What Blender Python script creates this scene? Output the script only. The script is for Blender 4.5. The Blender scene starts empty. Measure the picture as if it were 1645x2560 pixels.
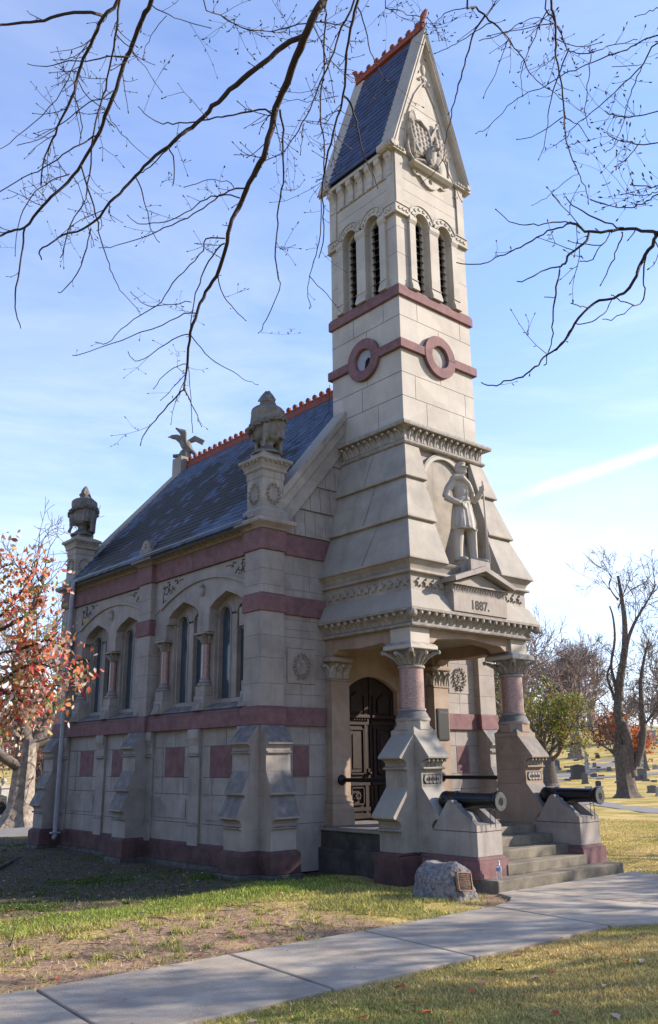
import bpy, bmesh, math, random
import numpy as np
from mathutils import Vector, Matrix, Euler
R = math.radians
pi = math.pi
scene = bpy.context.scene
COL = scene.collection

# ------------------------------------------------------------------ camera
cam_d = bpy.data.cameras.new("camera"); cam = bpy.data.objects.new("camera", cam_d); COL.objects.link(cam)
CAM = Vector((-10.896, -9.516, 1.6))
_yw, _pt, _rl = R(40.91), R(16.152), R(-0.647)
_fw = Vector((math.sin(_yw)*math.cos(_pt), math.cos(_yw)*math.cos(_pt), math.sin(_pt)))
_r = Vector((math.cos(_yw), -math.sin(_yw), 0)); _up = _r.cross(_fw)
_r2 = _r*math.cos(_rl)+_up*math.sin(_rl); _u2 = -_r*math.sin(_rl)+_up*math.cos(_rl)
_m = Matrix((( _r2.x, _u2.x, -_fw.x, CAM.x), (_r2.y, _u2.y, -_fw.y, CAM.y), (_r2.z, _u2.z, -_fw.z, CAM.z), (0,0,0,1)))
cam.matrix_world = _m
cam_d.sensor_fit = 'VERTICAL'; cam_d.sensor_height = 36.0
cam_d.lens = 36.0*2165.8/2560.0
cam_d.clip_start = 0.1; cam_d.clip_end = 3000
scene.camera = cam
FPX = 2165.8
def pix(u, v, D):                       # source-photo pixel -> 3-D point at distance D
    d = _fw + _r2*((u-822.5)/FPX) - _u2*((v-1280)/FPX)
    return CAM + d.normalized()*D

# ------------------------------------------------------------------ light
SUN = Vector((1.70, -1.0, 0.98)).normalized()      # towards the sun
el = math.asin(SUN.z); az = math.atan2(SUN.x, SUN.y)
world = bpy.data.worlds.new("World"); scene.world = world; world.use_nodes = True
nt = world.node_tree; nt.nodes.clear()
out = nt.nodes.new('ShaderNodeOutputWorld'); bg = nt.nodes.new('ShaderNodeBackground')
sky = nt.nodes.new('ShaderNodeTexSky'); sky.sky_type = 'NISHITA'; sky.sun_disc = False
sky.sun_elevation = el; sky.sun_rotation = az; sky.altitude = 100; sky.air_density = 1.1; sky.dust_density = 0.7; sky.ozone_density = 2.0
bg.inputs['Strength'].default_value = 0.10
tc = nt.nodes.new('ShaderNodeTexCoord')
mp = nt.nodes.new('ShaderNodeMapping'); mp.inputs['Scale'].default_value = (1.2, 1.2, 4.5); mp.inputs['Rotation'].default_value = (0.25, 0.1, 0.5)
nz = nt.nodes.new('ShaderNodeTexNoise'); nz.inputs['Scale'].default_value = 1.6; nz.inputs['Detail'].default_value = 7; nz.inputs['Roughness'].default_value = 0.6; nz.inputs['Distortion'].default_value = 0.5
cr = nt.nodes.new('ShaderNodeValToRGB'); cr.color_ramp.elements[0].position = 0.40; cr.color_ramp.elements[1].position = 0.74
cr.color_ramp.elements[0].color = (0,0,0,1); cr.color_ramp.elements[1].color = (1,1,1,1)
sx = nt.nodes.new('ShaderNodeSeparateXYZ')
mr = nt.nodes.new('ShaderNodeMapRange'); mr.inputs[1].default_value = 0.0; mr.inputs[2].default_value = 0.62; mr.inputs[3].default_value = 0.72; mr.inputs[4].default_value = 0.16
ml = nt.nodes.new('ShaderNodeMath'); ml.operation = 'MULTIPLY'
ad = nt.nodes.new('ShaderNodeMath'); ad.operation = 'ADD'; ad.use_clamp = True
mr2 = nt.nodes.new('ShaderNodeMapRange'); mr2.inputs[1].default_value = 0.0; mr2.inputs[2].default_value = 0.60; mr2.inputs[3].default_value = 0.30; mr2.inputs[4].default_value = 0.10
mx = nt.nodes.new('ShaderNodeMix'); mx.data_type = 'RGBA'
mx.inputs[7].default_value = (6.2, 6.5, 7.2, 1)
L = nt.links.new
L(tc.outputs['Generated'], mp.inputs['Vector']); L(mp.outputs[0], nz.inputs['Vector']); L(nz.outputs[0], cr.inputs[0])
L(tc.outputs['Generated'], sx.inputs[0]); L(sx.outputs['Z'], mr.inputs[0]); L(sx.outputs['Z'], mr2.inputs[0])
xr = nt.nodes.new('ShaderNodeMapRange'); xr.inputs[1].default_value = 0.62; xr.inputs[2].default_value = 0.96; xr.inputs[3].default_value = 0.0; xr.inputs[4].default_value = 0.55
L(sx.outputs['X'], xr.inputs[0])
xz = nt.nodes.new('ShaderNodeMapRange'); xz.inputs[1].default_value = 0.15; xz.inputs[2].default_value = 0.5; xz.inputs[3].default_value = 1.0; xz.inputs[4].default_value = 0.0
L(sx.outputs['Z'], xz.inputs[0])
xm = nt.nodes.new('ShaderNodeMath'); xm.operation = 'MULTIPLY'; L(xr.outputs[0], xm.inputs[0]); L(xz.outputs[0], xm.inputs[1])
xa = nt.nodes.new('ShaderNodeMath'); xa.operation = 'ADD'; L(cr.outputs[0], xa.inputs[0]); L(xm.outputs[0], xa.inputs[1])
L(xa.outputs[0], ml.inputs[0]); L(mr.outputs[0], ml.inputs[1]); L(ml.outputs[0], ad.inputs[0]); L(mr2.outputs[0], ad.inputs[1])
tn = nt.nodes.new('ShaderNodeMix'); tn.data_type = 'RGBA'; tn.blend_type = 'MULTIPLY'; tn.inputs[0].default_value = 1; tn.inputs[7].default_value = (1.0, 1.22, 1.66, 1)
L(sky.outputs[0], tn.inputs[6])
L(ad.outputs[0], mx.inputs[0]); L(tn.outputs[2], mx.inputs[6]); _a=(pix(1255,1253,1)-CAM); _b=(pix(1645,1125,1)-CAM); _n=_a.cross(_b).normalized(); _c=(_b-_a).normalized()
dn=nt.nodes.new('ShaderNodeVectorMath'); dn.operation='DOT_PRODUCT'; dn.inputs[1].default_value=tuple(_n); L(tc.outputs['Generated'],dn.inputs[0])
ab=nt.nodes.new('ShaderNodeMath'); ab.operation='ABSOLUTE'; L(dn.outputs['Value'],ab.inputs[0])
n3=nt.nodes.new('ShaderNodeTexNoise'); n3.inputs['Scale'].default_value=45; n3.inputs['Detail'].default_value=5; L(tc.outputs['Generated'],n3.inputs['Vector'])
w1=nt.nodes.new('ShaderNodeMapRange'); w1.inputs[1].default_value=0.0; w1.inputs[2].default_value=0.011; w1.inputs[3].default_value=0.62; w1.inputs[4].default_value=0; w1.interpolation_type='SMOOTHSTEP'; L(ab.outputs[0],w1.inputs[0])
dc=nt.nodes.new('ShaderNodeVectorMath'); dc.operation='DOT_PRODUCT'; dc.inputs[1].default_value=tuple(_c); L(tc.outputs['Generated'],dc.inputs[0])
w2=nt.nodes.new('ShaderNodeMapRange'); w2.inputs[1].default_value=_a.dot(_c)-.02; w2.inputs[2].default_value=_a.dot(_c)+.07; L(dc.outputs['Value'],w2.inputs[0])
k1=nt.nodes.new('ShaderNodeMath'); k1.operation='MULTIPLY'; L(w1.outputs[0],k1.inputs[0]); L(w2.outputs[0],k1.inputs[1])
n4=nt.nodes.new('ShaderNodeMapRange'); n4.inputs[1].default_value=.3; n4.inputs[2].default_value=.6; n4.inputs[3].default_value=.5; L(n3.outputs[0],n4.inputs[0])
k2=nt.nodes.new('ShaderNodeMath'); k2.operation='MULTIPLY'; L(k1.outputs[0],k2.inputs[0]); L(n4.outputs[0],k2.inputs[1])
m9=nt.nodes.new('ShaderNodeMix'); m9.data_type='RGBA'; m9.inputs[7].default_value=(6.4,6.7,7.2,1); L(k2.outputs[0],m9.inputs[0]); L(mx.outputs[2],m9.inputs[6])
L(m9.outputs[2], bg.inputs['Color']); L(bg.outputs[0], out.inputs[0])
sd = bpy.data.lights.new("sun", 'SUN'); sd.energy = 5.0; sd.angle = R(0.53); sd.color = (1.0, 0.88, 0.74)
so = bpy.data.objects.new("sun", sd); COL.objects.link(so); so.rotation_euler = SUN.to_track_quat('Z', 'Y').to_euler()
so.location = (20, -12, 15)
scene.view_settings.view_transform = 'Standard'; scene.view_settings.look = 'None'
scene.view_settings.exposure = 1.08; scene.view_settings.gamma = 1
scene.render.engine = 'CYCLES'; scene.cycles.max_bounces = 5; scene.cycles.diffuse_bounces = 3

# ------------------------------------------------------------------ materials
KA = 0.68
def mat(name, base, dark=None, rough=0.85, scale=6.0, bump=0.15, bscale=60.0, metal=0.0, streak=0.0, streakcol=(0.05,0.045,0.04), top=None, spec=0.3, coat=0.0, contrast=(0.35, 0.65), rnd=0.0, attr=None):
    if dark is None: dark = tuple(c*0.72 for c in base)
    base=tuple(c*KA for c in base); dark=tuple(c*KA for c in dark); streakcol=tuple(c*KA for c in streakcol); top=tuple(c*KA for c in top) if top else None
    m = bpy.data.materials.new(name); m.use_nodes = True; n = m.node_tree; N = n.nodes; b = N['Principled BSDF']
    b.inputs['Roughness'].default_value = rough; b.inputs['Metallic'].default_value = metal
    b.inputs['Specular IOR Level'].default_value = spec; b.inputs['Coat Weight'].default_value = coat
    if dark is None: dark = tuple(c*0.72 for c in base)
    g = N.new('ShaderNodeNewGeometry')
    t = N.new('ShaderNodeTexNoise'); t.inputs['Scale'].default_value = scale; t.inputs['Detail'].default_value = 8; t.inputs['Roughness'].default_value = 0.65
    n.links.new(g.outputs['Position'], t.inputs['Vector'])
    r = N.new('ShaderNodeValToRGB'); r.color_ramp.elements[0].position = contrast[0]; r.color_ramp.elements[1].position = contrast[1]
    r.color_ramp.elements[0].color = (*dark, 1); r.color_ramp.elements[1].color = (*base, 1)
    n.links.new(t.outputs[0], r.inputs[0]); c = r.outputs[0]
    if attr:
        a = N.new('ShaderNodeVertexColor'); a.layer_name = attr
        k = N.new('ShaderNodeMix'); k.data_type = 'RGBA'; k.blend_type = 'MULTIPLY'; k.inputs[0].default_value = 1
        n.links.new(c, k.inputs[6]); n.links.new(a.outputs[0], k.inputs[7]); c = k.outputs[2]
    if rnd > 0:                                         # warm iron staining in broad clouds
        tw = N.new('ShaderNodeTexNoise'); tw.inputs['Scale'].default_value = 0.9; tw.inputs['Detail'].default_value = 7; tw.inputs['Roughness'].default_value = 0.7
        n.links.new(g.outputs['Position'], tw.inputs['Vector'])
        rw = N.new('ShaderNodeMapRange'); rw.inputs[1].default_value = 0.42; rw.inputs[2].default_value = 0.68; rw.inputs[3].default_value = 0; rw.inputs[4].default_value = rnd
        n.links.new(tw.outputs[0], rw.inputs[0])
        k = N.new('ShaderNodeMix'); k.data_type = 'RGBA'; k.inputs[7].default_value = (base[0]*.95, base[1]*.76, base[2]*.58, 1)
        n.links.new(rw.outputs[0], k.inputs[0]); n.links.new(c, k.inputs[6]); c = k.outputs[2]
        bk = N.new('ShaderNodeTexVoronoi'); bk.inputs['Scale'].default_value = 1.0; bk.distance = 'CHEBYCHEV'
        mb_ = N.new('ShaderNodeMapping'); mb_.inputs['Scale'].default_value = (1.3,1.3,2.1); n.links.new(g.outputs['Position'], mb_.inputs['Vector']); n.links.new(mb_.outputs[0], bk.inputs['Vector'])
        sc_ = N.new('ShaderNodeSeparateColor'); n.links.new(bk.outputs['Color'], sc_.inputs[0])
        vr = N.new('ShaderNodeMapRange'); vr.inputs[3].default_value = 0.91; vr.inputs[4].default_value = 1.06; n.links.new(sc_.outputs[0], vr.inputs[0])
        km = N.new('ShaderNodeMix'); km.data_type = 'RGBA'; km.blend_type = 'MULTIPLY'; km.inputs[0].default_value = 1
        n.links.new(c, km.inputs[6]); n.links.new(vr.outputs[0], km.inputs[7]); c = km.outputs[2]
    if streak > 0:
        mpn = N.new('ShaderNodeMapping'); mpn.inputs['Scale'].default_value = (5.5, 5.5, 0.7)
        n.links.new(g.outputs['Position'], mpn.inputs['Vector'])
        s = N.new('ShaderNodeTexNoise'); s.inputs['Scale'].default_value = 1.0; s.inputs['Detail'].default_value = 6; s.inputs['Roughness'].default_value = 0.7
        n.links.new(mpn.outputs[0], s.inputs['Vector'])
        rr = N.new('ShaderNodeMapRange'); rr.inputs[1].default_value = 0.52; rr.inputs[2].default_value = 0.78; rr.inputs[3].default_value = 0; rr.inputs[4].default_value = streak
        n.links.new(s.outputs[0], rr.inputs[0])
        k = N.new('ShaderNodeMix'); k.data_type = 'RGBA'; k.inputs[7].default_value = (*streakcol, 1)
        n.links.new(rr.outputs[0], k.inputs[0]); n.links.new(c, k.inputs[6]); c = k.outputs[2]
    if top:                                             # lichen and soot on ledges that shed rain
        sz = N.new('ShaderNodeSeparateXYZ'); n.links.new(g.outputs['Normal'], sz.inputs[0])
        rr = N.new('ShaderNodeMapRange'); rr.inputs[1].default_value = 0.12; rr.inputs[2].default_value = 0.5; rr.inputs[3].default_value = 0; rr.inputs[4].default_value = 0.95
        n.links.new(sz.outputs['Z'], rr.inputs[0])
        t2 = N.new('ShaderNodeTexNoise'); t2.inputs['Scale'].default_value = 9; t2.inputs['Detail'].default_value = 6
        n.links.new(g.outputs['Position'], t2.inputs['Vector'])
        m2 = N.new('ShaderNodeMath'); m2.operation = 'MULTIPLY'; n.links.new(rr.outputs[0], m2.inputs[0])
        m3 = N.new('ShaderNodeMapRange'); m3.inputs[1].default_value = 0.3; m3.inputs[2].default_value = 0.6; m3.inputs[3].default_value = 0.45; m3.inputs[4].default_value = 1.0
        n.links.new(t2.outputs[0], m3.inputs[0]); n.links.new(m3.outputs[0], m2.inputs[1])
        k = N.new('ShaderNodeMix'); k.data_type = 'RGBA'; k.inputs[7].default_value = (*top, 1)
        n.links.new(m2.outputs[0], k.inputs[0]); n.links.new(c, k.inputs[6]); c = k.outputs[2]
    n.links.new(c, b.inputs['Base Color'])
    if bump > 0:
        t3 = N.new('ShaderNodeTexNoise'); t3.inputs['Scale'].default_value = bscale; t3.inputs['Detail'].default_value = 5
        n.links.new(g.outputs['Position'], t3.inputs['Vector'])
        bp = N.new('ShaderNodeBump'); bp.inputs['Strength'].default_value = bump; bp.inputs['Distance'].default_value = 0.02
        n.links.new(t3.outputs[0], bp.inputs['Height']); n.links.new(bp.outputs[0], b.inputs['Normal'])
    return m
M = {}
M['stone'] = mat('limestone', (0.455,0.415,0.385), (0.32,0.285,0.26), rnd=.26, scale=2.2, streak=0.55, streakcol=(0.14,0.125,0.115), top=(0.13,0.13,0.135), bscale=45, bump=0.12)
M['stone2'] = mat('limestone_upper', (0.59,0.55,0.49), (0.49,0.45,0.40), rnd=.16, scale=1.6, streak=0.25, streakcol=(0.24,0.22,0.2), top=(0.3,0.28,0.25), bump=0.08)
M['warm'] = mat('stained_warm_limestone', (0.47,0.375,0.30), (0.33,0.235,0.17), rnd=.26, scale=1.8, streak=0.35, streakcol=(0.25,0.15,0.09), top=(0.19,0.18,0.17), bump=0.1)
M['carved'] = mat('carved_limestone', (0.49,0.445,0.395), (0.29,0.26,0.23), scale=11, streak=0.3, streakcol=(0.08,0.075,0.07), top=(0.15,0.14,0.13), bump=0.25)
M['hood'] = mat('weathered_limestone', (0.52,0.475,0.41), (0.31,0.285,0.255), rnd=.26, scale=2.2, streak=0.6, streakcol=(0.12,0.115,0.115), top=(0.36,0.34,0.30), bump=0.2, bscale=80)
M['urnstone'] = mat('sooty_carved_stone', (0.31,0.285,0.255), (0.15,0.14,0.13), scale=6, streak=0.5, streakcol=(0.06,0.057,0.055), top=(0.12,0.115,0.11), bump=0.3)
M['pink'] = mat('red_sandstone', (0.285,0.155,0.16), (0.17,0.092,0.10), rnd=.26, scale=5, streak=0.25, streakcol=(0.12,0.06,0.055), top=(0.16,0.09,0.085), bump=0.1)
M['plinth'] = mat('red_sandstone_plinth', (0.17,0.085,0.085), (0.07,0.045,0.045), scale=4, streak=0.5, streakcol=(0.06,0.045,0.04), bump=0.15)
M['granite'] = mat('pink_granite', (0.56,0.36,0.32), (0.22,0.13,0.12), rough=0.3, scale=75, bump=0.0, spec=0.5, contrast=(0.40,0.56))
M['foundation'] = mat('rough_foundation_stone', (0.15,0.145,0.14), (0.06,0.06,0.055), scale=8, bump=0.8, bscale=14)
M['step'] = mat('stained_step_stone', (0.37,0.32,0.24), (0.085,0.075,0.06), scale=2.4, streak=0.35, streakcol=(0.06,0.055,0.045), bump=0.25, contrast=(0.25,0.75))
M['base'] = mat('dark_base_stone', (0.13,0.122,0.115), (0.05,0.048,0.046), scale=3, streak=0.4, streakcol=(0.03,0.03,0.03), bump=0.3)  # dark gray stone for the porch platform
M['mortar'] = mat('mortar', (0.07,0.06,0.05), bump=0)
M['slate'] = mat('slate', (0.09,0.135,0.28), (0.04,0.06,0.13), rough=0.55, scale=14, bump=0.1, spec=0.28, attr='tint')
M['slate2'] = mat('dark_slate', (0.075,0.115,0.26), (0.045,0.07,0.17), rough=0.55, scale=5, bump=0.08, spec=0.2, attr='tint')
M['terra'] = mat('terracotta', (0.36,0.085,0.05), (0.20,0.055,0.04), scale=14, rough=0.8, bump=0.3)
M['wood'] = mat('dark_oak', (0.042,0.020,0.015), (0.016,0.009,0.007), rough=0.6, scale=12, bump=0.2, spec=0.22)
M['louvre'] = mat('black_painted_louvre', (0.025,0.028,0.026), rough=0.6, bump=0.05)
M['iron'] = mat('glossy_black_iron', (0.010,0.012,0.018), (0.005,0.006,0.010), rough=0.28, scale=20, bump=0.04, bscale=25, spec=0.35)
M['ironmatte'] = mat('black_iron', (0.012,0.012,0.013), rough=0.5, bump=0.05)
M['bore'] = mat('bore_black', (0.004,0.004,0.004), rough=0.9, bump=0)
M['steel'] = mat('weathered_muzzle_iron', (0.11,0.12,0.125), (0.05,0.055,0.06), rough=0.5, scale=30, bump=0.1, metal=0.3)
M['pipe'] = mat('white_painted_pipe', (0.42,0.43,0.46), (0.30,0.30,0.33), rough=0.5, scale=3, streak=0.3, streakcol=(0.22,0.15,0.10), bump=0.03)
M['flash'] = mat('sheet_metal', (0.30,0.32,0.34), (0.2,0.21,0.23), rough=0.5, metal=0.5, bump=0.05)
M['bronze'] = mat('dark_bronze', (0.05,0.032,0.022), (0.03,0.02,0.015), rough=0.45, metal=0.4, scale=25, bump=0.1)
M['bronzeedge'] = mat('bright_bronze', (0.34,0.20,0.13), (0.22,0.13,0.08), rough=0.4, metal=0.6, scale=25, bump=0.05)
M['blackplaque'] = mat('black_plaque', (0.022,0.024,0.026), rough=0.45, bump=0.08, scale=30)
M['silver'] = mat('worn_plaque_lettering', (0.28,0.27,0.26), rough=0.5, bump=0)
M['boulder'] = mat('granite_boulder', (0.36,0.34,0.33), (0.14,0.13,0.14), scale=22, rough=0.9, bump=1.0, bscale=32, contrast=(0.38,0.62))
M['cloth'] = mat('faded_cloth', (0.30,0.19,0.13), (0.15,0.09,0.07), scale=6, bump=0.1)
M['concrete'] = mat('concrete', (0.61,0.53,0.43), (0.31,0.265,0.215), scale=1.8, streak=0.0, rough=0.95, bump=0.45, bscale=110, contrast=(0.3,0.7))
M['asphalt'] = mat('old_asphalt', (0.30,0.28,0.27), (0.22,0.21,0.20), scale=3, rough=0.95, bump=0.2)
M['bark'] = mat('bark', (0.13,0.10,0.08), (0.05,0.038,0.03), scale=10, bump=0.9, bscale=22, rough=0.95)
M['barklight'] = mat('pale_bark', (0.42,0.36,0.30), (0.16,0.13,0.105), scale=7, bump=1.0, bscale=16, rough=0.95)
M['barktwig'] = mat('twig_bark', (0.055,0.036,0.034), (0.03,0.02,0.02), scale=10, bump=0.5, rough=0.8)
M['barkgrey'] = mat('grey_bark', (0.20,0.165,0.14), (0.10,0.08,0.07), scale=9, bump=0.8, bscale=18, rough=0.95)
M['barkfar'] = mat('far_bark', (0.40,0.31,0.28), (0.25,0.19,0.17), scale=5, bump=0.2, rough=0.95)
M['grave'] = mat('grave_granite', (0.23,0.225,0.225), (0.14,0.14,0.14), scale=20, bump=0.3)
M['graveL'] = mat('pale_marble', (0.50,0.49,0.47), (0.36,0.35,0.33), scale=12, bump=0.2)
M['graveD'] = mat('dark_granite', (0.075,0.078,0.085), rough=0.4, scale=20, bump=0.05)

def attrmat(name, rough=0.8, trans=0.0, spec=0.25):
    m = bpy.data.materials.new(name); m.use_nodes = True; N = m.node_tree.nodes; b = N['Principled BSDF']
    a = N.new('ShaderNodeVertexColor'); a.layer_name = 'tint'
    m.node_tree.links.new(a.outputs[0], b.inputs['Base Color']); b.inputs['Roughness'].default_value = rough
    b.inputs['Specular IOR Level'].default_value = spec
    if trans > 0:
        t = N.new('ShaderNodeBsdfTranslucent'); s = N.new('ShaderNodeMixShader'); s.inputs[0].default_value = trans
        m.node_tree.links.new(a.outputs[0], t.inputs[0]); m.node_tree.links.new(b.outputs[0], s.inputs[1]); m.node_tree.links.new(t.outputs[0], s.inputs[2])
        m.node_tree.links.new(s.outputs[0], N['Material Output'].inputs[0])
    return m
M['leaf'] = attrmat('autumn_leaf', 0.6, 0.3)
M['blade'] = attrmat('grass_blade', 0.75, 0.25)
M['litter'] = attrmat('dead_leaf', 0.8)

def glassmat(name, col, rough, ior=1.45, trans=0.0):
    m = bpy.data.materials.new(name); m.use_nodes = True; b = m.node_tree.nodes['Principled BSDF']
    b.inputs['Base Color'].default_value = (*col,1); b.inputs['Roughness'].default_value = rough; b.inputs['IOR'].default_value = ior
    b.inputs['Transmission Weight'].default_value = trans
    N = m.node_tree.nodes; t = N.new('ShaderNodeTexNoise'); t.inputs['Scale'].default_value = 3
    bp = N.new('ShaderNodeBump'); bp.inputs['Strength'].default_value = 0.03; m.node_tree.links.new(t.outputs[0], bp.inputs['Height']); m.node_tree.links.new(bp.outputs[0], b.inputs['Normal'])
    return m
M['window'] = glassmat('dark_window_glass', (0.045,0.065,0.085), 0.10)
M['plastic'] = glassmat('clear_plastic', (0.9,0.95,1.0), 0.05, 1.33, 0.9)
M['label'] = mat('blue_bottle_label', (0.06,0.12,0.32), (0.5,0.6,0.75), scale=90, rough=0.4, bump=0)
M['cap'] = mat('white_plastic', (0.75,0.75,0.75), (0.7,0.7,0.7), rough=0.4, bump=0)

# ------------------------------------------------------------------ mesh builder
class MB:
    def __init__(s): s.v=[]; s.f=[]; s.m=[]; s.T=None
    def add(s, vs, fs, m=0):
        o=len(s.v)
        if s.T is not None: vs=[tuple(s.T @ Vector(p)) for p in vs]
        s.v += [tuple(p) for p in vs]; s.f += [tuple(i+o for i in f) for f in fs]; s.m += [m]*len(fs)
        return s
    def box(s, x0,x1,y0,y1,z0,z1,m=0):
        v=[(x0,y0,z0),(x1,y0,z0),(x1,y1,z0),(x0,y1,z0),(x0,y0,z1),(x1,y0,z1),(x1,y1,z1),(x0,y1,z1)]
        return s.add(v,[(0,3,2,1),(4,5,6,7),(0,1,5,4),(1,2,6,5),(2,3,7,6),(3,0,4,7)],m)
    def prism(s, poly, ax, a, b, m=0):
        n=len(poly)
        def P(p,t): return (t,p[0],p[1]) if ax=='x' else ((p[0],t,p[1]) if ax=='y' else (p[0],p[1],t))
        v=[P(p,a) for p in poly]+[P(p,b) for p in poly]
        f=[tuple(range(n-1,-1,-1)),tuple(range(n,2*n))]+[(i,(i+1)%n,n+(i+1)%n,n+i) for i in range(n)]
        return s.add(v,f,m)
    def ring(s, prof, x0,x1,y0,y1, m=0, caps=True):      # mitred moulding round a rectangle; prof=[(offset,z)...]
        v=[]; 
        for o,z in prof: v += [(x0-o,y0-o,z),(x1+o,y0-o,z),(x1+o,y1+o,z),(x0-o,y1+o,z)]
        f=[]
        for k in range(len(prof)-1):
            for i in range(4): f.append((4*k+i,4*k+(i+1)%4,4*k+4+(i+1)%4,4*k+4+i))
        if caps: f += [(3,2,1,0), tuple(4*(len(prof)-1)+i for i in range(4))]
        return s.add(v,f,m)
    def loft(s, secs, m=0, caps=True):                 # list of closed loops with equal point counts
        n=len(secs[0]); v=[p for q in secs for p in q]; f=[]
        for k in range(len(secs)-1):
            for i in range(n): f.append((n*k+i,n*k+(i+1)%n,n*k+n+(i+1)%n,n*k+n+i))
        if caps: f += [tuple(range(n-1,-1,-1)), tuple(n*(len(secs)-1)+i for i in range(n))]
        return s.add(v,f,m)
    def lathe(s, prof, cx, cy, seg=20, m=0, sy=1.0, ph=0.0):
        secs=[[(cx+r*math.cos(2*pi*i/seg+ph), cy+sy*r*math.sin(2*pi*i/seg+ph), z) for i in range(seg)] for r,z in prof]
        return s.loft(secs,m)
    def tube(s, pts, rad, seg=6, m=0, flat=1.0, upv=None, tip=False):
        P=[Vector(p) for p in pts]; n=len(P)
        if isinstance(rad,(int,float)): rad=[rad]*n
        secs=[]; prev=None
        for i in range(n):
            t=(P[min(i+1,n-1)]-P[max(i-1,0)])
            if t.length<1e-9: t=Vector((0,0,1))
            t.normalize()
            a = Vector(upv) if upv else (prev if prev is not None else (Vector((0,0,1)) if abs(t.z)<0.9 else Vector((1,0,0))))
            x=a.cross(t) if (upv or prev is None) else (prev - t*prev.dot(t))
            if x.length<1e-6: x=t.orthogonal()
            x.normalize()
            if not upv: prev=x
            y=t.cross(x)
            r=rad[i]
            secs.append([tuple(P[i]+x*(r*math.cos(2*pi*k/seg))+y*(r*flat*math.sin(2*pi*k/seg))) for k in range(seg)])
        return s.loft(secs,m)
    def ball(s, c, rx, ry=None, rz=None, seg=10, rows=6, m=0):
        ry=rx if ry is None else ry; rz=rx if rz is None else rz
        secs=[]
        for j in range(rows+1):
            a=-pi/2+pi*(0.04+0.92*j/rows)
            secs.append([(c[0]+rx*math.cos(a)*math.cos(2*pi*i/seg), c[1]+ry*math.cos(a)*math.sin(2*pi*i/seg), c[2]+rz*math.sin(a)) for i in range(seg)])
        return s.loft(secs,m)
    def arc(s, cu, cz, r0, r1, a0, a1, d0, d1, seg=16, m=0):   # arched band in local (u,d,z): u across, d outwards
        n=seg; v=[]
        for i in range(n+1):
            a=a0+(a1-a0)*i/n
            for r in (r0,r1):
                for d in (d0,d1): v.append((cu+r*math.cos(a), d, cz+r*math.sin(a)))
        f=[]
        for i in range(n):
            o=4*i; f += [(o,o+4,o+5,o+1),(o+2,o+3,o+7,o+6),(o+1,o+5,o+7,o+3),(o,o+2,o+6,o+4)]
        f += [(0,1,3,2),(4*n,4*n+2,4*n+3,4*n+1)]
        return s.add(v,f,m)
    def mesh(s, name, mats):
        me=bpy.data.meshes.new(name); me.from_pydata(s.v,[],s.f)
        for k in mats: me.materials.append(M[k] if isinstance(k,str) else k)
        if len(mats)>1: me.polygons.foreach_set('material_index', s.m)
        bm=bmesh.new(); bm.from_mesh(me); bmesh.ops.recalc_face_normals(bm, faces=bm.faces); bm.to_mesh(me); bm.free()
        return me
    def build(s, name, mats, parent=None, bevel=0.0, smooth=False, remesh=0.0, seg=1):
        if isinstance(mats,str): mats=[mats]
        me=s.mesh(name,mats); o=bpy.data.objects.new(name,me); COL.objects.link(o)
        if parent is not None: o.parent=parent
        if remesh>0:
            md=o.modifiers.new('remesh','REMESH'); md.mode='VOXEL'; md.voxel_size=remesh; md.use_smooth_shade=True
            sm=o.modifiers.new('smooth','SMOOTH'); sm.iterations=2; sm.factor=0.5
        if bevel>0:
            md=o.modifiers.new('bevel','BEVEL'); md.width=bevel; md.segments=seg; md.limit_method='ANGLE'; md.angle_limit=R(35); md.harden_normals=False
        if smooth:
            me.shade_smooth()
            md=o.modifiers.new('edges','EDGE_SPLIT'); md.split_angle=R(40)
        return o
def empty(name, loc=(0,0,0), rz=0.0):
    o=bpy.data.objects.new(name,None); COL.objects.link(o); o.location=loc; o.rotation_euler=(0,0,rz); o.empty_display_size=0.2; return o
def tag(o, label=None, cat=None, group=None, kind=None):
    if label: o['label']=label
    if cat: o['category']=cat
    if group: o['group']=group
    if kind: o['kind']=kind
    return o
def local(o):      # keep geometry written in world metres under an Empty that stands elsewhere
    for c in o.children: c.matrix_parent_inverse = Matrix.Translation(-Vector(o.location))
    return o
def copy_tree(o, parent=None):
    c=o.copy(); COL.objects.link(c); c.parent=parent
    for ch in list(o.children): copy_tree(ch,c)
    return c
def fast_mesh(name, verts, faces_flat, nper, colors=None, mats=(), smooth=False):
    me=bpy.data.meshes.new(name); nv=len(verts); nf=len(faces_flat)//nper
    me.vertices.add(nv); me.vertices.foreach_set('co', np.asarray(verts,dtype=np.float32).ravel())
    me.loops.add(nf*nper); me.loops.foreach_set('vertex_index', np.asarray(faces_flat,dtype=np.int32))
    me.polygons.add(nf); me.polygons.foreach_set('loop_start', np.arange(0,nf*nper,nper,dtype=np.int32))
    me.polygons.foreach_set('loop_total', np.full(nf,nper,dtype=np.int32))
    if smooth: me.polygons.foreach_set('use_smooth', np.ones(nf,dtype=bool))
    for k in mats: me.materials.append(M[k])
    me.update(calc_edges=True)
    if colors is not None:
        a=me.color_attributes.new('tint','FLOAT_COLOR','POINT'); c=np.ones((nv,4),dtype=np.float32); c[:,:3]=colors; a.data.foreach_set('color', c.ravel())
    return me
def linked(name, me, parent=None):
    o=bpy.data.objects.new(name,me); COL.objects.link(o)
    if parent is not None: o.parent=parent
    return o
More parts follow.
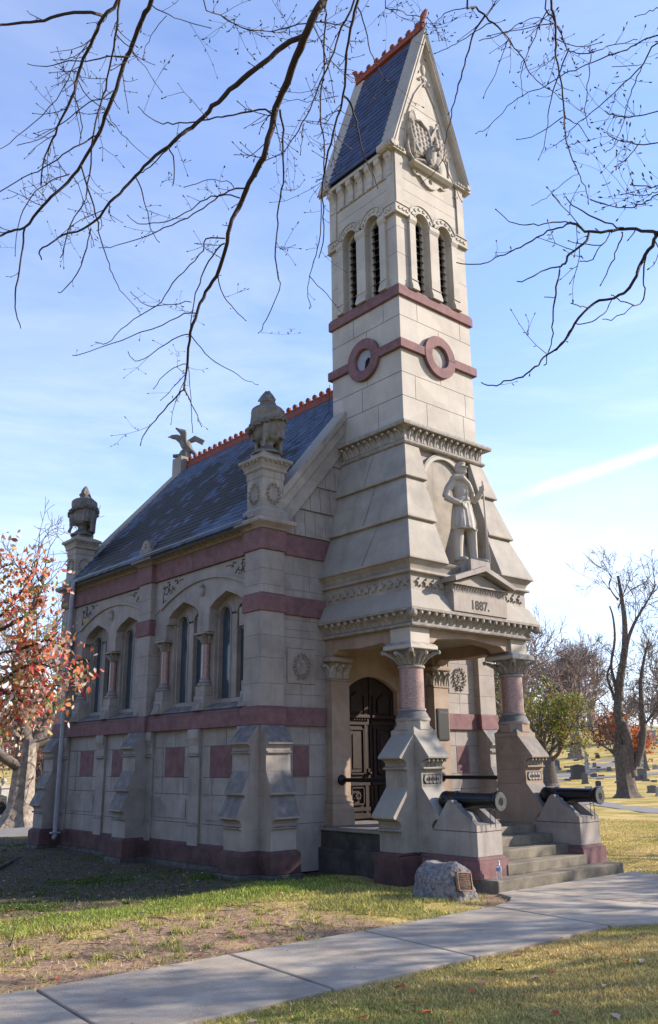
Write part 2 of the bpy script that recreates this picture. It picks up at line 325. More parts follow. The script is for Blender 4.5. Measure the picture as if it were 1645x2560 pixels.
def text_mesh(body, size, depth=0.004, bold=0.0):
    cu=bpy.data.curves.new('lettering','FONT'); cu.body=body; cu.size=size; cu.extrude=depth; cu.align_x='CENTER'; cu.align_y='CENTER'; cu.offset=bold; cu.resolution_u=3
    o=bpy.data.objects.new('lettering',cu); COL.objects.link(o)
    dg=bpy.context.evaluated_depsgraph_get(); me=bpy.data.meshes.new_from_object(o.evaluated_get(dg)); 
    bpy.data.objects.remove(o); return me
def put_text(body, size, mtx, m, parent, depth=0.004, bold=0.0, name='lettering', sx=1.0):
    me=text_mesh(body,size,depth,bold); me.transform(Matrix.Diagonal((sx,1,1,1))); me.transform(mtx); me.materials.clear(); me.materials.append(M[m])
    return linked(name, me, parent)
FRONT = lambda x,y,z: Matrix(((1,0,0,x),(0,0,-1,y),(0,1,0,z),(0,0,0,1)))   # text facing -y
# ------------------------------------------------------------------ memorial chapel
CH = empty('memorial_chapel', (0,4,0))
tag(CH, 'buff limestone memorial chapel with red sandstone bands, slate roof and tall front tower', 'chapel')
HX, CY = 0.952, 0.905
def side(k, hx=HX, hy=CY, cy=CY):     # local (u across, d outwards, z) -> world for the four faces of a rectangle centred (0,cy)
    if k==0: return Matrix(((1,0,0,0),(0,-1,0,cy-hy),(0,0,1,0),(0,0,0,1)))
    if k==1: return Matrix(((0,-1,0,-hx),(-1,0,0,cy),(0,0,1,0),(0,0,0,1)))
    if k==2: return Matrix(((-1,0,0,0),(0,1,0,cy+hy),(0,0,1,0),(0,0,0,1)))
    return Matrix(((0,1,0,hx),(1,0,0,cy),(0,0,1,0),(0,0,0,1)))
def star_poly(cu, cz, r, rot=0.0):
    return [(cu+(r if i%2==0 else r*0.42)*math.sin(rot+i*pi/5), cz+(r if i%2==0 else r*0.42)*math.cos(rot+i*pi/5)) for i in range(10)]
def leaf(mb, u, d, z, w, h, out, m=0, ball=True):
    """curling acanthus tongue rising from (u,d,z), flaring outwards by `out` over height h"""
    n=7; rows=[]
    for i in range(n):
        t=i/(n-1); dd=d+out*(t**1.8); zz=z+h*t-0.10*h*(t**4)
        ww=w*0.5*(0.55+0.55*math.sin(pi*min(1,0.25+0.75*t)))*(1 if t<0.85 else 0.72)
        b=w*0.22
        rows.append([(u-ww,dd-b,zz),(u-ww*0.5,dd+b*0.35,zz),(u,dd-b*0.15,zz),(u+ww*0.5,dd+b*0.35,zz),(u+ww,dd-b,zz),(u,dd-b*2.2,zz)])
    mb.loft(rows,m)
    if ball: mb.ball((u,d+out*0.98,z+h*0.84),w*0.30,w*0.25,w*0.27,7,4,m)

# --- shaft of the tower
joints_f=[(9.19,(-.30,.66)),(8.10,(0.05,)),(7.66,(-.62,.62))]
mb=MB()
mb.box(-HX,HX,0,2*CY,6.75,9.80,0)
for k in range(4):
    mb.T=side(k); h=HX if k in(0,2) else CY
    for z in (9.19,8.10,7.655): mb.box(-h,h,-.004,.0025,z-.006,z+.006,1)
    for zl,zh,us in ((9.20,9.56,(-.50,.66) if k%2==0 else (-.3,.5)),(8.72,9.18,(0.05,)),(8.11,8.5,(.05,)),(7.665,8.095,(-.62,.70) if k%2==0 else (-.1,)),(7.14,7.645,(.62,-.35) if k%2==0 else (.3,))):
        for u in us: mb.box(u-.005,u+.005,-.004,.0025,zl,zh,1)
mb.T=None
SH=mb.build('tower_shaft',['stone2','mortar'],CH,bevel=0.006)
# --- belfry stage: walls pierced by two louvred openings per side
BF=MB(); STB=MB(); FR=MB()
OP=[-.31,.31]; HW=.19; SPR=11.29
def cut_head(mb, u0, u1, cu, r, z0, z1, d0, d1, m=0, n=14):
    poly=[(u0,z0)]+[(cu-r*math.cos(pi*i/n), z0+r*math.sin(pi*i/n)) for i in range(n+1)]+[(u1,z0),(u1,z1),(u0,z1)]
    mb.prism([(p[0],p[1]) for p in poly],'y',d0,d1,m)
for k in range(4):
    h=HX if k%2==0 else CY; T=side(k)
    BF.T=T; th=.20; e=.0 if k%2==0 else -.0
    uu=h if k%2==0 else h-th
    BF.box(-uu,-.31-HW,-th,0,9.78,SPR); BF.box(.31+HW,uu,-th,0,9.78,SPR); BF.box(-.31+HW,.31-HW,-th,0,9.78,SPR)
    cut_head(BF,-uu,0,-.31,HW,SPR,11.62,-th,0); cut_head(BF,0,uu,.31,HW,SPR,11.62,-th,0)
    BF.box(-uu,uu,-th,0,11.62,12.12)
    # pilasters beside the openings with caps and splayed bases
    for u0,u1 in ((-.655,-.50),(-.12,.12),(.50,.655)):
        BF.box(u0,u1,.0,.055,9.98,11.16)
        BF.prism([(0,11.16),(.055,11.16),(.085,11.22),(.085,11.30),(0,11.30)],'x',u0-.015,u1+.015)
        BF.prism([(0,9.775),(.095,9.775),(.095,9.83),(.055,9.96),(.055,10.0),(0,10.0)],'x',u0-.012,u1+.012)
        BF.box(u0-.014,u1+.014,.0,.070,9.975,9.995)
    # corner strips above the star band
    for s in (-1,1):
        a,b=sorted((s*(h-.19),s*h)); 
        BF.box(a,b-(0 if k%2==0 else 0),0,.028,11.47,12.66)
    # joints
    for z in (10.45,11.0): 
        for s in (-1,1): BF.box(*(sorted((s*.665,s*h))),-.004,.0025,z-.004,z+.004,1)
    for z in (11.86,12.12): BF.box(-h+.19,h-.19,-.004,.0025,z-.004,z+.004,1)
    # inner moulded frame and dark reveal
    FR.T=T
    for c in OP:
        for (ra,rb,d0,d1) in ((.125,.215,-.16,-.085),):
            FR.box(c-rb,c-ra,d0,d1,9.78,SPR); FR.box(c+ra,c+rb,d0,d1,9.78,SPR); FR.arc(c,SPR,ra,rb,0,pi,d0,d1,14)
    # star band following the arches
    STB.T=T; d0,d1=0,.045
    hb=h+.045 if k%2==0 else h
    zb0,zb1=11.285,11.455
    STB.box(-hb,-.31-.33,d0,d1,zb0,zb1); STB.box(.31+.33,hb,d0,d1,zb0,zb1)
    STB.box(-hb,-.31-.32,d0,d1+.02,zb0-.028,zb0+.0); STB.box(.31+.32,hb,d0,d1+.02,zb0-.028,zb0)
    STB.box(-hb,-.31-.30,d0,d1+.018,zb1,zb1+.022); STB.box(.31+.30,hb,d0,d1+.018,zb1,zb1+.022)
    for c in OP:
        STB.arc(c,SPR,.20,.335,0.30 if c>0 else .30,pi-.30,d0,d1,16); STB.arc(c,SPR,.335,.357,.35,pi-.35,d0,d1+.018,16); STB.arc(c,SPR,.185,.205,0,pi,d0,d1+.012,16)
        STB.box(c-.335,c-.20,d0,d1,SPR-.01,SPR+.10); STB.box(c+.20,c+.335,d0,d1,SPR-.01,SPR+.10)
        for i in range(6):
            a=.42+(pi-.84)*i/5
            STB.prism(star_poly(c+.268*math.cos(a),SPR+.268*math.sin(a),.042),'y',d1-.002,d1+.016)
    for s in (-1,1):
        u=.70
        while u<hb-.03: STB.prism(star_poly(s*u,11.37,.045),'y',d1-.002,d1+.016); u+=.098
    for u in (-.055,.055): STB.prism(star_poly(u,11.36,.042),'y',d1-.002,d1+.016)
BF.T=STB.T=FR.T=None
BF.ring([(-.002,9.775),(-.002,9.80)],-HX,HX,0,2*CY)
bel=BF.build('belfry_wall',['stone2','mortar'],CH,bevel=.005)
STB.build('star_band',['stone2'],bel,bevel=.003)
FR.build('opening_moulding',['stone2'],bel,bevel=.012)
mb=MB(); mb.box(-HX+.35,HX-.35,.35,2*CY-.35,9.8,12.0); mb.build('dark_interior','bore',bel)
def louvre(k,c):
    mb=MB(); mb.T=side(k)
    for i in range(11):
        z=9.82+i*.148
        w=.13 if z<SPR-.02 else math.sqrt(max(.002,.13**2-(z+.05-SPR)**2))
        mb.add([(c-w,-.20,z+.09),(c+w,-.20,z+.09),(c+w,-.07,z-.005),(c-w,-.07,z-.005),(c-w,-.20,z+.075),(c+w,-.20,z+.075),(c+w,-.075,z-.02),(c-w,-.075,z-.02)],
               [(0,1,2,3),(7,6,5,4),(3,2,6,7),(0,3,7,4),(1,5,6,2),(0,4,5,1)])
    return mb.build('louvre','louvre',bel)
for k in range(4):
    for c in OP: louvre(k,c)
# --- red sandstone bands
mb=MB(); mb.ring([(0,9.56),(.048,9.575),(.05,9.58),(.05,9.74),(.02,9.80),(0,9.80)],-HX,HX,0,2*CY); mb.build('string_course','pink',SH,bevel=.008)
RZ=8.625
for k in range(4):
    h=HX+.066 if k%2==0 else CY
    for q in (-1,1): mb=MB(); mb.T=side(k); mb.box(*sorted((q*h,q*.30)),0,.066,8.535,8.705); mb.build('string_course','pink',SH,bevel=.006)
for k in range(4):
    mb=MB(); mb.T=side(k)
    mb.arc(0,RZ,.215,.405,0,2*pi,0,.075,48)
    mb.arc(0,RZ,.205,.222,0,2*pi,-.10,.06,48)
    rw=mb.build('round_window','pink',SH,bevel=.006)
    mb=MB(); mb.T=side(k)
    n=24; mb.loft([[(.214*math.cos(2*pi*i/n),d,RZ+.214*math.sin(2*pi*i/n)) for i in range(n)] for d in (.004,.008)],0)
    mb.build('pane_backing','pipe' if k==1 else 'stone',rw)
    if k==1:
        mb=MB(); mb.T=side(k)
        P=[(.02,-.02),(.09,.03),(.16,-.02),(.19,-.09),(.12,-.14),(.06,-.19),(-.01,-.17),(.01,-.09)]
        mb.prism([(a,RZ+b) for a,b in P],'y',.008,.012); mb.build('broken_hole','bore',rw)
# --- cornice of leaves between shaft and hood
mb=MB()
mb.ring([(.0,6.74),(.075,6.745),(.10,6.775),(.10,6.80),(.06,6.82),(.05,6.84),(.06,7.00),(.10,7.035),(.185,7.04),(.195,7.075),(.195,7.105),(.0,7.18)],-HX,HX,0,2*CY)
for k in (0,1,3):
    mb.T=side(k); h=HX if k==0 else CY; n=12
    for i in range(n): leaf(mb,-h+(i+.5)*2*h/n,.055,6.83,.12,.20,.085)
mb.T=None
mb.build('leaf_cornice','carved',SH,bevel=.006)

# --- the flared hood over the porch
YG=1.566
def hood_ring(mb, prof, m=0, y1=YG+.2):
    v=[];n=len(prof)
    for o,z in prof: v+=[(-HX-o,y1,z),(-HX-o,-o,z),(HX+o,-o,z),(HX+o,y1,z)]
    f=[]
    for k in range(n-1):
        for i in range(3): f.append((4*k+i,4*k+i+1,4*k+5+i,4*k+4+i))
    mb.add(v,f,m)
# side slopes: full; front slopes are interrupted by the niche x in [-.655,.655]
NW=.655
tiers=[(6.75,.05,6.13,.225,.025),(6.10,.165,5.375,.39,.03),(5.34,.33,4.635,.60,.03)]
mb=MB()
for (za,oa,zb,ob,lip) in tiers:
    for s in (-1,1):
        # side block
        inner=.0
        A=[(-inner,za),(oa,za),(ob,zb+.0),(ob,zb-lip),(ob-.07,zb-lip-.012),(-inner,zb-lip-.012)]
        # mitred: left side slab from y=-o to wall, joined with front slab
        pts=[(oa,za),(ob,zb),(ob,zb-lip),(ob-.08,zb-lip-.01)]
        v=[];f=[]
        for (o,z) in pts:
            v+=[(s*(HX+o),YG+.2,z),(s*(HX+o),-o,z),(s*NW,-o,z)]
        n=len(pts)
        for k in range(n-1):
            f+=[(3*k,3*k+1,3*k+4,3*k+3),(3*k+1,3*k+2,3*k+5,3*k+4)]
        # inner return along the niche cheek and top
        b=len(v); v+=[(s*NW,.02,za),(s*NW,.02,zb-lip-.01)]
        f.append(tuple([3*k+2 for k in range(n)]+[b+1,b]))
        mb.add(v,f)
        mb.box(min(s*NW,s*(HX-.02)),max(s*NW,s*(HX-.02)),-.015,.3,zb-.03,za)
mb.box(-HX+.01,HX-.01,.03,YG+.2,4.50,6.76)            # core, its front is the back of the niche
mb.box(-HX-.30,-HX+.02,.02,YG+.2,4.50,5.35); mb.box(HX-.02,HX+.30,.02,YG+.2,4.50,5.35)
mb.box(-HX-.10,-HX+.02,.02,YG+.2,5.3,6.1); mb.box(HX-.02,HX+.10,.02,YG+.2,5.3,6.1)
for s in (-1,1): mb.box(min(s*NW,s*1.35),max(s*NW,s*1.35),-.44,.1,4.3,4.62)
for s in (-1,1):
    for (p,q) in (((HX+.20,6.10),(HX+.38,5.375)),((HX+.13,5.34),(HX+.34,4.64))): pass
mb.add([(-HX-.2305,.78,6.125),(-HX-.2305,.79,6.125),(-HX-.054,.70,6.74),(-HX-.054,.69,6.74)],[(0,1,2,3)],1)
mb.add([(-HX-.395,.64,5.38),(-HX-.395,.65,5.38),(-HX-.17,.56,6.09),(-HX-.17,.55,6.09)],[(0,1,2,3)],1)
mb.add([(-HX-.605,.48,4.64),(-HX-.605,.49,4.64),(-HX-.335,.36,5.33),(-HX-.335,.35,5.33)],[(0,1,2,3)],1)
HD=mb.build('porch_hood',['hood','mortar'],CH,bevel=.007)
mb=MB()                                              # arched moulding in the niche
mb.arc(0,6.16,.50,.575,0.0,pi,-.03,.03,24); mb.arc(0,6.16,.575,.60,0,pi,-.03,.015,24)
for s in (-1,1): mb.box(min(s*.50,s*.575),max(s*.50,s*.575),-.03,.0,5.2,6.16)
mb.T=None; mb.build('niche_arch','stone2',HD,bevel=.008)
# cove, roll, star frieze, weathering slope
mb=MB()
def open_ring(mb,prof,x=HX,y1=YG+.05,m=0,yo=0.0):
    v=[];n=len(prof)
    for o,z in prof: v+=[(-x-o,y1,z),(-x-o,yo-o,z),(x+o,yo-o,z),(x+o,y1,z)]
    f=[(4*k+i,4*k+i+1,4*k+5+i,4*k+4+i) for k in range(n-1) for i in range(3)]
    f+=[(0,3,2,1),(4*n-4,4*n-3,4*n-2,4*n-1)]
    mb.add(v,f,m)
open_ring(mb,[(.58,4.62),(.56,4.585),(.52,4.54),(.495,4.49),(.485,4.46),(.53,4.455),(.545,4.435),(.54,4.41),(.50,4.40),(.475,4.395),(.475,4.135),(.505,4.125),(.64,3.845),(.64,3.83),(.60,3.80)])
FZ=mb.build('star_frieze','hood',HD,bevel=.006)
mb=MB()
for k in (0,1,3):
    off=.475
    if k==0: T=Matrix(((1,0,0,0),(0,-1,0,-off),(0,0,1,0),(0,0,0,1))); us=[s*(.755+.165*i) for s in(-1,1) for i in range(4)]
    else:
        s=-1 if k==1 else 1
        T=Matrix(((0,s,0,s*(HX+off)),(1,0,0,0),(0,0,1,0),(0,0,0,1))); us=[-.38+.175*i for i in range(11)]
    for u in us: mb=MB(); mb.T=T; mb.prism(star_poly(u,4.265,.082),'y',-.002,.03); mb.build('frieze_star','hood',FZ,bevel=.003)
# big leaf cornice
mb=MB()
open_ring(mb,[(.63,3.84),(.64,3.825),(.635,3.80),(.585,3.795),(.54,3.77),(.505,3.70),(.50,3.64),(.525,3.635),(.535,3.615),(.525,3.585),(.50,3.575)])
for k in (0,1,3):
    if k==0: T=Matrix(((1,0,0,0),(0,-1,0,-.49),(0,0,1,0),(0,0,0,1))); us=[-1.44+2.88*(i+.5)/18 for i in range(18)]
    else:
        s=-1 if k==1 else 1
        T=Matrix(((0,s,0,s*(HX+.49)),(1,0,0,0),(0,0,1,0),(0,0,0,1))); us=[-.47+.16*(i+.5) for i in range(12)]
    mb.T=T
    for u in us: leaf(mb,u,.0,3.63,.15,.17,.115)
mb.T=None
for s in (-1,1): mb.ball((s*(HX+.585),-.585,3.755),.085,.085,.07,10,6)
mb.build('leaf_cornice','carved',HD,bevel=.004)
# soffit and beams of the porch
mb=MB()
mb.box(-1.40,1.40,-.40,YG,3.60,3.66)
def tudor(mb,u0,u1,zs,zp,z1,ax,a,b):
    c=(u0+u1)/2
    mb.prism([(u0,zs),(u0+.12,zs),(u0+.22,zs+.07),(c,zp),(u1-.22,zs+.07),(u1-.12,zs),(u1,zs),(u1,z1),(u0,z1)],ax,a,b)
tudor(mb,-1.0,1.0,3.36,3.50,3.60,'y',-.38,-.08)
for s in (-1,1):
    tudor(mb,.0,1.50,3.32,3.36,3.60,'x',*sorted((s*1.12,s*1.38)))
mb.build('porch_ceiling','warm',HD,bevel=.01)
# pediment with the date
mb=MB()
mb.box(-.665,.665,-.66,.0,3.86,4.165)
mb.box(-.66,.66,-.645,0,4.16,4.30)
mb.prism([(-.72,4.30),(.72,4.30),(.0,4.52)],'y',-.655,0)
for s in (-1,1):
    mb.add([(s*.76,-.80,4.385),(s*.76,.0,4.385),(0,.0,4.64),(0,-.80,4.64),(s*.745,-.80,4.305),(s*.745,.0,4.305),(0,.0,4.545),(0,-.80,4.545)],[(0,1,2,3),(7,6,5,4),(0,3,7,4),(0,4,5,1),(1,5,6,2)])
mb.box(-.25,.25,-.70,.0,4.50,4.745)
mb.box(-.36,.36,-.60,.0,4.50,4.66)
mb.box(-.655,.655,-.44,.05,4.28,4.60)
PED=mb.build('pediment','stone',HD,bevel=.007)
mb=MB(); mb.T=Matrix(((1,0,0,0),(0,-1,0,-.645),(0,0,1,0),(0,0,0,1)))
for i in range(20): leaf(mb,-.63+1.26*(i+.5)/20,.0,4.175,.055,.12,.055,ball=False)
mb.T=None; mb.box(-.69,.69,-.70,-.6,4.285,4.31)
mb.build('leaf_moulding','carved',PED)
put_text('1887.',.20,FRONT(-.03,-.6595,3.99),'mortar',PED,depth=.003,bold=.008,name='date_lettering',sx=1.05)

# --- gabled head of the tower
ZV,ZA=12.64,16.02
GY0,GY1=0.0,2*CY
mb=MB()
mb.prism([(-HX-.06,12.66),(HX+.06,12.66),(0,15.75)],'y',.012,.3); mb.prism([(-HX-.06,12.66),(HX+.06,12.66),(0,15.75)],'y',1.5,1.80)
mb.box(-HX,HX,0.012,2*CY-.012,12.1,12.68)
for z,x in ((13.25,.72),(13.95,.50)): mb.box(-x,x,.008,.02,z-.004,z+.004,1)
# blind tracery: pointed arch moulding and three cusps under the apex
for s in (-1,1):
    mb.tube([(s*.60,.0,12.75),(s*.60,.0,13.2),(s*.50,.0,13.75),(s*.30,.0,14.25),(s*.10,0,14.58),(0,0,14.7)],[.016]*6,6)
mb.ball((0,.0,15.02),.055,.03,.13,8,5); mb.ball((-.0,.0,14.80),.10,.03,.05,8,5); mb.ball((-.13,.0,14.72),.04,.03,.04,8,5); mb.ball((.13,0,14.72),.04,.03,.04,8,5)
mb.tube([(0,0.0,14.9),(0,.0,14.6)],[.02,.02],6)
SP=mb.build('spire_gable',['stone2','mortar'],CH,bevel=.004)
def coping(mb,y0,y1,ymould):
    for s in (-1,1):
        n=Vector((s*(ZA-ZV),0,1.13)).normalized()          # normal of slope
        a=Vector((s*1.13,0,ZV)); b=Vector((0,0,ZA+.04))
        t=.115
        v=[]
        for y in (y0,y1):
            v+=[(a.x,y,a.z),(b.x,y,b.z),(b.x,y,b.z-t*3.3),((a-n*t).x,y,a.z-.02)]
        mb.add(v,[(0,1,2,3),(7,6,5,4),(0,4,5,1),(3,2,6,7),(0,3,7,4),(1,5,6,2)])
        for (off,pr) in ((.012,.03),(.065,.02)):             # thin rolls along the face
            p0=a-n*(off+.01); p1=b-Vector((0,0,off*3.3+.03))
            mb.tube([(p0.x,ymould,p0.z),(p1.x*1,ymould,p1.z)],[.016,.016],5)
mb=MB(); coping(mb,-.11,.23,-.112)
for s in (-1,1):                                             # scrolled kneelers
    mb.tube([(s*1.10,-.05,12.66),(s*1.10,.22,12.66)],.09,14); mb.tube([(s*1.07,-.125,12.68),(s*1.07,-.10,12.68)],.055,12)
    mb.prism([(s*1.16,12.60),(s*1.16,12.70),(s*.70,12.66),(s*.70,12.60)],'y',-.085,.25)
    for i in range(4): mb.ball((s*(1.00-.075*i),-.095,12.655-.0*i),.035,.02,.03,7,4)
mb.build('gable_coping','stone2',SP,bevel=.006)
mb=MB(); coping(mb,1.70,2.02,2.03); mb.build('gable_coping','stone2',SP,bevel=.006)
def slates(name,corner,udir,vdir,ulen,vlen,w,h,parent,mat_,thick=.014,tintf=None,nrm=None):
    """courses of overlapping slates: corner at eave, udir along eave, vdir up the slope"""
    V=[];F=[];Cc=[]; rng=random.Random(5); nr=int(vlen/h)+1; up=nrm
    for j in range(nr):
        v0=j*h; v1=min(vlen,(j+1)*h+.03)
        if v0>=vlen: break
        u=-(w*.5 if j%2 else 0)
        while u<ulen:
            u0=max(0,u)+.002; u1=min(ulen,u+w)-.002; u+=w
            if u1-u0<.02: continue
            jz=rng.uniform(-.002,.003)
            b=len(V)
            P=lambda uu,vv,tt: corner+udir*uu+vdir*vv+up*tt
            t0=thick*2+jz
            for p in (P(u0,v0+rng.uniform(-.004,.004),t0),P(u1,v0+rng.uniform(-.004,.004),t0),P(u1,v1,thick*.6),P(u0,v1,thick*.6),P(u0,v0,0),P(u1,v0,0)): V.append(tuple(p))
            F+= [b,b+1,b+2,b+3, b+4,b+5,b+1,b]
            c=tintf(rng,(u0+u1)/2,v0) if tintf else (1,1,1)
            Cc+= [c]*6
    me=fast_mesh(name,V,F,4,Cc,[mat_]); return linked(name,me,parent)
def tint1(rng,u,v): k=rng.uniform(.80,1.15); return (k*rng.uniform(.95,1.05),k,k*rng.uniform(.97,1.1))
for s in (-1,1):
    a=Vector((s*1.085,.20,12.72)); vd=Vector((-s*1.085,0,15.95-12.72)); vl=vd.length; vd.normalize(); nr_=Vector((s*vd.z,0,abs(vd.x)))
    slates('roof_slates',a,Vector((0,1,0)),vd,1.53,vl-.05,.30,.155,SP,'slate2',tintf=tint1,nrm=nr_)
mb=MB(); mb.prism([(-1.06,12.66),(1.06,12.66),(0,15.90)],'y',.2,1.72); mb.build('roof_deck','mortar',SP)
for s in (-1,1): 
    mb=MB(); mb.box(*(sorted((s*HX,s*1.07))),.0,2*CY,12.585,12.66); mb.build('eaves_slab','stone2',SP,bevel=.006)
    for i in range(7):
        mb=MB(); y=.10+i*.268; mb.prism([(s*HX,12.10),(s*(HX+.045),12.115),(s*(HX+.05),12.2),(s*(HX+.03),12.26),(s*(HX+.035),12.36),(s*(HX+.075),12.45),(s*(HX+.115),12.49),(s*(HX+.115),12.585),(s*HX,12.585)],'y',y-.07,y+.07); mb.build('eaves_bracket','stone2',SP,bevel=.006)
for s in (-1,1):
    mb=MB(); mb.T=side(0)
    for i in range(8): a=2*pi*i/8; mb.ball((s*.80+.045*math.cos(a),.012,12.37+.045*math.sin(a)),.024,.018,.024,6,4)
    mb.ball((s*.80,.02,12.37),.028,.02,.028,7,4); mb.build('rosette','carved',SP)
mb=MB()                                                      # shelf under the eagle
mb.T=side(0)
mb.ring([(0,12.44),(.03,12.47),(.06,12.50),(.06,12.54),(0,12.56)],-.50,.50,-.05,.10)
mb.prism([(-.47,12.45),(-.47,12.38),(-.38,12.33),(-.28,12.36),(-.22,12.30),(-.12,12.22),(0,12.19),(.12,12.22),(.22,12.30),(.28,12.36),(.38,12.33),(.47,12.38),(.47,12.45)],'y',-.02,.04)
mb.T=None; mb.build('eagle_shelf','stone2',SP,bevel=.006)
mb=MB(); mb.T=side(0)
for u in (-.38,.38): mb.ball((u,.04,12.385),.028,.012,.022,8,4)
mb.ball((0,.04,12.34),.055,.012,.055,10,4); mb.T=None; mb.build('shelf_hole','mortar',SP)
# eagle relief with spread wings over crossed flags
def relief(mb,pts,d,depth,ridges=6,sway=1.0):
    """low rounded body bounded by an outline on the gable, with feather ridges running along it"""
    n=len(pts); cx=sum(p[0] for p in pts)/n; cz=sum(p[1] for p in pts)/n
    L0=[(x,0.0,z) for x,z in pts]; L1=[(cx+(x-cx)*.97,-d,cz+(z-cz)*.97) for x,z in pts]; L2=[(cx+(x-cx)*.6,-d-depth,cz+(z-cz)*.7) for x,z in pts]
    mb.loft([L0,L1,L2])
mb=MB()
WL=[(-.564,13.494),(-.449,13.53),(-.30,13.54),(-.188,13.51),(-.09,13.44),(-.032,13.349),(-.005,13.25),(.006,13.152),(-.02,13.06),(-.055,12.986),(-.14,12.88),(-.231,12.788),(-.33,12.72),(-.431,12.686),(-.50,12.74),(-.536,12.816),(-.56,12.95),(-.569,13.09),(-.589,13.319)]
WR=[(.133,13.33),(.25,13.45),(.386,13.53),(.42,13.38),(.40,13.19),(.283,13.024),(.16,12.98),(.078,12.973),(.019,13.105),(.06,13.22)]
relief(mb,WL,.07,.03); relief(mb,WR,.07,.04)
for i in range(7):                                   # flight feathers of the near wing, hanging down and inwards
    t=i/6; x0,z0=-.55+.02*t,13.42-.50*t; x1,z1=-.47+.33*t*.8,12.74+.05*t
    mb.tube([(x0,-.07,z0),((x0+x1)/2-.03,-.115,(z0+z1)/2),(x1,-.09,z1)],[.022,.030,.016],6,flat=.7)
for r_ in range(5):
    for i in range(4): mb.ball((-.50+.12*i+.02*r_,-.10,13.44-.10*r_-.03*i),.055,.03,.05,7,5)
mb.tube([(-.57,-.07,13.49),(-.30,-.12,13.54),(-.10,-.12,13.42),(-.02,-.12,13.20),(-.03,-.12,13.02)],[.025,.03,.03,.03,.02],6)
for r_ in range(4):
    for i in range(3): mb.ball((.13+.10*i+.02*r_,-.12,13.34-.10*r_-.02*i),.06,.035,.055,7,5)
for i in range(4): mb.tube([(.36,-.10,13.30-.10*i),(.25,-.13,13.05-.06*i),(.16,-.11,12.92-.02*i)],[.03,.03,.015],6)
mb.loft([[(cx+rx*math.cos(a),-.10+ry*math.sin(a),z) for a in [2*pi*i/12 for i in range(12)]] for cx,z,rx,ry in ((-.02,12.62,.06,.05),(-.03,12.74,.11,.09),(-.03,12.88,.13,.11),(0,13.00,.11,.11),(.03,13.08,.07,.09),(.04,13.14,.03,.05))])
mb.ball((.05,-.17,13.03),.07,.07,.065,10,7); mb.tube([(.07,-.22,13.01),(.06,-.28,12.985),(.04,-.29,12.95)],[.035,.022,.006],6)
for s in (-1,1): mb.tube([(s*.07-.02,-.12,12.75),(s*.09-.02,-.17,12.66),(s*.10-.02,-.20,12.58)],[.045,.035,.02],6)
for i in range(5): mb.tube([(-.10+.035*i,-.12,12.70),(-.13+.05*i,-.13,12.575)],[.025,.012],5)
mb.prism([(-.541,13.55),(-.52,13.68),(-.419,13.80),(-.39,13.74),(-.358,13.70),(-.285,13.50),(-.45,13.45)],'y',-.05,.01)
mb.prism([(-.016,13.28),(.248,13.747),(.297,13.718),(.33,13.47),(.135,13.30)],'y',-.035,.01)
mb.tube([(-.0,-.05,13.28),(.26,-.05,13.76)],[.02,.02],6); mb.tube([(.30,-.05,13.72),(.37,-.05,13.20)],[.018,.018],6); mb.ball((.27,-.05,13.79),.05,.03,.04,7,5)
mb.tube([(-.30,-.05,13.50),(-.40,-.05,13.80)],[.018,.014],6)
mb.tube([(-.57,-.06,13.1),(-.62,-.05,12.9),(-.58,-.05,12.72),(-.50,-.06,12.62)],[.03,.04,.04,.03],7)
mb.ball((.15,-.11,12.72),.14,.09,.22,12,8); mb.tube([(.03,-.16,12.86),(.27,-.17,12.92)],[.02,.02],6)
mb.prism([(-.50,12.57),(-.54,12.66),(-.34,12.66),(-.22,12.58)],'y',-.09,.01); mb.tube([(-.48,-.10,12.60),(-.25,-.12,12.66),(-.18,-.13,12.60)],[.03,.035,.02],6)
mb.build('eagle_relief','carved',SP,remesh=.0125)
# ridge crest
def crest(name,y0,y1,zb,pitch,parent,hb=.13,r=.065,horns=False,n=None):
    mb=MB(); mb.prism([(-.075,zb-.06),(.075,zb-.06),(.03,zb+hb),(-.03,zb+hb)],'y',y0,y1)
    n=n or int((y1-y0)/pitch)
    for i in range(n):
        y=y0+(i+.5)*(y1-y0)/n
        mb.tube([(-.03,y,zb+hb+r*.75),(.03,y,zb+hb+r*.75)],r,12); mb.tube([(-.04,y,zb+hb+r*.75),(.04,y,zb+hb+r*.75)],r*.55,10)
        mb.box(-.022,.022,y-r*.45,y+r*.45,zb+hb-.02,zb+hb+r)
        for q in (-1,1):
            mb.tube([(-.05,y+q*pitch*.25,zb+hb-.035),(.05,y+q*pitch*.25,zb+hb-.035)],.028,8)
    if horns:
        for y,s in ((y0,-1),(y1,1)):
            mb.prism([(y-s*.14,zb-.04),(y+s*.05,zb-.10),(y+s*.04,zb+.10),(y+s*.09,zb+.26),(y+s*.16,zb+.40),(y+s*.06,zb+.38),(y+s*.0,zb+.34),(y-s*.02,zb+.24),(y-s*.10,zb+.14)],'x',-.035,.035)
            mb.tube([(-.045,y+s*.01,zb+.12),(.045,y+s*.01,zb+.12)],.05,10)
    return mb.build(name,'terra',parent,bevel=.005)
crest('ridge_crest',-.02,1.92,16.02,.22,SP,horns=True,n=8)
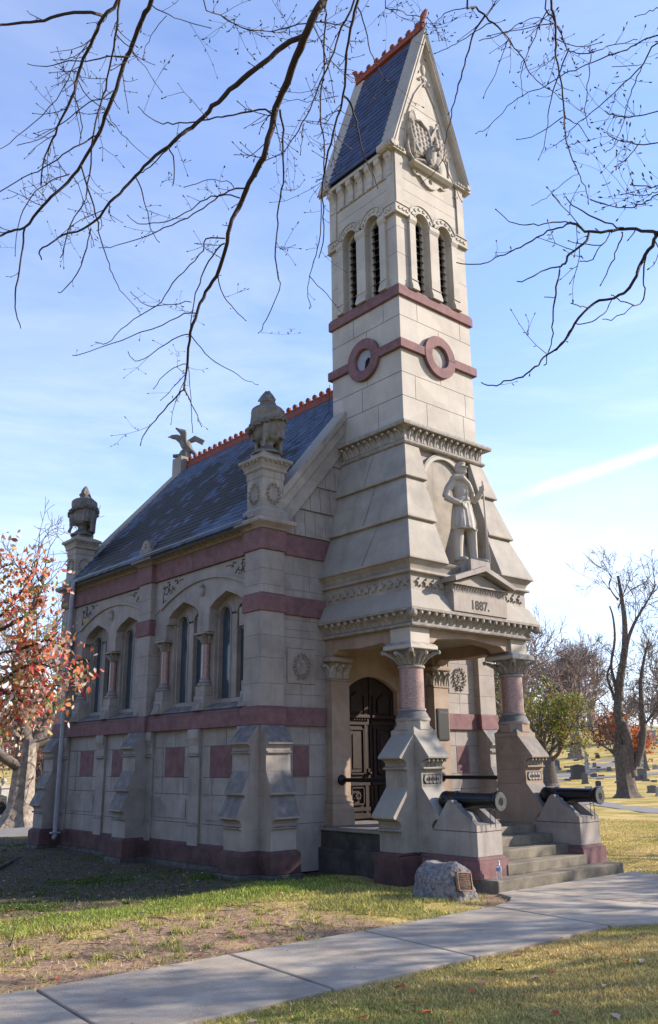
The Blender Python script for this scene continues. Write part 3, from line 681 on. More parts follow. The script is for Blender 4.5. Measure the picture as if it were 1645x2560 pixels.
# ------------------------------------------------------------------ porch columns and pedestals
def cove_poly(base, steps):
    return base
def butt_profile(z0, tiers, low, zlow):
    return None
PEDW=[(0,.38),(.27,.38),(.27,.655),(.315,.66),(.325,.675),(.315,.69),(.275,.70),(.275,.74),(.30,.79),(.36,.82),(.42,.835),(.425,.868),(.115,1.25),(.115,1.49),(.165,1.495),(.175,1.51),(.165,1.525),(.12,1.54),(.125,1.58),(.16,1.62),(.22,1.64),(.265,1.648),(.27,1.675),(.015,1.985),(0,1.985)]
def cap_column(mb, cx, cy, z0, z1, r, wide, m=0, n=8, ang0=0.0, square=True):
    """carved leaf capital from z0 to z1"""
    h=z1-z0
    mb.lathe([(r*.96,z0),(r*.98,z0+h*.35),(r*1.05,z0+h*.7),(r*1.25,z0+h*.93),(r*1.25,z1)],cx,cy,24,m)
    for i in range(n):
        a=ang0+2*pi*i/n; big=(i%2==0)
        T=Matrix.Translation((cx,cy,0)) @ Matrix.Rotation(a,4,'Z') @ Matrix(((0,1,0,0),(1,0,0,0),(0,0,1,0),(0,0,0,1)))
        old=mb.T; mb.T=T if old is None else old@T
        o=(wide-r*1.05) if big else (wide*.76-r*1.05)
        leaf(mb,0,r*.98,z0+.01,r*(.80 if big else .78),h*(.98 if big else .84),o,m)
        for s in (-1,1):
            mb.tube([(s*r*.20,r*1.02,z0+.02),(s*r*.24,r*1.14+o*.25,z0+h*.5),(s*r*.12,r*1.04+o*.85,z0+h*.82)],[.012,.014,.016],5,m)
        mb.T=old
def porch_column(sgn):
    cx=sgn*1.215; cy=-.215
    root=MB()
    # cross-plan pedestal
    w=.225
    root.box(cx-w,cx+w,cy-w,cy+w+.02,.36,1.985)
    root.T=Matrix(((1,0,0,cx),(0,-1,0,cy-w),(0,0,1,0),(0,0,0,1))); root.prism([(d,z) for d,z in PEDW],'x',-w,w) 
    root.T=Matrix(((0,sgn,0,cx+sgn*w),(1,0,0,cy),(0,0,1,0),(0,0,0,1))); root.prism([(d+(.0 if d<.1 else .045),z) for d,z in PEDW],'x',-w,w)
    root.T=None
    # sloping shoulders to the octagon
    root.ring([(.015,1.98),(.015,2.045),(-.005,2.06)],cx-w,cx+w,cy-w,cy+w)
    oct_=lambda r,z:[(cx+r*math.cos(pi/8+i*pi/4),cy+r*math.sin(pi/8+i*pi/4),z) for i in range(8)]
    def sq(h,z): 
        P=[]
        for i in range(8):
            a=pi/8+i*pi/4; c,s_=math.cos(a),math.sin(a); k=h/max(abs(c),abs(s_)); P.append((cx+c*k,cy+s_*k,z))
        return P
    root.loft([oct_(.262,2.055),oct_(.262,2.185)])
    for i in range(4):
        a=pi/4+i*pi/2; dx,dy=math.copysign(1,math.cos(a)),math.copysign(1,math.sin(a))
        p=Vector((cx+dx*.22,cy+dy*.22,2.05)); q=Vector((cx+dx*.10,cy+dy*.235,2.05)); t=Vector((cx+dx*.235,cy+dy*.10,2.05)); top=Vector((cx+dx*.15,cy+dy*.15,2.17)); 
        root.add([tuple(p),tuple(q),tuple(t),tuple(top)],[(0,1,3),(0,3,2),(1,2,3),(0,2,1)])
    # joints
    zz=[1.47,1.25,.66]
    for z in zz:
        root.box(cx-w-.002,cx+w+.002,cy-w-.002,cy+w,z-.004,z+.004,1)
    co=root.build('column_pedestal',['warm' if sgn>0 else 'hood','mortar'],CH,bevel=.007)
    mb=MB(); mb.T=Matrix(((1,0,0,cx),(0,-1,0,cy-w),(0,0,1,0),(0,0,0,1)))
    for i in range(5): leaf(mb,-.18+.09*i,.125,1.54,.085,.095,.105,ball=True)
    mb.T=None; mb.build('leaf_ornament','carved',co)
    mb=MB(); mb.T=Matrix(((1,0,0,cx),(0,-1,0,cy-w-.115),(0,0,1,0),(0,0,0,1)))
    mb.box(-.185,.185,-.01,.003,1.297,1.43,1)
    for i in range(4): mb.arc(-.115+.078*i,1.364,.0,.058,0,2*pi,-.002,.012,20,0); mb.arc(-.115+.078*i,1.364,.054,.060,0,2*pi,-.002,.016,20,0); mb.ball((-.115+.078*i,.014,1.36),.012,.008,.02,6,4,1)
    mb.T=None; mb.build('carved_panel',['stone','mortar'],co)
    mb=MB(); mb.lathe([(.255,2.185),(.262,2.20),(.262,2.225),(.24,2.25),(.225,2.285),(.205,2.315),(.192,2.33),(.205,2.34),(.205,2.365),(.19,2.375)],cx,cy,32); mb.build('column_base','stone',co,smooth=True)
    mb=MB(); mb.lathe([(.185,2.37),(.185,2.965)],cx,cy,36); mb.build('column_shaft','granite',co,smooth=True)
    mb=MB(); mb.lathe([(.19,2.96),(.208,2.972),(.212,2.99),(.205,3.005),(.185,3.012)],cx,cy,28)
    cap_column(mb,cx,cy,3.005,3.238,.175,.445,ang0=pi/4,n=8)
    mb.build('capital','carved',co,bevel=.003)
    mb=MB(); mb.ring([(.06,3.235),(.085,3.245),(.085,3.30),(.06,3.325),(.01,3.345),(.0,3.35),(.0,3.575)],cx-.215,cx+.215,cy-.215,cy+.215)
    mb.build('impost_block','stone2',co,bevel=.006)
    # red plinth
    mb=MB()
    mb.T=Matrix(((1,0,0,cx),(0,-1,0,cy-w),(0,0,1,0),(0,0,0,1))); mb.box(-w-.05,w+.05,0,.36,-.1,.34); mb.prism([(0,.34),(.36,.34),(.29,.385),(0,.385)],'x',-w-.0,w+.0)
    mb.T=Matrix(((0,sgn,0,cx+sgn*w),(1,0,0,cy),(0,0,1,0),(0,0,0,1))); mb.box(-w-.049,w+.048,0,.40,-.101,.341); mb.prism([(0,.341),(.40,.341),(.33,.386),(0,.386)],'x',-w,w)
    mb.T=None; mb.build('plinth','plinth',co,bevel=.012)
    return co
PC=[porch_column(-1),porch_column(1)]
# porch platform and front walls between pedestals and gable
mb=MB()
mb.box(-1.53,1.53,-.20,YG+.5,-.1,.585); mb.box(-1.60,1.60,-.05,YG,-.1,.34)
mb.build('porch_platform','base',CH,bevel=.012)
mb=MB(); mb.box(-1.57,1.57,-.25,YG+.6,.585,.645); mb.build('porch_floor','stone',CH,bevel=.012)
# steps
mb=MB()
tr=[(-1.858,.122,1.47),(-1.60,.262,.93),(-1.32,.40,.93),(-1.03,.53,.93),(-.74,.645,.93)]
for i,(y,z,hw) in enumerate(tr): mb.box(-hw+.001*i,hw-.001*i,y,(-.24 if i<4 else -.23),(-.15 if i==0 else tr[i-1][1]-.004),z-.0)
ST=mb.build('entrance_steps','step',CH,bevel=.014,seg=2)
# cannon blocks
def cannon_block(s):
    x0,x1=sorted((s*.925,s*1.445)); mb=MB()
    mb.box(x0,x1,-1.53,-.66,.38,.69)
    prof=[(-1.53,.694),(-1.53,.775),(-1.20,1.005),(-1.185,1.04),(-1.13,1.055),(-1.10,1.09),(-1.05,1.09),(-1.01,1.06),(-.80,.78),(-.74,.694)]
    mb.prism([(y,z) for y,z in prof],'x',x0,x0+.12); mb.prism([(y,z) for y,z in prof],'x',x1-.12,x1)
    mb.prism([(-1.53,.694),(-1.53,.775),(-1.32,.80),(-1.2,.92),(-1.05,.96),(-.95,.90),(-.74,.694)],'x',x0+.119,x1-.119)
    mb.box(x0-.002,x1+.002,-1.532,-.75,.689,.697,1)
    o=mb.build('cannon_block',['stone','mortar'],CH,bevel=.008)
    mb=MB(); mb.box(x0-.05,x1+.05,-1.585,-.55,.10,.335); mb.ring([(.05,.334),(.0,.382)],x0,x1,-1.535,-.55); mb.build('plinth','pink',o,bevel=.012)
    return o
for s in (-1,1): cannon_block(s)

# ------------------------------------------------------------------ nave
PX0,PX1,PYF,PYB=-2.845,-2.38,1.44,1.90
RIDGE=8.84; SL=1.15; YB=8.88
def roofz(x): return RIDGE-SL*abs(x)
WX=2.745
mb=MB()
# front gable wall with the door opening
def gable(mb,y0,y1,door=False):
    xs=WX
    if door:
        mb.box(-xs,-1.035,y0,y1,.0,3.70); mb.box(1.035,xs,y0,y1,.0,3.70)
        mb.box(-1.034,-.62,YG+.36,y1+.05,.3,3.64,2); mb.box(.62,1.034,YG+.36,y1+.05,.3,3.64,2)
        n=14; r0=2.84; rise=.24
        poly=[(-.62,r0)]+[(-.62+1.24*i/n, r0+rise*(1-((-1+2*i/n)**2))) for i in range(n+1)]+[(.62,3.64),(-.62,3.64)]
        mb.prism(poly[1:],'y',YG+.36,y1+.05,2); mb.box(-1.034,1.034,y0,y1,3.64,3.70)
    else: mb.box(-xs,xs,y0,y1,.0,3.70)
    mb.prism([(-xs,3.70),(xs,3.70),(xs,roofz(xs)-.05),(0,RIDGE-.05),(-xs,roofz(xs)-.05)],'y',y0,y1)
gable(mb,YG,YG+.42,True)
bw=MB(); gable(bw,YB-.40,YB-.06); bw.build('back_gable_wall','stone',CH,bevel=.006)
J=.0025
def jl(x0,x1,z0,z1,y=YG): mb.box(x0,x1,y-J,y+.01,z0,z1,1)
for s in (-1,1):
    X=lambda a,b:sorted((s*a,s*b))
    for z in (4.62,4.36,4.10,3.86): 
        a,b=X(1.30,2.38); jl(a,b,z-.004,z+.004)
    for z in (3.57,3.31,2.93,2.66): 
        for (p,q) in (((1.43,1.64),(2.22,2.38)) if z in(3.31,2.93) else ((1.43,2.38),)): a,b=X(p,q); jl(a,b,z-.004,z+.004)
    for (z0,z1,u) in ((3.57,3.86,1.93),(3.40,3.57,1.93),(2.66,2.83,1.93),(2.46,2.66,1.93),(3.86,4.10,1.75),(4.10,4.36,2.1),(4.36,4.62,1.75),(4.62,4.93,2.1),(1.88,2.17,1.76),(1.39,1.88,2.12),(1.12,1.39,1.85),(.7,1.12,2.1)): jl(s*u-.004,s*u+.004,z0,z1)
    for z in (1.39,1.12,.70,1.88): a,b=X(1.43,2.38); jl(a,b,z-.005,z+.005)
GW=mb.build('gable_wall',['stone','mortar','warm'],CH,bevel=.006)
# stepped shingle-like blocks up in the gable
mb=MB()
for j,z in enumerate((5.30,5.78,6.24,6.70,7.14)):
    for i in range(-11,12):
        x0=i*.232+(.116 if j%2 else 0)
        x1=x0+.222
        if max(abs(x0),abs(x1))>2.36 or min(roofz(x0),roofz(x1))<z+.25: continue
        zt=min(z+.47,min(roofz(x0),roofz(x1))-.12)
        mb.add([(x0,YG-.045,z),(x1,YG-.045,z),(x1,YG+.01,z),(x0,YG+.01,z),(x0,YG-.008,zt),(x1,YG-.008,zt),(x1,YG+.01,zt),(x0,YG+.01,zt)],[(0,3,2,1),(4,5,6,7),(0,1,5,4),(1,2,6,5),(2,3,7,6),(3,0,4,7)])
mb.build('gable_block_courses','stone',GW,bevel=.004)
for s in (-1,1):
    for (xa,za,zb,pr,nm) in ((1.43,2.17,2.46,.055,'string_course'),(1.43,3.93,4.235,.05,'string_course'),(1.0,4.93,5.28,.035,'string_course')):
        mb=MB(); mb.box(*sorted((s*xa,s*2.38)),YG-pr,YG+.01,za,zb); mb.build(nm,'pink',GW,bevel=.006)
    mb=MB(); mb.box(*sorted((s*1.77,s*2.10)),YG-.006,YG+.01,1.40,1.87); mb.build('red_inlay_panel','pink',GW,bevel=.003)
# wreath tablets
def wreath(mb,cu,cz,r,d,n=16,rz=None,k=.034):
    rz=rz or r
    for i in range(n):
        a=2*pi*i/n
        for q in (-1,1):
            aa=a+q*.09
            p0=(cu+(r+q*.012)*math.cos(aa),d,cz+(rz+q*.012)*math.sin(aa)); p1=(cu+(r+q*k)*math.cos(aa+.30),d+k*.9,cz+(rz+q*k)*math.sin(aa+.30))
            mb.tube([p0,tuple((Vector(p0)+Vector(p1))/2+Vector((0,k*.35,0))),p1],[k*.25,k*.55,k*.15],5)
        mb.ball((cu+r*math.cos(a),d+.01,cz+rz*math.sin(a)),k*.5,k*.5,k*.5,6,4)
for s in (-1,1):
    mb=MB(); mb.T=Matrix(((1,0,0,s*1.93),(0,-1,0,YG),(0,0,1,0),(0,0,0,1)))
    mb.box(-.30,.30,-.01,-.001+.004,2.83,3.40,1); mb.box(-.293,.293,-.01,.010,2.837,3.393,0)
    wreath(mb,0,3.12,.15,.015,14,.17)
    for q in (-1,1): mb.tube([(0,.02,2.93),(q*.07,.03,2.90),(q*.10,.02,2.925)],[.012,.016,.008],5)
    mb.arc(-.0,3.165,.025,.045,-.6,pi+.6,.008,.03,12); mb.arc(0,3.09,.025,.045,-pi-.6,.6,.008,.03,12); mb.box(-.009,.009,.008,.034,3.04,3.21)
    mb.T=None; mb.build('wreath_tablet',['stone','mortar'],GW,bevel=.002)
# pilasters carrying the hood at the wall
for s in (-1,1):
    mb=MB(); x0,x1=sorted((s*1.035,s*1.425)); y0=YG-.17
    mb.box(x0,x1,y0,YG+.02,.645,2.90)
    mb.ring([(.04,.645),(.04,.88),(.03,.885),(.022,.98),(.03,.985),(.03,1.0),(.012,1.02),(.012,1.08),(.016,1.09),(0,1.10)],x0,x1,y0,YG+.1)
    mb.ring([(.0,3.20),(.03,3.205),(.05,3.22),(.055,3.26),(.05,3.285),(.0,3.30)],x0,x1,y0,YG+.1)
    mb.box(x0+.02,x1-.02,y0+.02,YG+.02,2.9,3.60)
    mb.ring([(.012,2.90),(.016,2.915),(.012,2.93),(0,2.935)],x0,x1,y0,YG+.1)
    pl=mb.build('pilaster','warm',CH,bevel=.006)
    mb=MB()
    for k in range(3):
        T=Matrix(((1,0,0,(x0+x1)/2),(0,-1,0,y0+.02),(0,0,1,0),(0,0,0,1))); mb.T=T; leaf(mb,-.15+.15*k,.0,2.94,.14,.25,.10)
        mb.T=Matrix(((0,-1,0,x0+.02),(-1,0,0,y0+.10),(0,0,1,0),(0,0,0,1)))
        if k<1: leaf(mb,0,.0,2.94,.14,.25,.10)
        mb.T=Matrix(((0,1,0,x1-.02),(1,0,0,y0+.10),(0,0,1,0),(0,0,0,1)))
        if k<1: leaf(mb,0,.0,2.94,.14,.25,.10)
    mb.T=None; mb.build('capital','carved',pl,bevel=.003)
    mb=MB(); mb.box(*sorted((s*.86,s*1.033)),YG-.06,YG+.355,.645,.89)
    if s<0: mb.build('jamb_block','stone',pl,bevel=.015)
# remnants of drapery left of the door
mb=MB(); mb.tube([(-1.02,YG-.02,2.42),(-.99,YG-.03,2.15),(-.965,YG-.03,1.95),(-.985,YG-.02,1.80)],[.01,.03,.038,.015],7,flat=.6); mb.tube([(-1.02,YG+.02,2.4),(-1.01,YG-.02,1.9),(-1.015,YG,1.5),(-1.0,YG+.02,1.0)],[.01,.02,.018,.012],6,flat=.6); mb.build('torn_drapery','cloth',GW,smooth=True)
# door
mb=MB(); yd=2.02
n=14; top=[(-.66+1.32*i/n, 2.84+.26*(1-((-1+2*i/n)**2))) for i in range(n+1)]
mb.prism([(-.66,.645)]+top+[(.66,.645)],'y',yd+.04,yd+.10)
DR=mb.build('door','wood',CH)
for s in (-1,1):
    mb=MB(); x0,x1=sorted((s*.012,s*.655)); mb.prism([(x0,.66),(x1,.66)]+[(x0+(x1-x0)*(1-i/8),2.82+.25*(1-((x0+(x1-x0)*(1-i/8))/.66)**2)) for i in range(9)],'y',yd+.012,yd+.045)
    for (a,b,c,d) in ((.08,.14,.75,2.75),(.52,.58,.75,2.70)): mb.box(*sorted((s*a,s*b)),yd-.012,yd+.02,c,d)
    for z0,z1 in ((.68,.76),(.80,.86),(1.22,1.34),(2.24,2.34)): mb.box(*sorted((s*.03,s*.64)),yd-.018,yd+.02,z0,z1)
    mb.box(*sorted((s*.20,s*.46)),yd-.006,yd+.02,1.44,2.14); mb.box(*sorted((s*.23,s*.43)),yd-.02,yd+.02,1.50,2.08)
    for a,b,c,d in ((.16,.50,1.40,1.425),(.16,.50,2.15,2.175),(.16,.185,1.4,2.17),(.475,.50,1.4,2.17),(.18,.48,.90,.925),(.18,.48,1.17,1.195),(.18,.205,.9,1.19),(.455,.48,.9,1.19)): mb.box(*sorted((s*a,s*b)),yd-.028,yd+.02,c,d)
    mb.ring([(0,2.34),(.02,2.36),(.02,2.40),(0,2.42)],*sorted((s*.05,s*.62)),yd-.03,yd+.02)
    for i in range(9): mb.ball((s*(.09+.0625*i),yd-.03,2.32),.018,.018,.022,6,4)
    mb.prism([(s*.19,2.45),(s*.19,2.68),(s*.33,2.80),(s*.47,2.70),(s*.47,2.45)],'y',yd-.025,yd+.02)
    for i in range(8): a=2*pi*i/8; mb.ball((s*.33+.05*math.cos(a),yd-.02,1.045+.05*math.sin(a)),.03,.02,.03,6,4)
    mb.build('door_leaf','wood',DR,bevel=.004)
mb=MB(); mb.ball((-.06,yd-.05,1.42),.03,.03,.03,10,6); mb.tube([(-.06,yd,1.42),(-.06,yd-.05,1.42)],.012,6); mb.box(-.085,-.035,yd-.03,yd+.0,1.32,1.50); mb.build('door_handle','bronze',DR)
# wall plaque
mb=MB(); mb.T=Matrix(((1,0,0,1.235),(0,-1,0,YG-.17),(0,0,1,0),(0,0,0,1))); mb.box(-.15,.15,0,.022,1.97,2.53,1); mb.box(-.133,.133,.02,.026,1.987,2.513,0); mb.T=None
pq=mb.build('memorial_plaque',['blackplaque','ironmatte'],CH,bevel=.003)
put_text('VETERANS',.052,FRONT(1.235,YG-.198,2.455),'silver',pq,depth=.001,sx=.92)
put_text('OF HAMILTON',.046,FRONT(1.235,YG-.198,2.405),'silver',pq,depth=.001,sx=.80) if False else None
# black handrails between wall and pedestals
for s in (-1,1):
    mb=MB(); x=s*1.235 if s<0 else 1.15
    mb.tube([(x,YG-.175,1.335),(x,.02,1.335)],.033,14); mb.tube([(x,YG-.172,1.335),(x,YG-.20,1.335)],[.085,.08],18); mb.tube([(x,YG-.2,1.335),(x,YG-.235,1.335)],[.075,.04],18)
    mb.build('handrail','ironmatte',CH,smooth=True)

# --- side walls, built once and mirrored
BAY=[(3.27,1.90,4.95),(6.67,5.44,8.44)]
def flank(sgn):
    F=Matrix(((0,sgn,0,0),(1,0,0,0),(0,0,1,0),(0,0,0,1)))     # local (u=y, d=|x|, z)
    w=MB(); w.T=F; D=WX
    w.box(1.6,8.6,D-.35,D-.185+.0,.0,2.47)  # inner core low
    w.box(1.6,8.6,D-.35,D,.33,2.17)
    w.box(1.6,8.6,D-.34,D-.10,4.62,5.42)
    w.box(1.6,8.6,D-.41,D-.36,2.4,5.3)
    for c,a,b in BAY:
        # spandrel wall with two four-centred openings
        ow=.50; zs,zp=4.08,4.43
        # wall strip above openings
        for k,oc in enumerate((c-.68,c+.68)):
            u0=a if k==0 else c; u1=c if k==0 else b
            w.prism([(u0,zs),(oc-ow,zs),(oc-ow,zs+.12),(oc-ow+.14,zs+.22),(oc,zp),(oc+ow-.14,zs+.22),(oc+ow,zs+.12),(oc+ow,zs),(u1,zs),(u1,4.93),(u0,4.93)],'y',D-.34,D-.012)
        # solid jambs
        for (p,q) in ((a,c-.68-ow-.0),(c-.68+ow,c+.68-ow),(c+.68+ow,b)):
            w.box(p,q,D-.34,D-.012 if False else D-.14,2.47,4.10)
            pc=(p+q)/2; hw=min(.18,(q-p)/2)
            w.box(p if p==a else pc-.18, q if q==b else pc+.18, D-.141,D+.0,3.80,4.085)     # impost over capital
        # relief arch spanning both openings
        n=20; A=[]; B_=[]
        for i in range(n+1):
            t=-1+2*i/n; u=c+t*1.44; z=4.37+.36*(1-t*t); A.append((u,z)); B_.append((c+t*1.52,z+.045))
        w.prism(A[::-1]+B_,'y',D-.02,D+.02)
        w.prism([(a,4.93)]+[(a,4.3)]+[(max(a,min(b,c+(-1+2*i/n)*1.50)),4.40+.36*(1-(-1+2*i/n)**2)) for i in range(n+1)]+[(b,4.3),(b,4.93)],'y',D-.014,D+.004)
        # weathered sill
        w.prism([(D-.20,2.60),(D+.02,2.50),(D+.06,2.47),(D-.20,2.47)],'x',a,b)
        # lower wall blocks: joints and raised panels
        for u0,u1 in ((a+.10,c+.06-.20),(c+.06+.22,b-.25)):
            m_=(u0+u1)/2
            w.box(u0,u1,D,D+.0025,1.39,1.398,1); w.box(u0,u1,D,D+.0025,1.118,1.126,1); w.box(u0,u1,D,D+.0025,.668,.676,1)
            w.box(u0+.08,u1-.08,D,D+.014,.735,1.045); 
            for uu in (m_-.40,m_+.30): w.box(uu-.004,uu+.004,D,D+.0025,1.126,1.88,1)
            w.box(u0,u1,D,D+.0025,1.884,1.892,1)
            w.box(m_-.1,m_-.092,D,D+.0025,1.892,2.17,1)
    wl=w.build('side_wall',['stone','mortar'],CH,bevel=.006)
    # pilaster strips with consoles
    for c,a,b in BAY:
        for u,hw in ((c+.08,.155),(b-.10,.10),(a+.08,.08)):
            m=MB(); m.T=F
            m.prism([(D,.33),(D+.045,.33),(D+.045,.63),(D+.06,.64),(D+.06,.66),(D+.04,.68),(D+.04,1.72),(D+.075,1.73),(D+.085,1.745),(D+.075,1.765),(D+.06,1.78),(D+.055,1.9),(D+.085,2.0),(D+.095,2.02),(D+.095,2.17),(D,2.17)],'x',u-hw,u+hw)
            m.build('console_strip','stone',wl,bevel=.006)
        for u0,u1 in ((2.31,2.93),(3.74,4.36)) if c<5 else ((5.72,6.32),(7.12,7.72)): m=MB(); m.T=F; m.box(u0,u1,D-.01,D+.006,1.40,1.88); m.build('red_inlay_panel','pink',wl,bevel=.003)
    # string courses, cornice, plinth
    m=MB(); m.T=F
    m.box(1.9,8.45,D-.2,D+.085,2.17,2.40); m.prism([(D-.2,2.40),(D+.085,2.40),(D+.04,2.465),(D-.2,2.49)],'x',1.9,8.45)
    m.build('string_course','pink',wl,bevel=.008)
    m=MB(); m.T=F; m.box(1.9,8.45,D-.2,D+.05,4.935,5.285)
    for u in (3.6,6.9): m.box(u-.005,u+.005,D+.0495,D+.052,4.935,5.285,1)
    m.build('string_course',['pink','mortar'],wl,bevel=.008)
    m=MB(); m.T=F; m.prism([(D-.2,5.285),(D+.06,5.285),(D+.06,5.315),(D+.075,5.33),(D+.10,5.42),(D+.16,5.435),(D+.17,5.45),(D+.17,5.50),(D-.2,5.52)],'x',1.9,8.45)
    u=1.95
    while u<8.42:
        m.tube([(u,D+.075,5.33),(u+.02,D+.105,5.37),(u+.045,D+.15,5.425)],[.020,.024,.020],6); u+=.072
    m.build('fluted_cornice','carved',wl)
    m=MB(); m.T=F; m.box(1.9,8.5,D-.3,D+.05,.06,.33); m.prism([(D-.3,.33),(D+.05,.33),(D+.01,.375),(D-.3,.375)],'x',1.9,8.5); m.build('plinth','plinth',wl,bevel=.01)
    m=MB(); m.T=F; m.box(1.9,8.5,D-.3,D+.09,-.5,.062); m.build('foundation','foundation',wl)
    m=MB(); m.T=F; m.box(1.9,8.5,D+.165,D+.180,5.495,5.515); m.build('gutter','flash',wl)
    # windows
    for c,a,b in BAY:
        for oc in (c-.68,c+.68):
            f=MB(); f.T=F; d1=D-.19; d0=D-.30
            f.box(oc-.52,oc-.44,d0,d1,2.58,4.1); f.box(oc+.44,oc+.52,d0,d1,2.58,4.1); f.box(oc-.10,oc+.10,d0,d1,2.58,4.1)
            f.box(oc-.52,oc+.52,d0,d1+.02,2.50,2.66)
            for lc in (oc-.27,oc+.27):
                lr=.165; n=12
                f.prism([(lc-.17-.10,4.05),(lc-lr,4.05)]+[(lc-lr*math.cos(pi*i/n),4.05+lr*math.sin(pi*i/n)*1.05) for i in range(1,n)]+[(lc+lr,4.05),(lc+.27,4.05),(lc+.27,4.5),(lc-.27,4.5)],'y',d0,d1)
                f.arc(lc,4.05,lr,lr+.03,0,pi,d1-.01,d1+.018,14); 
                for q in (-1,1): f.box(*sorted((lc+q*lr,lc+q*(lr+.03))),d1-.01,d1+.018,2.66,4.05)
            wf=f.build('window','stone',wl,bevel=.008)
            for lc in (oc-.27,oc+.27):
                g=MB(); g.T=F; n=12; g.prism([(lc-.165,2.62)]+[(lc-.165*math.cos(pi*i/n),4.05+.17*math.sin(pi*i/n)) for i in range(n+1)]+[(lc+.165,2.62)],'y',D-.272,D-.262); g.build('pane','window',wf)
                g=MB(); g.T=F; g.arc(lc,3.92,.028,.04,0,2*pi,D-.263,D-.259,14); g.arc(lc,3.85,.028,.04,0,2*pi,D-.263,D-.259,14); g.box(lc-.006,lc+.006,D-.263,D-.258,3.78,4.0); g.build('leaded_emblem','grave',wf)
        for cc in (c+1.36,c,c-1.36):
            m=MB(); m.T=F; dd=D-.075
            m.box(cc-.145,cc+.145,D-.2,D+.05,2.47,2.72) ; m.prism([(D-.1,2.47),(D+.13,2.47),(D+.05,2.66),(D-.1,2.66)],'x',cc-.10,cc+.10)
            m.box(cc-.14,cc+.14,D-.2,D+.03,2.72,2.885)
            m.T=F@Matrix.Identity(4)
            m.lathe([(.13,2.885),(.135,2.90),(.13,2.925),(.10,2.945),(.095,2.96),(.10,2.975),(.095,2.99),(.078,3.01),(.075,3.03)],cc,dd,20)
            wc=m.build('window_column_base','stone',wl,bevel=.005)
            m=MB(); m.T=F; m.lathe([(.068,3.02),(.068,3.60)],cc,dd,20); m.build('column_shaft','granite',wc,smooth=True)
            m=MB(); m.T=F; m.lathe([(.072,3.59),(.082,3.60),(.072,3.61)],cc,dd,16); cap_column(m,cc,dd,3.60,3.755,.068,.165,ang0=pi/4); m.ring([(0,3.755),(.02,3.765),(.02,3.79),(0,3.80)],cc-.15,cc+.15,dd-.14,dd+.12); m.build('capital','carved',wc)
        m=MB(); m.T=F; m.ball((c+.04,D+.015,4.53),.055,.05,.09,10,6); m.ball((c+.04,D+.015,4.60),.065,.055,.03,10,4); m.ball((c+.04,D+.02,4.64),.02,.02,.03,6,4); m.build('carved_acorn','stone',wl)
        for q in (-1,1):                                      # incised scrolls in the spandrels
            m=MB(); m.T=F
            for (uu,zz,r,tn,sg) in ((1.28,4.70,.115,9,1),(1.10,4.76,.085,8,-1),(1.33,4.56,.06,7,-1),(.93,4.82,.055,7,1),(1.20,4.83,.05,6,1),(1.02,4.70,.04,6,1)):
                m.tube([(c+q*(uu+r*(1-.085*i)*math.cos(sg*i*.62+.6)),D+.007,zz+r*(1-.085*i)*math.sin(sg*i*.62+.6)) for i in range(tn)],.0085,4)
                for i in range(3): a_=.6+sg*i*1.3; m.tube([(c+q*(uu+r*math.cos(a_)),D+.007,zz+r*math.sin(a_)),(c+q*(uu+r*1.45*math.cos(a_+.35)),D+.007,zz+r*1.45*math.sin(a_+.35))],[.009,.004],4)
            m.tube([(c+q*1.38,D+.007,4.42),(c+q*1.38,D+.007,4.62),(c+q*1.30,D+.007,4.80)],.008,4)
            m.tube([(c+q*.88,D+.007,4.83),(c+q*.78,D+.007,4.85),(c+q*.68,D+.007,4.845)],.007,4)
            m.build('scroll_carving','mortar',wl)
    return wl
for s in (-1,1): flank(s)

# --- piers and their buttresses
WINGP=[(0,-.3),(.305,-.3),(.305,.675),(.34,.68),(.35,.695),(.34,.71),(.305,.715),(.31,.75),(.335,.79),(.385,.815),(.41,.82),(.41,.85),(.255,1.145),(.255,1.15),(.31,1.158),(.315,1.19),(.165,1.50),(.165,1.745),(.20,1.75),(.21,1.765),(.20,1.78),(.165,1.79),(.17,1.83),(.20,1.87),(.235,1.885),(.235,1.915),(.03,2.17),(0,2.17)]
def wing_buttress(T,hw,parent):
    mb=MB(); mb.T=T; mb.prism(WINGP,'x',-hw,hw)
    for z in (1.50,1.14,.665): mb.box(-hw-.001,hw+.001,0,.14,z-.003,z+.003,1)
    o=mb.build('buttress',['stone','mortar'],parent,bevel=.008)
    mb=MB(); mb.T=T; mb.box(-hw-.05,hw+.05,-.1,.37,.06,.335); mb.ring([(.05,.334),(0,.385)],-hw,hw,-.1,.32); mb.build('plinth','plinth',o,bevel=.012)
    mb=MB(); mb.T=T; mb.box(-hw-.07,hw+.07,-.1,.40,-.5,.062); mb.build('foundation','foundation',o,bevel=.01)
    return o
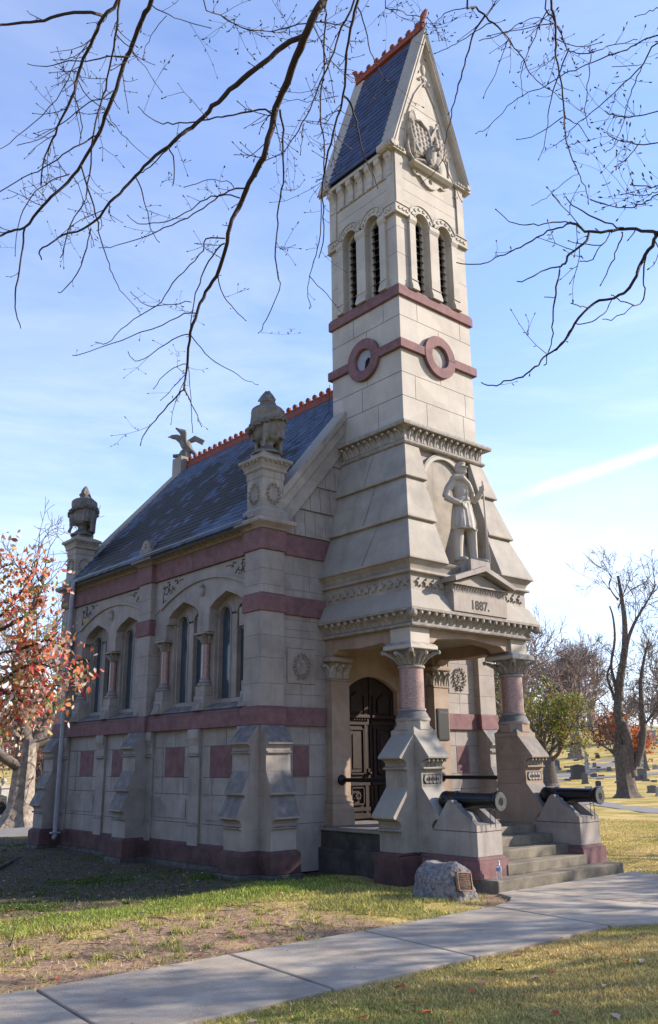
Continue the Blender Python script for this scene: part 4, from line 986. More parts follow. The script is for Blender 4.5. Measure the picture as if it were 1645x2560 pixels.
def pier(x0,x1,y0,y1,wings,urn,mid=False):
    mb=MB(); mb.box(x0,x1,y0,y1,.0,4.93)
    for z in (4.62,4.36,3.55,3.20,2.80): mb.box(x0-.0022,x1+.0022,y0-.0022,y1+.0022,z-.004,z+.004,1)
    cx,cy=(x0+x1)/2,(y0+y1)/2
    mb.ring([(.0,5.28),(.03,5.285),(.05,5.31),(.10,5.345),(.14,5.37),(.15,5.40),(.15,5.435),(.06,5.455),(.03,5.47),(-.01,5.5)],x0,x1,y0,y1)
    pr=mb.build('corner_pier' if urn else 'wall_pier',['stone','mortar'],CH,bevel=.007)
    for pf in ([(.0,4.93),(.03,4.935),(.03,5.275),(.0,5.28)],[(0,3.93),(.03,3.935),(.03,4.20),(0,4.235)],[(0,2.17),(.03,2.172),(.03,2.42),(0,2.465)]): mb=MB(); mb.ring(pf,x0,x1,y0,y1); mb.build('string_course','pink',pr,bevel=.008)
    if urn:
        mb=MB(); mb.ring([(.04,5.46),(.04,5.60),(.0,5.64),(-.012,5.66),(-.012,6.16),(.0,6.17),(.0,6.28),(.03,6.30),(.035,6.32),(.03,6.335),(.03,6.35),(.07,6.44),(.10,6.45),(.105,6.50),(.0,6.56)],x0,x1,y0,y1)
        mb.ring([(-.03,6.54),(-.05,6.62),(-.05,6.64)],x0,x1,y0,y1)
        pd=mb.build('urn_pedestal','hood',pr,bevel=.007)
        for k in range(4):
            mb=MB(); mb.T=side(k,(x1-x0)/2,(y1-y0)/2,cy)@Matrix.Identity(4); T=mb.T.copy(); T.translation.x+=cx; mb.T=T
            wreath(mb,0,5.90,.125,-.01,12,.155,.028); mb.build('wreath_carving','carved',pd,bevel=.002)
            mb=MB(); mb.T=T
            for i in range(5): leaf(mb,-.20+.10*i,.03,6.355,.09,.09,.05,ball=True)
            mb.build('leaf_moulding','carved',pd)
    else:
        mb=MB(); s=-1 if cx<0 else 1
        mb.prism([(y0-.0,5.49),(y1+.0,5.49),(y1-.02,5.60),(cy+.12,5.74),(cy+.05,5.80),(cy-.05,5.80),(cy-.12,5.74),(y0+.02,5.60)],'x',*sorted((s*(abs(cx)+.27),s*(abs(cx)-.15))))
        mb.tube([(s*(abs(cx)+.29),cy,5.68),(s*(abs(cx)+.2),cy,5.68)],.05,12)
        for q in (-1,1): mb.tube([(s*(abs(cx)+.285),cy+q*.13,5.60),(s*(abs(cx)+.2),cy+q*.13,5.60)],.045,12)
        mb.build('carved_finial','stone',pr,bevel=.012)
    for w in wings:
        if w=='f': T=Matrix(((1,0,0,cx),(0,-1,0,y0),(0,0,1,0),(0,0,0,1))); hw=(x1-x0)/2
        if w=='b': T=Matrix(((-1,0,0,cx),(0,1,0,y1),(0,0,1,0),(0,0,0,1))); hw=(x1-x0)/2
        if w=='l': T=Matrix(((0,-1,0,x0),(-1,0,0,cy),(0,0,1,0),(0,0,0,1))); hw=(y1-y0)/2
        if w=='r': T=Matrix(((0,1,0,x1),(1,0,0,cy),(0,0,1,0),(0,0,0,1))); hw=(y1-y0)/2
        wing_buttress(T,hw,pr)
    return pr
pier(-2.845,-2.38,1.44,1.90,'fl',True); pier(2.38,2.845,1.44,1.90,'fr',True)
pier(-2.845,-2.38,8.44,8.90,'bl',True); pier(2.38,2.845,8.44,8.90,'br',True)
pier(-2.845,-2.40,4.95,5.42,'l',False); pier(2.40,2.845,4.95,5.42,'r',False)
# --- roof
mb=MB()
for s in (-1,1):
    mb.add([(s*2.97,1.60,roofz(2.97)-.02),(0,1.60,RIDGE-.02),(0,YB-.05,RIDGE-.02),(s*2.97,YB-.05,roofz(2.97)-.02),(s*2.97,1.60,roofz(2.97)-.10),(0,1.60,RIDGE-.14),(0,YB-.05,RIDGE-.14),(s*2.97,YB-.05,roofz(2.97)-.10)],[(0,1,2,3),(7,6,5,4),(0,3,7,4),(0,4,5,1),(3,2,6,7)])
RF=mb.build('nave_roof','mortar',CH)
rngp=random.Random(3)
blot=[(rngp.uniform(.9,6.6),rngp.uniform(0,2.4),rngp.uniform(.5,1.3)) for _ in range(15)]+[(3.0,3.0,.7),(4.6,3.1,.8),(5.6,2.6,.9)]
def tint2(rng,u,v):
    dark=0
    for bu,bv,br in blot:
        d=math.hypot((u-bu),(v-bv)*.8)/br
        dark=max(dark,1-d)
    k=rng.uniform(.72,1.25)
    if rng.random()<min(.95,max(0,dark)*1.8): k*=.20; return (k*1.7,k*1.15,k*.75)
    if rng.random()<.10: k*=1.35
    return (k*rng.uniform(.92,1.05),k,k*rng.uniform(.85,1.02))
for s in (-1,1):
    a=Vector((s*2.99,1.80,roofz(2.99)-.01)); vd=Vector((-s*2.99,0,SL*2.99)); vl=vd.length; vd.normalize(); nr_=Vector((s*abs(vd.z),0,abs(vd.x)))
    slates('roof_slates',a,Vector((0,1,0)),vd,YB-.30-1.80,vl-.02,.17,.155,RF,'slate',tintf=tint2,nrm=nr_)
    
def rake(y0,y1,zt,sl,xa,xb,t,face=0):
    for s in (-1,1):
        mb=MB(); z=lambda x: zt-sl*x
        for (ya,yb,th,dz) in ((y0,y1,.12,0),(y0+.03,y1-.02,.20,-.115),(y0+.055,y1-.04,.30,-.30)):
            k=math.sqrt(1+sl*sl)
            mb.add([(s*xa,ya,z(xa)+dz),(s*xb,ya,z(xb)+dz),(s*xb,yb,z(xb)+dz),(s*xa,yb,z(xa)+dz),(s*xa,ya,z(xa)+dz-th*k),(s*xb,ya,z(xb)+dz-th*k),(s*xb,yb,z(xb)+dz-th*k),(s*xa,yb,z(xa)+dz-th*k)],[(0,1,2,3),(7,6,5,4),(0,4,5,1),(3,2,6,7),(0,3,7,4),(1,5,6,2)])
        mb.build('gable_coping','hood',RF,bevel=.01)
rake(YG-.13,YG+.24,8.99,1.225,.90,2.42,0)
rake(YB-.38,YB-.0,8.90,1.13,.0,2.62,0)
mb=MB(); mb.box(-.22,.22,YB-.40,YB+.02,8.62,9.10); mb.build('statue_base','stone',RF,bevel=.01)
crest('ridge_crest',1.80,YB-.38,RIDGE+.0,.22,RF,hb=.15,r=.062)
mb=MB(); mb.tube([(-1.02,1.82,8.45),(-1.03,1.84,7.9),(-1.10,1.9,7.75),(-1.22,1.9,7.62)],.006,5); mb.build('lightning_cable','ironmatte',RF)
# downspout
mb=MB(); mb.tube([(-2.86,8.06,5.46),(-2.95,8.06,5.43),(-3.02,8.06,5.36),(-3.02,8.06,5.2),(-3.02,8.06,.32)],.05,12)
DS=mb.build('downspout','pipe',CH,smooth=True)
mb=MB(); mb.tube([(-3.02,8.06,.32),(-3.03,8.05,.26),(-3.07,8.03,.20)],[.045,.045,.04],10); mb.box(-3.12,-2.92,8.00,8.12,.30,.335); mb.build('outlet_clamp','pipe',DS,bevel=.008)
# ------------------------------------------------------------------ statues
def ell(cx,cy,z,rx,ry,n=16,rot=0.0,fold=0.0,k=7,ph=0.0):
    P=[]
    for i in range(n):
        a=2*pi*i/n; f=1+fold*math.sin(k*a+ph)
        x=rx*f*math.cos(a); y=ry*f*math.sin(a)
        P.append((cx+x*math.cos(rot)-y*math.sin(rot), cy+x*math.sin(rot)+y*math.cos(rot), z))
    return P
def soldier(loc):
    t=empty('soldier_statue',loc); tag(t,'carved stone soldier in kepi and long coat holding a rifle in the tower niche','statue')
    b=MB()
    # trousered legs and boots (weight on his right leg, left leg forward)
    b.tube([(-.13,.02,.04),(-.13,.02,.30),(-.12,.0,.60),(-.09,.0,.86)],[.072,.088,.105,.12],12)
    b.tube([(.16,-.06,.04),(.155,-.05,.30),(.13,-.05,.60),(.08,-.02,.86)],[.07,.086,.105,.12],12)
    for (x,y,dx,dy) in ((-.13,.02,-.03,-.20),(.16,-.06,.12,-.20)):
        b.loft([ell(x+dx*q,y+dy*q,.045,w,.0+.055,10) for q,w in ((0,.06),)]+[ell(x+dx*.0,y,.09,.06,.06,10)]) if False else None
        b.tube([(x-dx*.2,y+.05,.045),(x+dx*.3,y+dy*.3,.05),(x+dx*.8,y+dy*.8,.042),(x+dx*1.05,y+dy*1.05,.035)],[.05,.058,.05,.028],8,flat=.85)
    # frock coat: skirt with folds, waist, chest
    b.loft([ell(.0,-.01,.56,.245,.20,28,fold=.07,k=7),ell(.0,-.01,.75,.225,.185,28,fold=.06,k=7),ell(.0,.0,.95,.19,.155,28,fold=.035,k=7),ell(0,.0,1.08,.155,.125,28),
            ell(0,0,1.14,.15,.12,28),ell(0,-.005,1.24,.175,.135,28),ell(0,-.01,1.34,.195,.145,28),ell(0,0,1.42,.19,.12,28),ell(0,.005,1.47,.11,.08,28),ell(0,0,1.50,.06,.06,28)])
    b.tube([(0,0,1.46),(.0,-.005,1.56)],[.062,.058],12)
    # cape roll over the right shoulder and under the left arm
    b.tube([(-.19,.05,1.40),(-.20,-.06,1.46),(-.10,-.13,1.45),(.02,-.155,1.36),(.12,-.15,1.22),(.17,-.08,1.08)],[.05,.062,.06,.045,.03,.025],8)
    b.tube([(-.20,.0,1.45),(-.05,.08,1.50),(.12,.06,1.47),(.19,-.02,1.42)],[.05,.055,.05,.05],8)
    # right arm akimbo, hand on hip
    b.tube([(-.19,.0,1.40),(-.28,.03,1.27),(-.345,.05,1.11)],[.072,.07,.062],10)
    b.tube([(-.345,.05,1.11),(-.27,-.05,1.03),(-.185,-.115,.99)],[.062,.055,.048],10)
    b.tube([(-.185,-.115,.99),(-.14,-.145,.985)],[.042,.04],8,flat=.6)
    for i in range(4): b.tube([(-.15,-.14,1.005-.017*i),(-.11,-.155,1.0-.022*i),(-.075+.004*i,-.15,.985-.026*i)],[.013,.012,.009],6)
    b.tube([(-.17,-.125,1.01),(-.15,-.13,1.05),(-.125,-.135,1.065)],[.015,.013,.010],6)
    # left arm raised to the rifle
    b.tube([(.19,.0,1.40),(.26,.0,1.24),(.265,-.03,1.12)],[.07,.066,.06],10)
    b.tube([(.265,-.03,1.12),(.27,-.14,1.17),(.275,-.21,1.26)],[.058,.05,.044],10)
    b.tube([(.275,-.21,1.26),(.275,-.225,1.34)],[.04,.042],8)
    for i in range(4): b.tube([(.305,-.21,1.28+.024*i),(.318,-.25,1.282+.024*i),(.285,-.268,1.285+.024*i),(.26,-.25,1.287+.024*i)],[.013,.013,.012,.010],6)
    b.tube([(.262,-.21,1.30),(.25,-.24,1.335),(.27,-.262,1.355)],[.014,.013,.010],6)
    # head turned to his left, moustache, nose, ears
    b.ball((.0,-.01,1.635),.078,.092,.105,16,12); b.ball((.01,-.05,1.60),.055,.055,.06,12,8)
    b.tube([(.02,-.10,1.655),(.028,-.122,1.622),(.02,-.10,1.612)],[.012,.017,.014],6)
    for q in (-1,1): b.tube([(.02,-.105,1.602),(.02+q*.035,-.10,1.592),(.02+q*.06,-.085,1.575)],[.016,.014,.007],6); b.ball((q*.078,.0,1.63),.014,.022,.03,6,5); b.ball((.015+q*.034,-.088,1.648),.012,.008,.008,6,4)
    b.tube([(-.02,-.088,1.668),(.05,-.09,1.668)],[.012,.012],6)
    b.tube([(.0,-.104,1.585),(.035,-.104,1.585)],[.008,.008],5)
    # kepi with peak
    b.loft([ell(0,.0,1.665,.088,.10,16),ell(0,-.0,1.72,.086,.095,16),ell(.0,-.03,1.755,.078,.082,16),ell(.0,-.035,1.765,.05,.06,16)])
    b.loft([[(x,y,z) for (x,y) in ((-.075,-.06),(-.05,-.12),(0.015,-.155),(.07,-.125),(.085,-.06),(0,-.05))] for z in (1.668,1.685)])
    # belt and buckle
    b.loft([ell(0,0,1.075,.168,.138,20),ell(0,0,1.125,.165,.135,20)])
    b.box(-.03,.035,-.155,-.12,1.072,1.128)
    for i in range(5): b.ball((.0,-.145-.002*i,1.17+.055*i),.012,.01,.012,6,4)
    b.tube([(.0,-.13,1.45),(.0,-.145,1.2),(.0,-.13,1.12)],[.012,.012,.01],5)
    # tree stump support behind
    b.tube([(.02,.12,.0),(.02,.10,.6)],[.10,.08],10)
    for i in range(9):
        a=-pi*.95+.9*pi*i/8; b.tube([(.17*math.cos(a),.14*math.sin(a)-.005,1.02),(.235*math.cos(a+.05),.19*math.sin(a+.05)-.01,.60)],[.012,.022],5)
    body=b.build('body','stone2',t,remesh=.0105); body['label']='soldier with moustache, kepi, belted frock coat, one hand on hip'
    r=MB(); r.tube([(.305,-.255,.02),(.29,-.25,.95),(.28,-.245,1.44)],[.020,.016,.013],8)
    r.tube([(.31,-.245,.0),(.31,-.245,.06),(.305,-.248,.28),(.30,-.25,.42),(.297,-.25,.52)],[.045,.045,.03,.024,.02],8,flat=.6)
    r.ball((.32,-.255,.43),.03,.02,.03,7,4); r.build('rifle','stone2',t)
    return t
soldier((-.0,-.37,4.747))
def eagle_statue(loc,rz):
    t=empty('eagle_statue',loc,rz); tag(t,'weathered stone eagle with raised wings perched on the far end of the ridge','statue')
    b=MB()
    b.loft([ell(0,0,.0,.17,.15,14),ell(0,0,.14,.15,.14,14),ell(0,0,.22,.11,.11,14)])
    b.loft([ell(cx,0,z,rx,rx*.85,14) for cx,z,rx in ((.07,.18,.09),(.04,.32,.15),(-.02,.45,.15),(-.10,.55,.11),(-.20,.60,.08),(-.27,.60,.06))])
    b.tube([(-.10,0,.52),(-.24,0,.60),(-.33,0,.60)],[.11,.075,.06],10); b.ball((-.34,0,.605),.065,.055,.055,10,7)
    b.tube([(-.38,0,.605),(-.44,0,.60),(-.47,0,.57)],[.03,.018,.006],7)
    b.tube([(.10,0,.30),(.26,0,.12),(.34,0,.02)],[.11,.10,.05],8,flat=.5)
    for s in (-1,1):
        for i in range(7):
            q=i/6
            if s<0: P=[(-.02+.05*q,s*.10,.46-.05*q),(-.10+.13*q,s*.16,.66),(-.24+.24*q,s*.12,.80-.06*q)]
            else: P=[(.03,s*.08,.50-.05*q),(.22+.02*q,s*.14,.66-.11*q),(.48-.05*q,s*.10,.52-.10*q)]
            b.tube(P,[.05,.06,.035],6,flat=.5)
        b.tube([(-.0,s*.06,.2),(-.10,s*.08,.08),(-.16,s*.08,.03)],[.05,.035,.03],6)
    b.tube([(-.30,-.05,.06),(-.1,0,.08),(.15,.05,.05)],[.05,.06,.05],8)
    b.build('body','urnstone',t,remesh=.013); return t
eagle_statue((0,8.66,9.10),R(-41))
def urn(loc,label,rz=0.0,first=[None]):
    if first[0] is not None:
        t=copy_tree(first[0]); t.location=loc; t.rotation_euler=(0,0,rz); tag(t,label,'urn'); return t
    t=empty('draped_urn',loc,rz); tag(t,label,'urn','draped stone urns on the corner piers'); first[0]=t
    b=MB()
    b.lathe([(.26,0),(.26,.04),(.21,.055),(.17,.10),(.11,.15),(.10,.20),(.125,.235),(.19,.27),(.225,.33),(.25,.45),(.27,.62),(.285,.78),(.275,.83),(.22,.87),(.14,.90),(.105,.93),(.10,.96),(.125,.975),(.13,1.0),(.10,1.02),(.09,1.05),(.08,1.10),(.045,1.16),(.02,1.18)],0,0,28)
    for i in range(13):                                # shroud thrown over the lid, falling behind and to the right
        a=R(-58)+R(190)*i/12; x,y=math.cos(a),math.sin(a); k=1 if i%2 else .93
        lo=.08 if 2<i<11 else .30
        b.tube([(x*.02,y*.02,1.20),(x*.055,y*.055,1.12),(x*.105,y*.105,1.0),(x*.125*k,y*.125*k,.92),(x*.26*k,y*.26*k,.80),(x*.285*k,y*.285*k,.60),(x*.25*k,y*.25*k,.38),(x*.25*k,y*.25*k,lo)],[.018,.026,.028,.035,.04,.045,.05,.04],7)
    for a in (R(-70),R(152)):
        x,y=math.cos(a),math.sin(a); b.tube([(x*.02,y*.02,1.19),(x*.09,y*.09,1.10),(x*.165,y*.165,.985)],[.02,.022,.018],6)
    b.tube([(-.20,-.19,.55),(-.21,-.20,.36),(-.19,-.17,.20),(-.24,-.18,.06)],[.02,.035,.035,.04],7)
    b.tube([(-.16,-.22,.50),(-.15,-.20,.34),(-.12,-.16,.20)],[.02,.03,.02],7)
    b.build('urn_body','urnstone',t,remesh=.0125)
    g=MB()
    for i in range(26):
        a=2*pi*i/26; r=.305; z=.54+.10*math.cos(a+.72)+(.0 if i%2 else .012)
        c=Vector((r*math.cos(a),r*math.sin(a),z)); 
        g.ball(tuple(c),.036,.036,.045,7,5)
        for q in (-1,1):
            dd=Vector((-math.sin(a),math.cos(a),0))*.06*q+Vector((math.cos(a)*.02,math.sin(a)*.02,.045*q))
            g.tube([tuple(c),tuple(c+dd*.6+Vector((math.cos(a),math.sin(a),0))*.02),tuple(c+dd)],[.02,.024,.006],5)
    g.build('garland','urnstone',t)
    return t
urn((-2.585,1.67,6.63),'draped stone urn with leafy garland on the pier nearest the tower')
urn((-2.62,8.67,6.63),'draped stone urn on the far back corner pier, small against the sky',rz=-.9)
urn((2.61,1.67,6.63),'draped stone urn on the right front corner pier hidden behind the tower',rz=.3)
# ------------------------------------------------------------------ cannons
def cannon(loc,label,first=[None]):
    if first[0] is not None:
        t=copy_tree(first[0]); t.location=loc; t['label']=label; return t
    t=empty('cannon',loc); tag(t,label,'cannon','black cannons flanking the entrance steps'); first[0]=t
    def lathey(prof,seg=32):                 # barrel along -y, muzzle towards the front
        m=MB(); m.loft([[(r*math.cos(2*pi*i/seg),y,r*math.sin(2*pi*i/seg)) for i in range(seg)] for r,y in prof]); return m
    tilt=Matrix.Rotation(R(1.5),4,'X')
    prof=[(.02,.36),(.045,.35),(.05,.32),(.03,.30),(.05,.285),(.10,.27),(.128,.235),(.132,.20),(.125,.19),(.125,.02),(.132,.01),(.132,-.015),(.122,-.025),(.112,-.06),(.100,-.62),(.106,-.625),(.108,-.64),(.102,-.65),(.104,-.665),(.118,-.685),(.128,-.71),(.128,-.74),(.124,-.752),(.055,-.752)]
    m=lathey(prof); br=m.build('barrel','iron',t,smooth=True)
    m=MB(); seg=32
    m.loft([[(r*math.cos(2*pi*i/seg),y,r*math.sin(2*pi*i/seg)) for i in range(seg)] for r,y in ((.0525,-.70),(.0525,-.757),(.118,-.757),(.124,-.748))],caps=False); m.build('muzzle_face','steel',t,smooth=True)
    m=lathey([(.052,-.60),(.052,-.7565)]); m.build('bore','bore',t)
    m=MB(); m.tube([(-.19,.0,-.02),(.19,0,-.02)],.04,14); m.build('trunnion','iron',t)
    m=MB()
    for x in (-.05,.05): m.tube([(x,-.60,-.33),(x,-.60,-.09)],.005,5)
    m.tube([(-.05,-.60,-.10),(0,-.60,-.115),(.05,-.60,-.10)],.005,5)
    m.build('wire_support','steel',t)
    br.rotation_euler=(R(-1.0),0,0)
    return t
cannon((-1.185,-1.0,1.075),'black iron cannon on the left stone block above the boulder')
cannon((1.185,-1.0,1.075),'black iron cannon on the right stone block beside the lawn')
# ------------------------------------------------------------------ boulder with bronze tablet
def boulder():
    t=empty('memorial_boulder',(-2.13,-1.64,0)); tag(t,'rough gray granite boulder with a small bronze plaque beside the steps','boulder')
    bm=bmesh.new(); bmesh.ops.create_icosphere(bm,subdivisions=5,radius=1)
    from mathutils import noise
    planes=[(Vector((0,-1,.22)),.27),(Vector((0,0,1)),.40),(Vector((-1,.1,.30)),.40),(Vector((1,-.1,.12)),.24),(Vector((.6,0,.8)),.36),(Vector((0,1,.2)),.40),(Vector((-.9,-.75,.15)),.34),(Vector((-.7,0,.75)),.42)]
    for v in bm.verts:
        d=v.co.normalized(); k=9
        for n,h in planes:
            n=n.normalized(); c=d.dot(n)
            if c>.02: k=min(k,h/c)
        k=min(k,.60)
        p=d*k
        p+=d*(noise.noise(p*5)*.035+noise.noise(p*14)*.018+noise.noise(p*34)*.009)
        p.z=max(p.z,-.08); v.co=Vector((p.x*.86,p.y*.92,p.z*.94))
    me=bpy.data.meshes.new('rock'); bm.to_mesh(me); bm.free(); me.materials.append(M['boulder']); o=linked('rock',me,t); me.shade_smooth()
    n=Vector((-.03,-1,.22)).normalized(); z=Vector((-.05,.0,1)); z=(z-n*z.dot(n)).normalized(); x=z.cross(n)*-1
    x=Vector((1,0,0)); x=(x-n*x.dot(n)).normalized(); z=n.cross(x)*-1
    if z.z<0: z=-z
    rot=Matrix.Rotation(R(-6),4,n)
    T=Matrix.Translation(Vector((-.055,-.272,.185)))@rot@Matrix(((x.x,z.x,n.x,0),(x.y,z.y,n.y,0),(x.z,z.z,n.z,0),(0,0,0,1)))
    m=MB(); m.T=T; m.box(-.115,.115,-.10,.10,-.03,.012); pl=m.build('bronze_plaque','bronze',t)
    m=MB(); m.T=T
    for a in ((-.125,.125,.095,.11),(-.125,.125,-.11,-.095),(-.125,-.11,-.11,.11),(.11,.125,-.11,.11)): m.box(*a,-.02,.02)
    m.build('plaque_rim','bronzeedge',pl)
    for i,w in enumerate(('THIS MEMORIAL','ERECTED BY THE','CITIZENS OF','HAMILTON IN','HONOR OF')): pass
    rr=random.Random(2)
    m=MB(); m.T=T
    for i in range(8):
        y=.078-.021*i; L_=(.085,.05,.085,.09,.09,.095,.09,.03)[i]; xx=-L_
        while xx<L_:
            w=rr.uniform(.006,.012); m.box(xx,xx+w,y-.006,y+.005,.011,.015); xx+=w+(.004 if rr.random()<.8 else .014)
    m.build('raised_lettering','bronzeedge',pl)
    return t
boulder()
t=empty('water_bottle',(-1.262,-1.715,.122)); tag(t,'clear plastic water bottle with blue label standing on the lowest step','bottle')
m=MB(); m.lathe([(.028,0),(.034,.008),(.034,.05),(.031,.06),(.034,.07),(.034,.135),(.030,.155),(.016,.185),(.0125,.19),(.0125,.20)],0,0,20); m.build('body','plastic',t,smooth=True)
m=MB(); m.lathe([(.0350,.095),(.0350,.143)],0,0,20); m.build('label_wrap','label',t,smooth=True)
m=MB(); m.lathe([(.0150,.195),(.0155,.20),(.0155,.217),(.014,.22)],0,0,16); m.build('cap','cap',t,smooth=True)
# ------------------------------------------------------------------ ground
def sstep(a,b,x):
    t=np.clip((x-a)/(b-a),0,1); return t*t*(3-2*t)
def ground_h(x,y):
    x=np.asarray(x,float); y=np.asarray(y,float)
    r=np.hypot(x,y)
    h=.0*x
    h-= .12*sstep(2.6,5.5,-x)*sstep(-1.5,3.0,y)*(1-sstep(14,22,y))
    far=sstep(28,150,r)*(5.2*sstep(-40,60,x*.8-y*.25)+1.7)
    h+=far
    h+=.012*np.sin(x*1.7+y*.9)+.010*np.sin(y*2.3-x*.6)+.006*np.sin(x*5.1)*np.sin(y*4.3)
    # keep the paving strip and steps flat
    flat=(1-sstep(.0,.35,np.maximum(np.maximum(-4.25-y,y+2.4),0)))
    core=1-sstep(0,.6,np.hypot(np.maximum(np.abs(x)-2.2,0),np.maximum(np.abs(y+2.2)-2.2,0)))
    k=np.maximum(flat*(np.abs(x)<16),core)
    near=(r<30)
    h=np.where(near,h*(1-k)-.035*k,h)
    return h
def patch(name,xs,ys,m):
    X,Y=np.meshgrid(xs,ys); Z=ground_h(X,Y)
    V=np.stack([X.ravel(),Y.ravel(),Z.ravel()],1); nx,ny=len(xs),len(ys)
    i=np.arange(nx-1)[None,:]+nx*np.arange(ny-1)[:,None]
    Fq=np.stack([i,i+1,i+nx+1,i+nx],-1).reshape(-1)
    me=fast_mesh(name,V,Fq,4,None,[m],smooth=True); return linked(name,me)
def groundmat():
    m=bpy.data.materials.new('lawn_soil'); m.use_nodes=True; nt=m.node_tree; N=nt.nodes; b=N['Principled BSDF']; b.inputs['Roughness'].default_value=.95; b.inputs['Specular IOR Level'].default_value=.1
    g=N.new('ShaderNodeNewGeometry'); L=nt.links.new
    def noise(s,d=6,r=.6):
        t=N.new('ShaderNodeTexNoise'); t.inputs['Scale'].default_value=s; t.inputs['Detail'].default_value=d; t.inputs['Roughness'].default_value=r; L(g.outputs['Position'],t.inputs['Vector']); return t.outputs[0]
    def ramp(f,stops):
        r=N.new('ShaderNodeValToRGB'); e=r.color_ramp.elements
        e[0].position=stops[0][0]; e[0].color=(*stops[0][1],1); e[1].position=stops[-1][0]; e[1].color=(*stops[-1][1],1)
        for p,c in stops[1:-1]: q=e.new(p); q.color=(*c,1)
        L(f,r.inputs[0]); return r.outputs[0]
    def mix(f,a,b_):
        k=N.new('ShaderNodeMix'); k.data_type='RGBA'; L(f,k.inputs[0]); L(a,k.inputs[6]); L(b_,k.inputs[7]); return k.outputs[2]
    grass=ramp(noise(.7,8),[(.32,(.17,.17,.045)),(.46,(.34,.28,.10)),(.60,(.47,.37,.17))])
    fine=ramp(noise(40,4),[(.3,(.45,.45,.42)),(.7,(1.25,1.2,1.1))])
    mm=N.new('ShaderNodeMix'); mm.data_type='RGBA'; mm.blend_type='MULTIPLY'; mm.inputs[0].default_value=1; L(grass,mm.inputs[6]); L(fine,mm.inputs[7])
    soil=ramp(noise(9,8,.7),[(.3,(.10,.065,.045)),(.55,(.27,.185,.13)),(.75,(.34,.24,.175))])
    # dirt mask: strip between wall lawn and walk on the left
    s=N.new('ShaderNodeSeparateXYZ'); L(g.outputs['Position'],s.inputs[0])
    n1=noise(1.3,6)
    def mr(v,a,b_,c,d):
        r=N.new('ShaderNodeMapRange'); r.inputs[1].default_value=a; r.inputs[2].default_value=b_; r.inputs[3].default_value=c; r.inputs[4].default_value=d; L(v,r.inputs[0]); return r.outputs[0]
    def mth(op,a,b_=None,v=None):
        q=N.new('ShaderNodeMath'); q.operation=op; L(a,q.inputs[0])
        if b_ is not None: L(b_,q.inputs[1])
        elif v is not None: q.inputs[1].default_value=v
        return q.outputs[0]
    yy=mth('ADD',s.outputs['Y'],mr(n1,.3,.7,-.9,.9)); xx=mth('ADD',s.outputs['X'],mr(n1,.3,.7,.7,-.7))
    top_=mr(yy,-.9,-.3,1,0); bot=mr(yy,-3.4,-2.9,0,1)
    mx_=mr(xx,-4.3,-3.7,1,0); ml_=mr(s.outputs['X'],-14,-12,0,1)
    d=mth('MULTIPLY',mth('MULTIPLY',top_,bot),mth('MULTIPLY',mx_,ml_))
    n2=mr(noise(3.5,6),.38,.5,.55,1)
    d=mth('MULTIPLY',d,n2)
    # bare earth along the side wall, shade painted in, and round the boulder
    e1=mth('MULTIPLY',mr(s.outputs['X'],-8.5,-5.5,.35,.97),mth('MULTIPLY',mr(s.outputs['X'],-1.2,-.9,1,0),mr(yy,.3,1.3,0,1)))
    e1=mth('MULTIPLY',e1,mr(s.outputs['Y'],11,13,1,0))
    e2=mth('MULTIPLY',mth('MULTIPLY',mr(xx,-2.7,-2.3,0,1),mr(s.outputs['X'],-1.2,-1.0,1,0)),mth('MULTIPLY',mr(yy,-2.8,-2.3,0,1),mr(yy,-1.4,-1.0,1,0)))
    d=mth('MAXIMUM',d,e2)
    c=mix(d,mm.outputs[2],soil)
    shade_soil=ramp(noise(12,8,.7),[(.3,(.03,.026,.024)),(.55,(.075,.062,.052)),(.8,(.14,.12,.09))])  # soil darkened to put the side wall's shade into the colour
    c=mix(e1,c,shade_soil); kk=N.new('ShaderNodeMix'); kk.data_type='RGBA'; kk.blend_type='MULTIPLY'; kk.inputs[0].default_value=1; kk.inputs[7].default_value=(1.15,1.12,1.1,1); L(c,kk.inputs[6]); c=kk.outputs[2]
    L(c,b.inputs['Base Color'])
    bp=N.new('ShaderNodeBump'); bp.inputs['Strength'].default_value=.7; bp.inputs['Distance'].default_value=.04; L(noise(22,6,.7),bp.inputs['Height']); L(bp.outputs[0],b.inputs['Normal'])
    return m
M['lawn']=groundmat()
def axis(lo,hi,flo,fhi,fine,coarse):
    a=[flo]; s=fine
    while a[-1]<fhi: a.append(a[-1]+fine)
    r=[a[-1]]; s=fine
    while r[-1]<hi: s=min(s*1.12,coarse); r.append(r[-1]+s)
    l=[a[0]]; s=fine
    while l[-1]>lo: s=min(s*1.12,coarse); l.append(l[-1]-s)
    return np.array(l[:0:-1]+a+r[1:])
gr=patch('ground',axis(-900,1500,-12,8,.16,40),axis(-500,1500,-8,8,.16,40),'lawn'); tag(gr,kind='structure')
# paved walk: slabs with open joints
def slab(poly,z0,z1,name='walk'):
    m=MB(); m.prism(poly,'z',z0,z1); return m
yN,yS=-2.575,-4.12
xs=[-16.0,-14.2,-12.5,-11.0,-9.5,-7.86,-6.10,-4.50,-2.42]
m=MB()
for a,b in zip(xs[:-1],xs[1:]):
    k0=-.13 if a>-10 else 0; k1=-.13 if b>-10 else 0
    g=.012
    m.prism([(a+g,yN-.02*abs(k0)),(b-g,yN+(.04 if b>-3 else 0)),(b-g+k1,yS),(a+g+k0,yS)],'z',-.08,-.002)
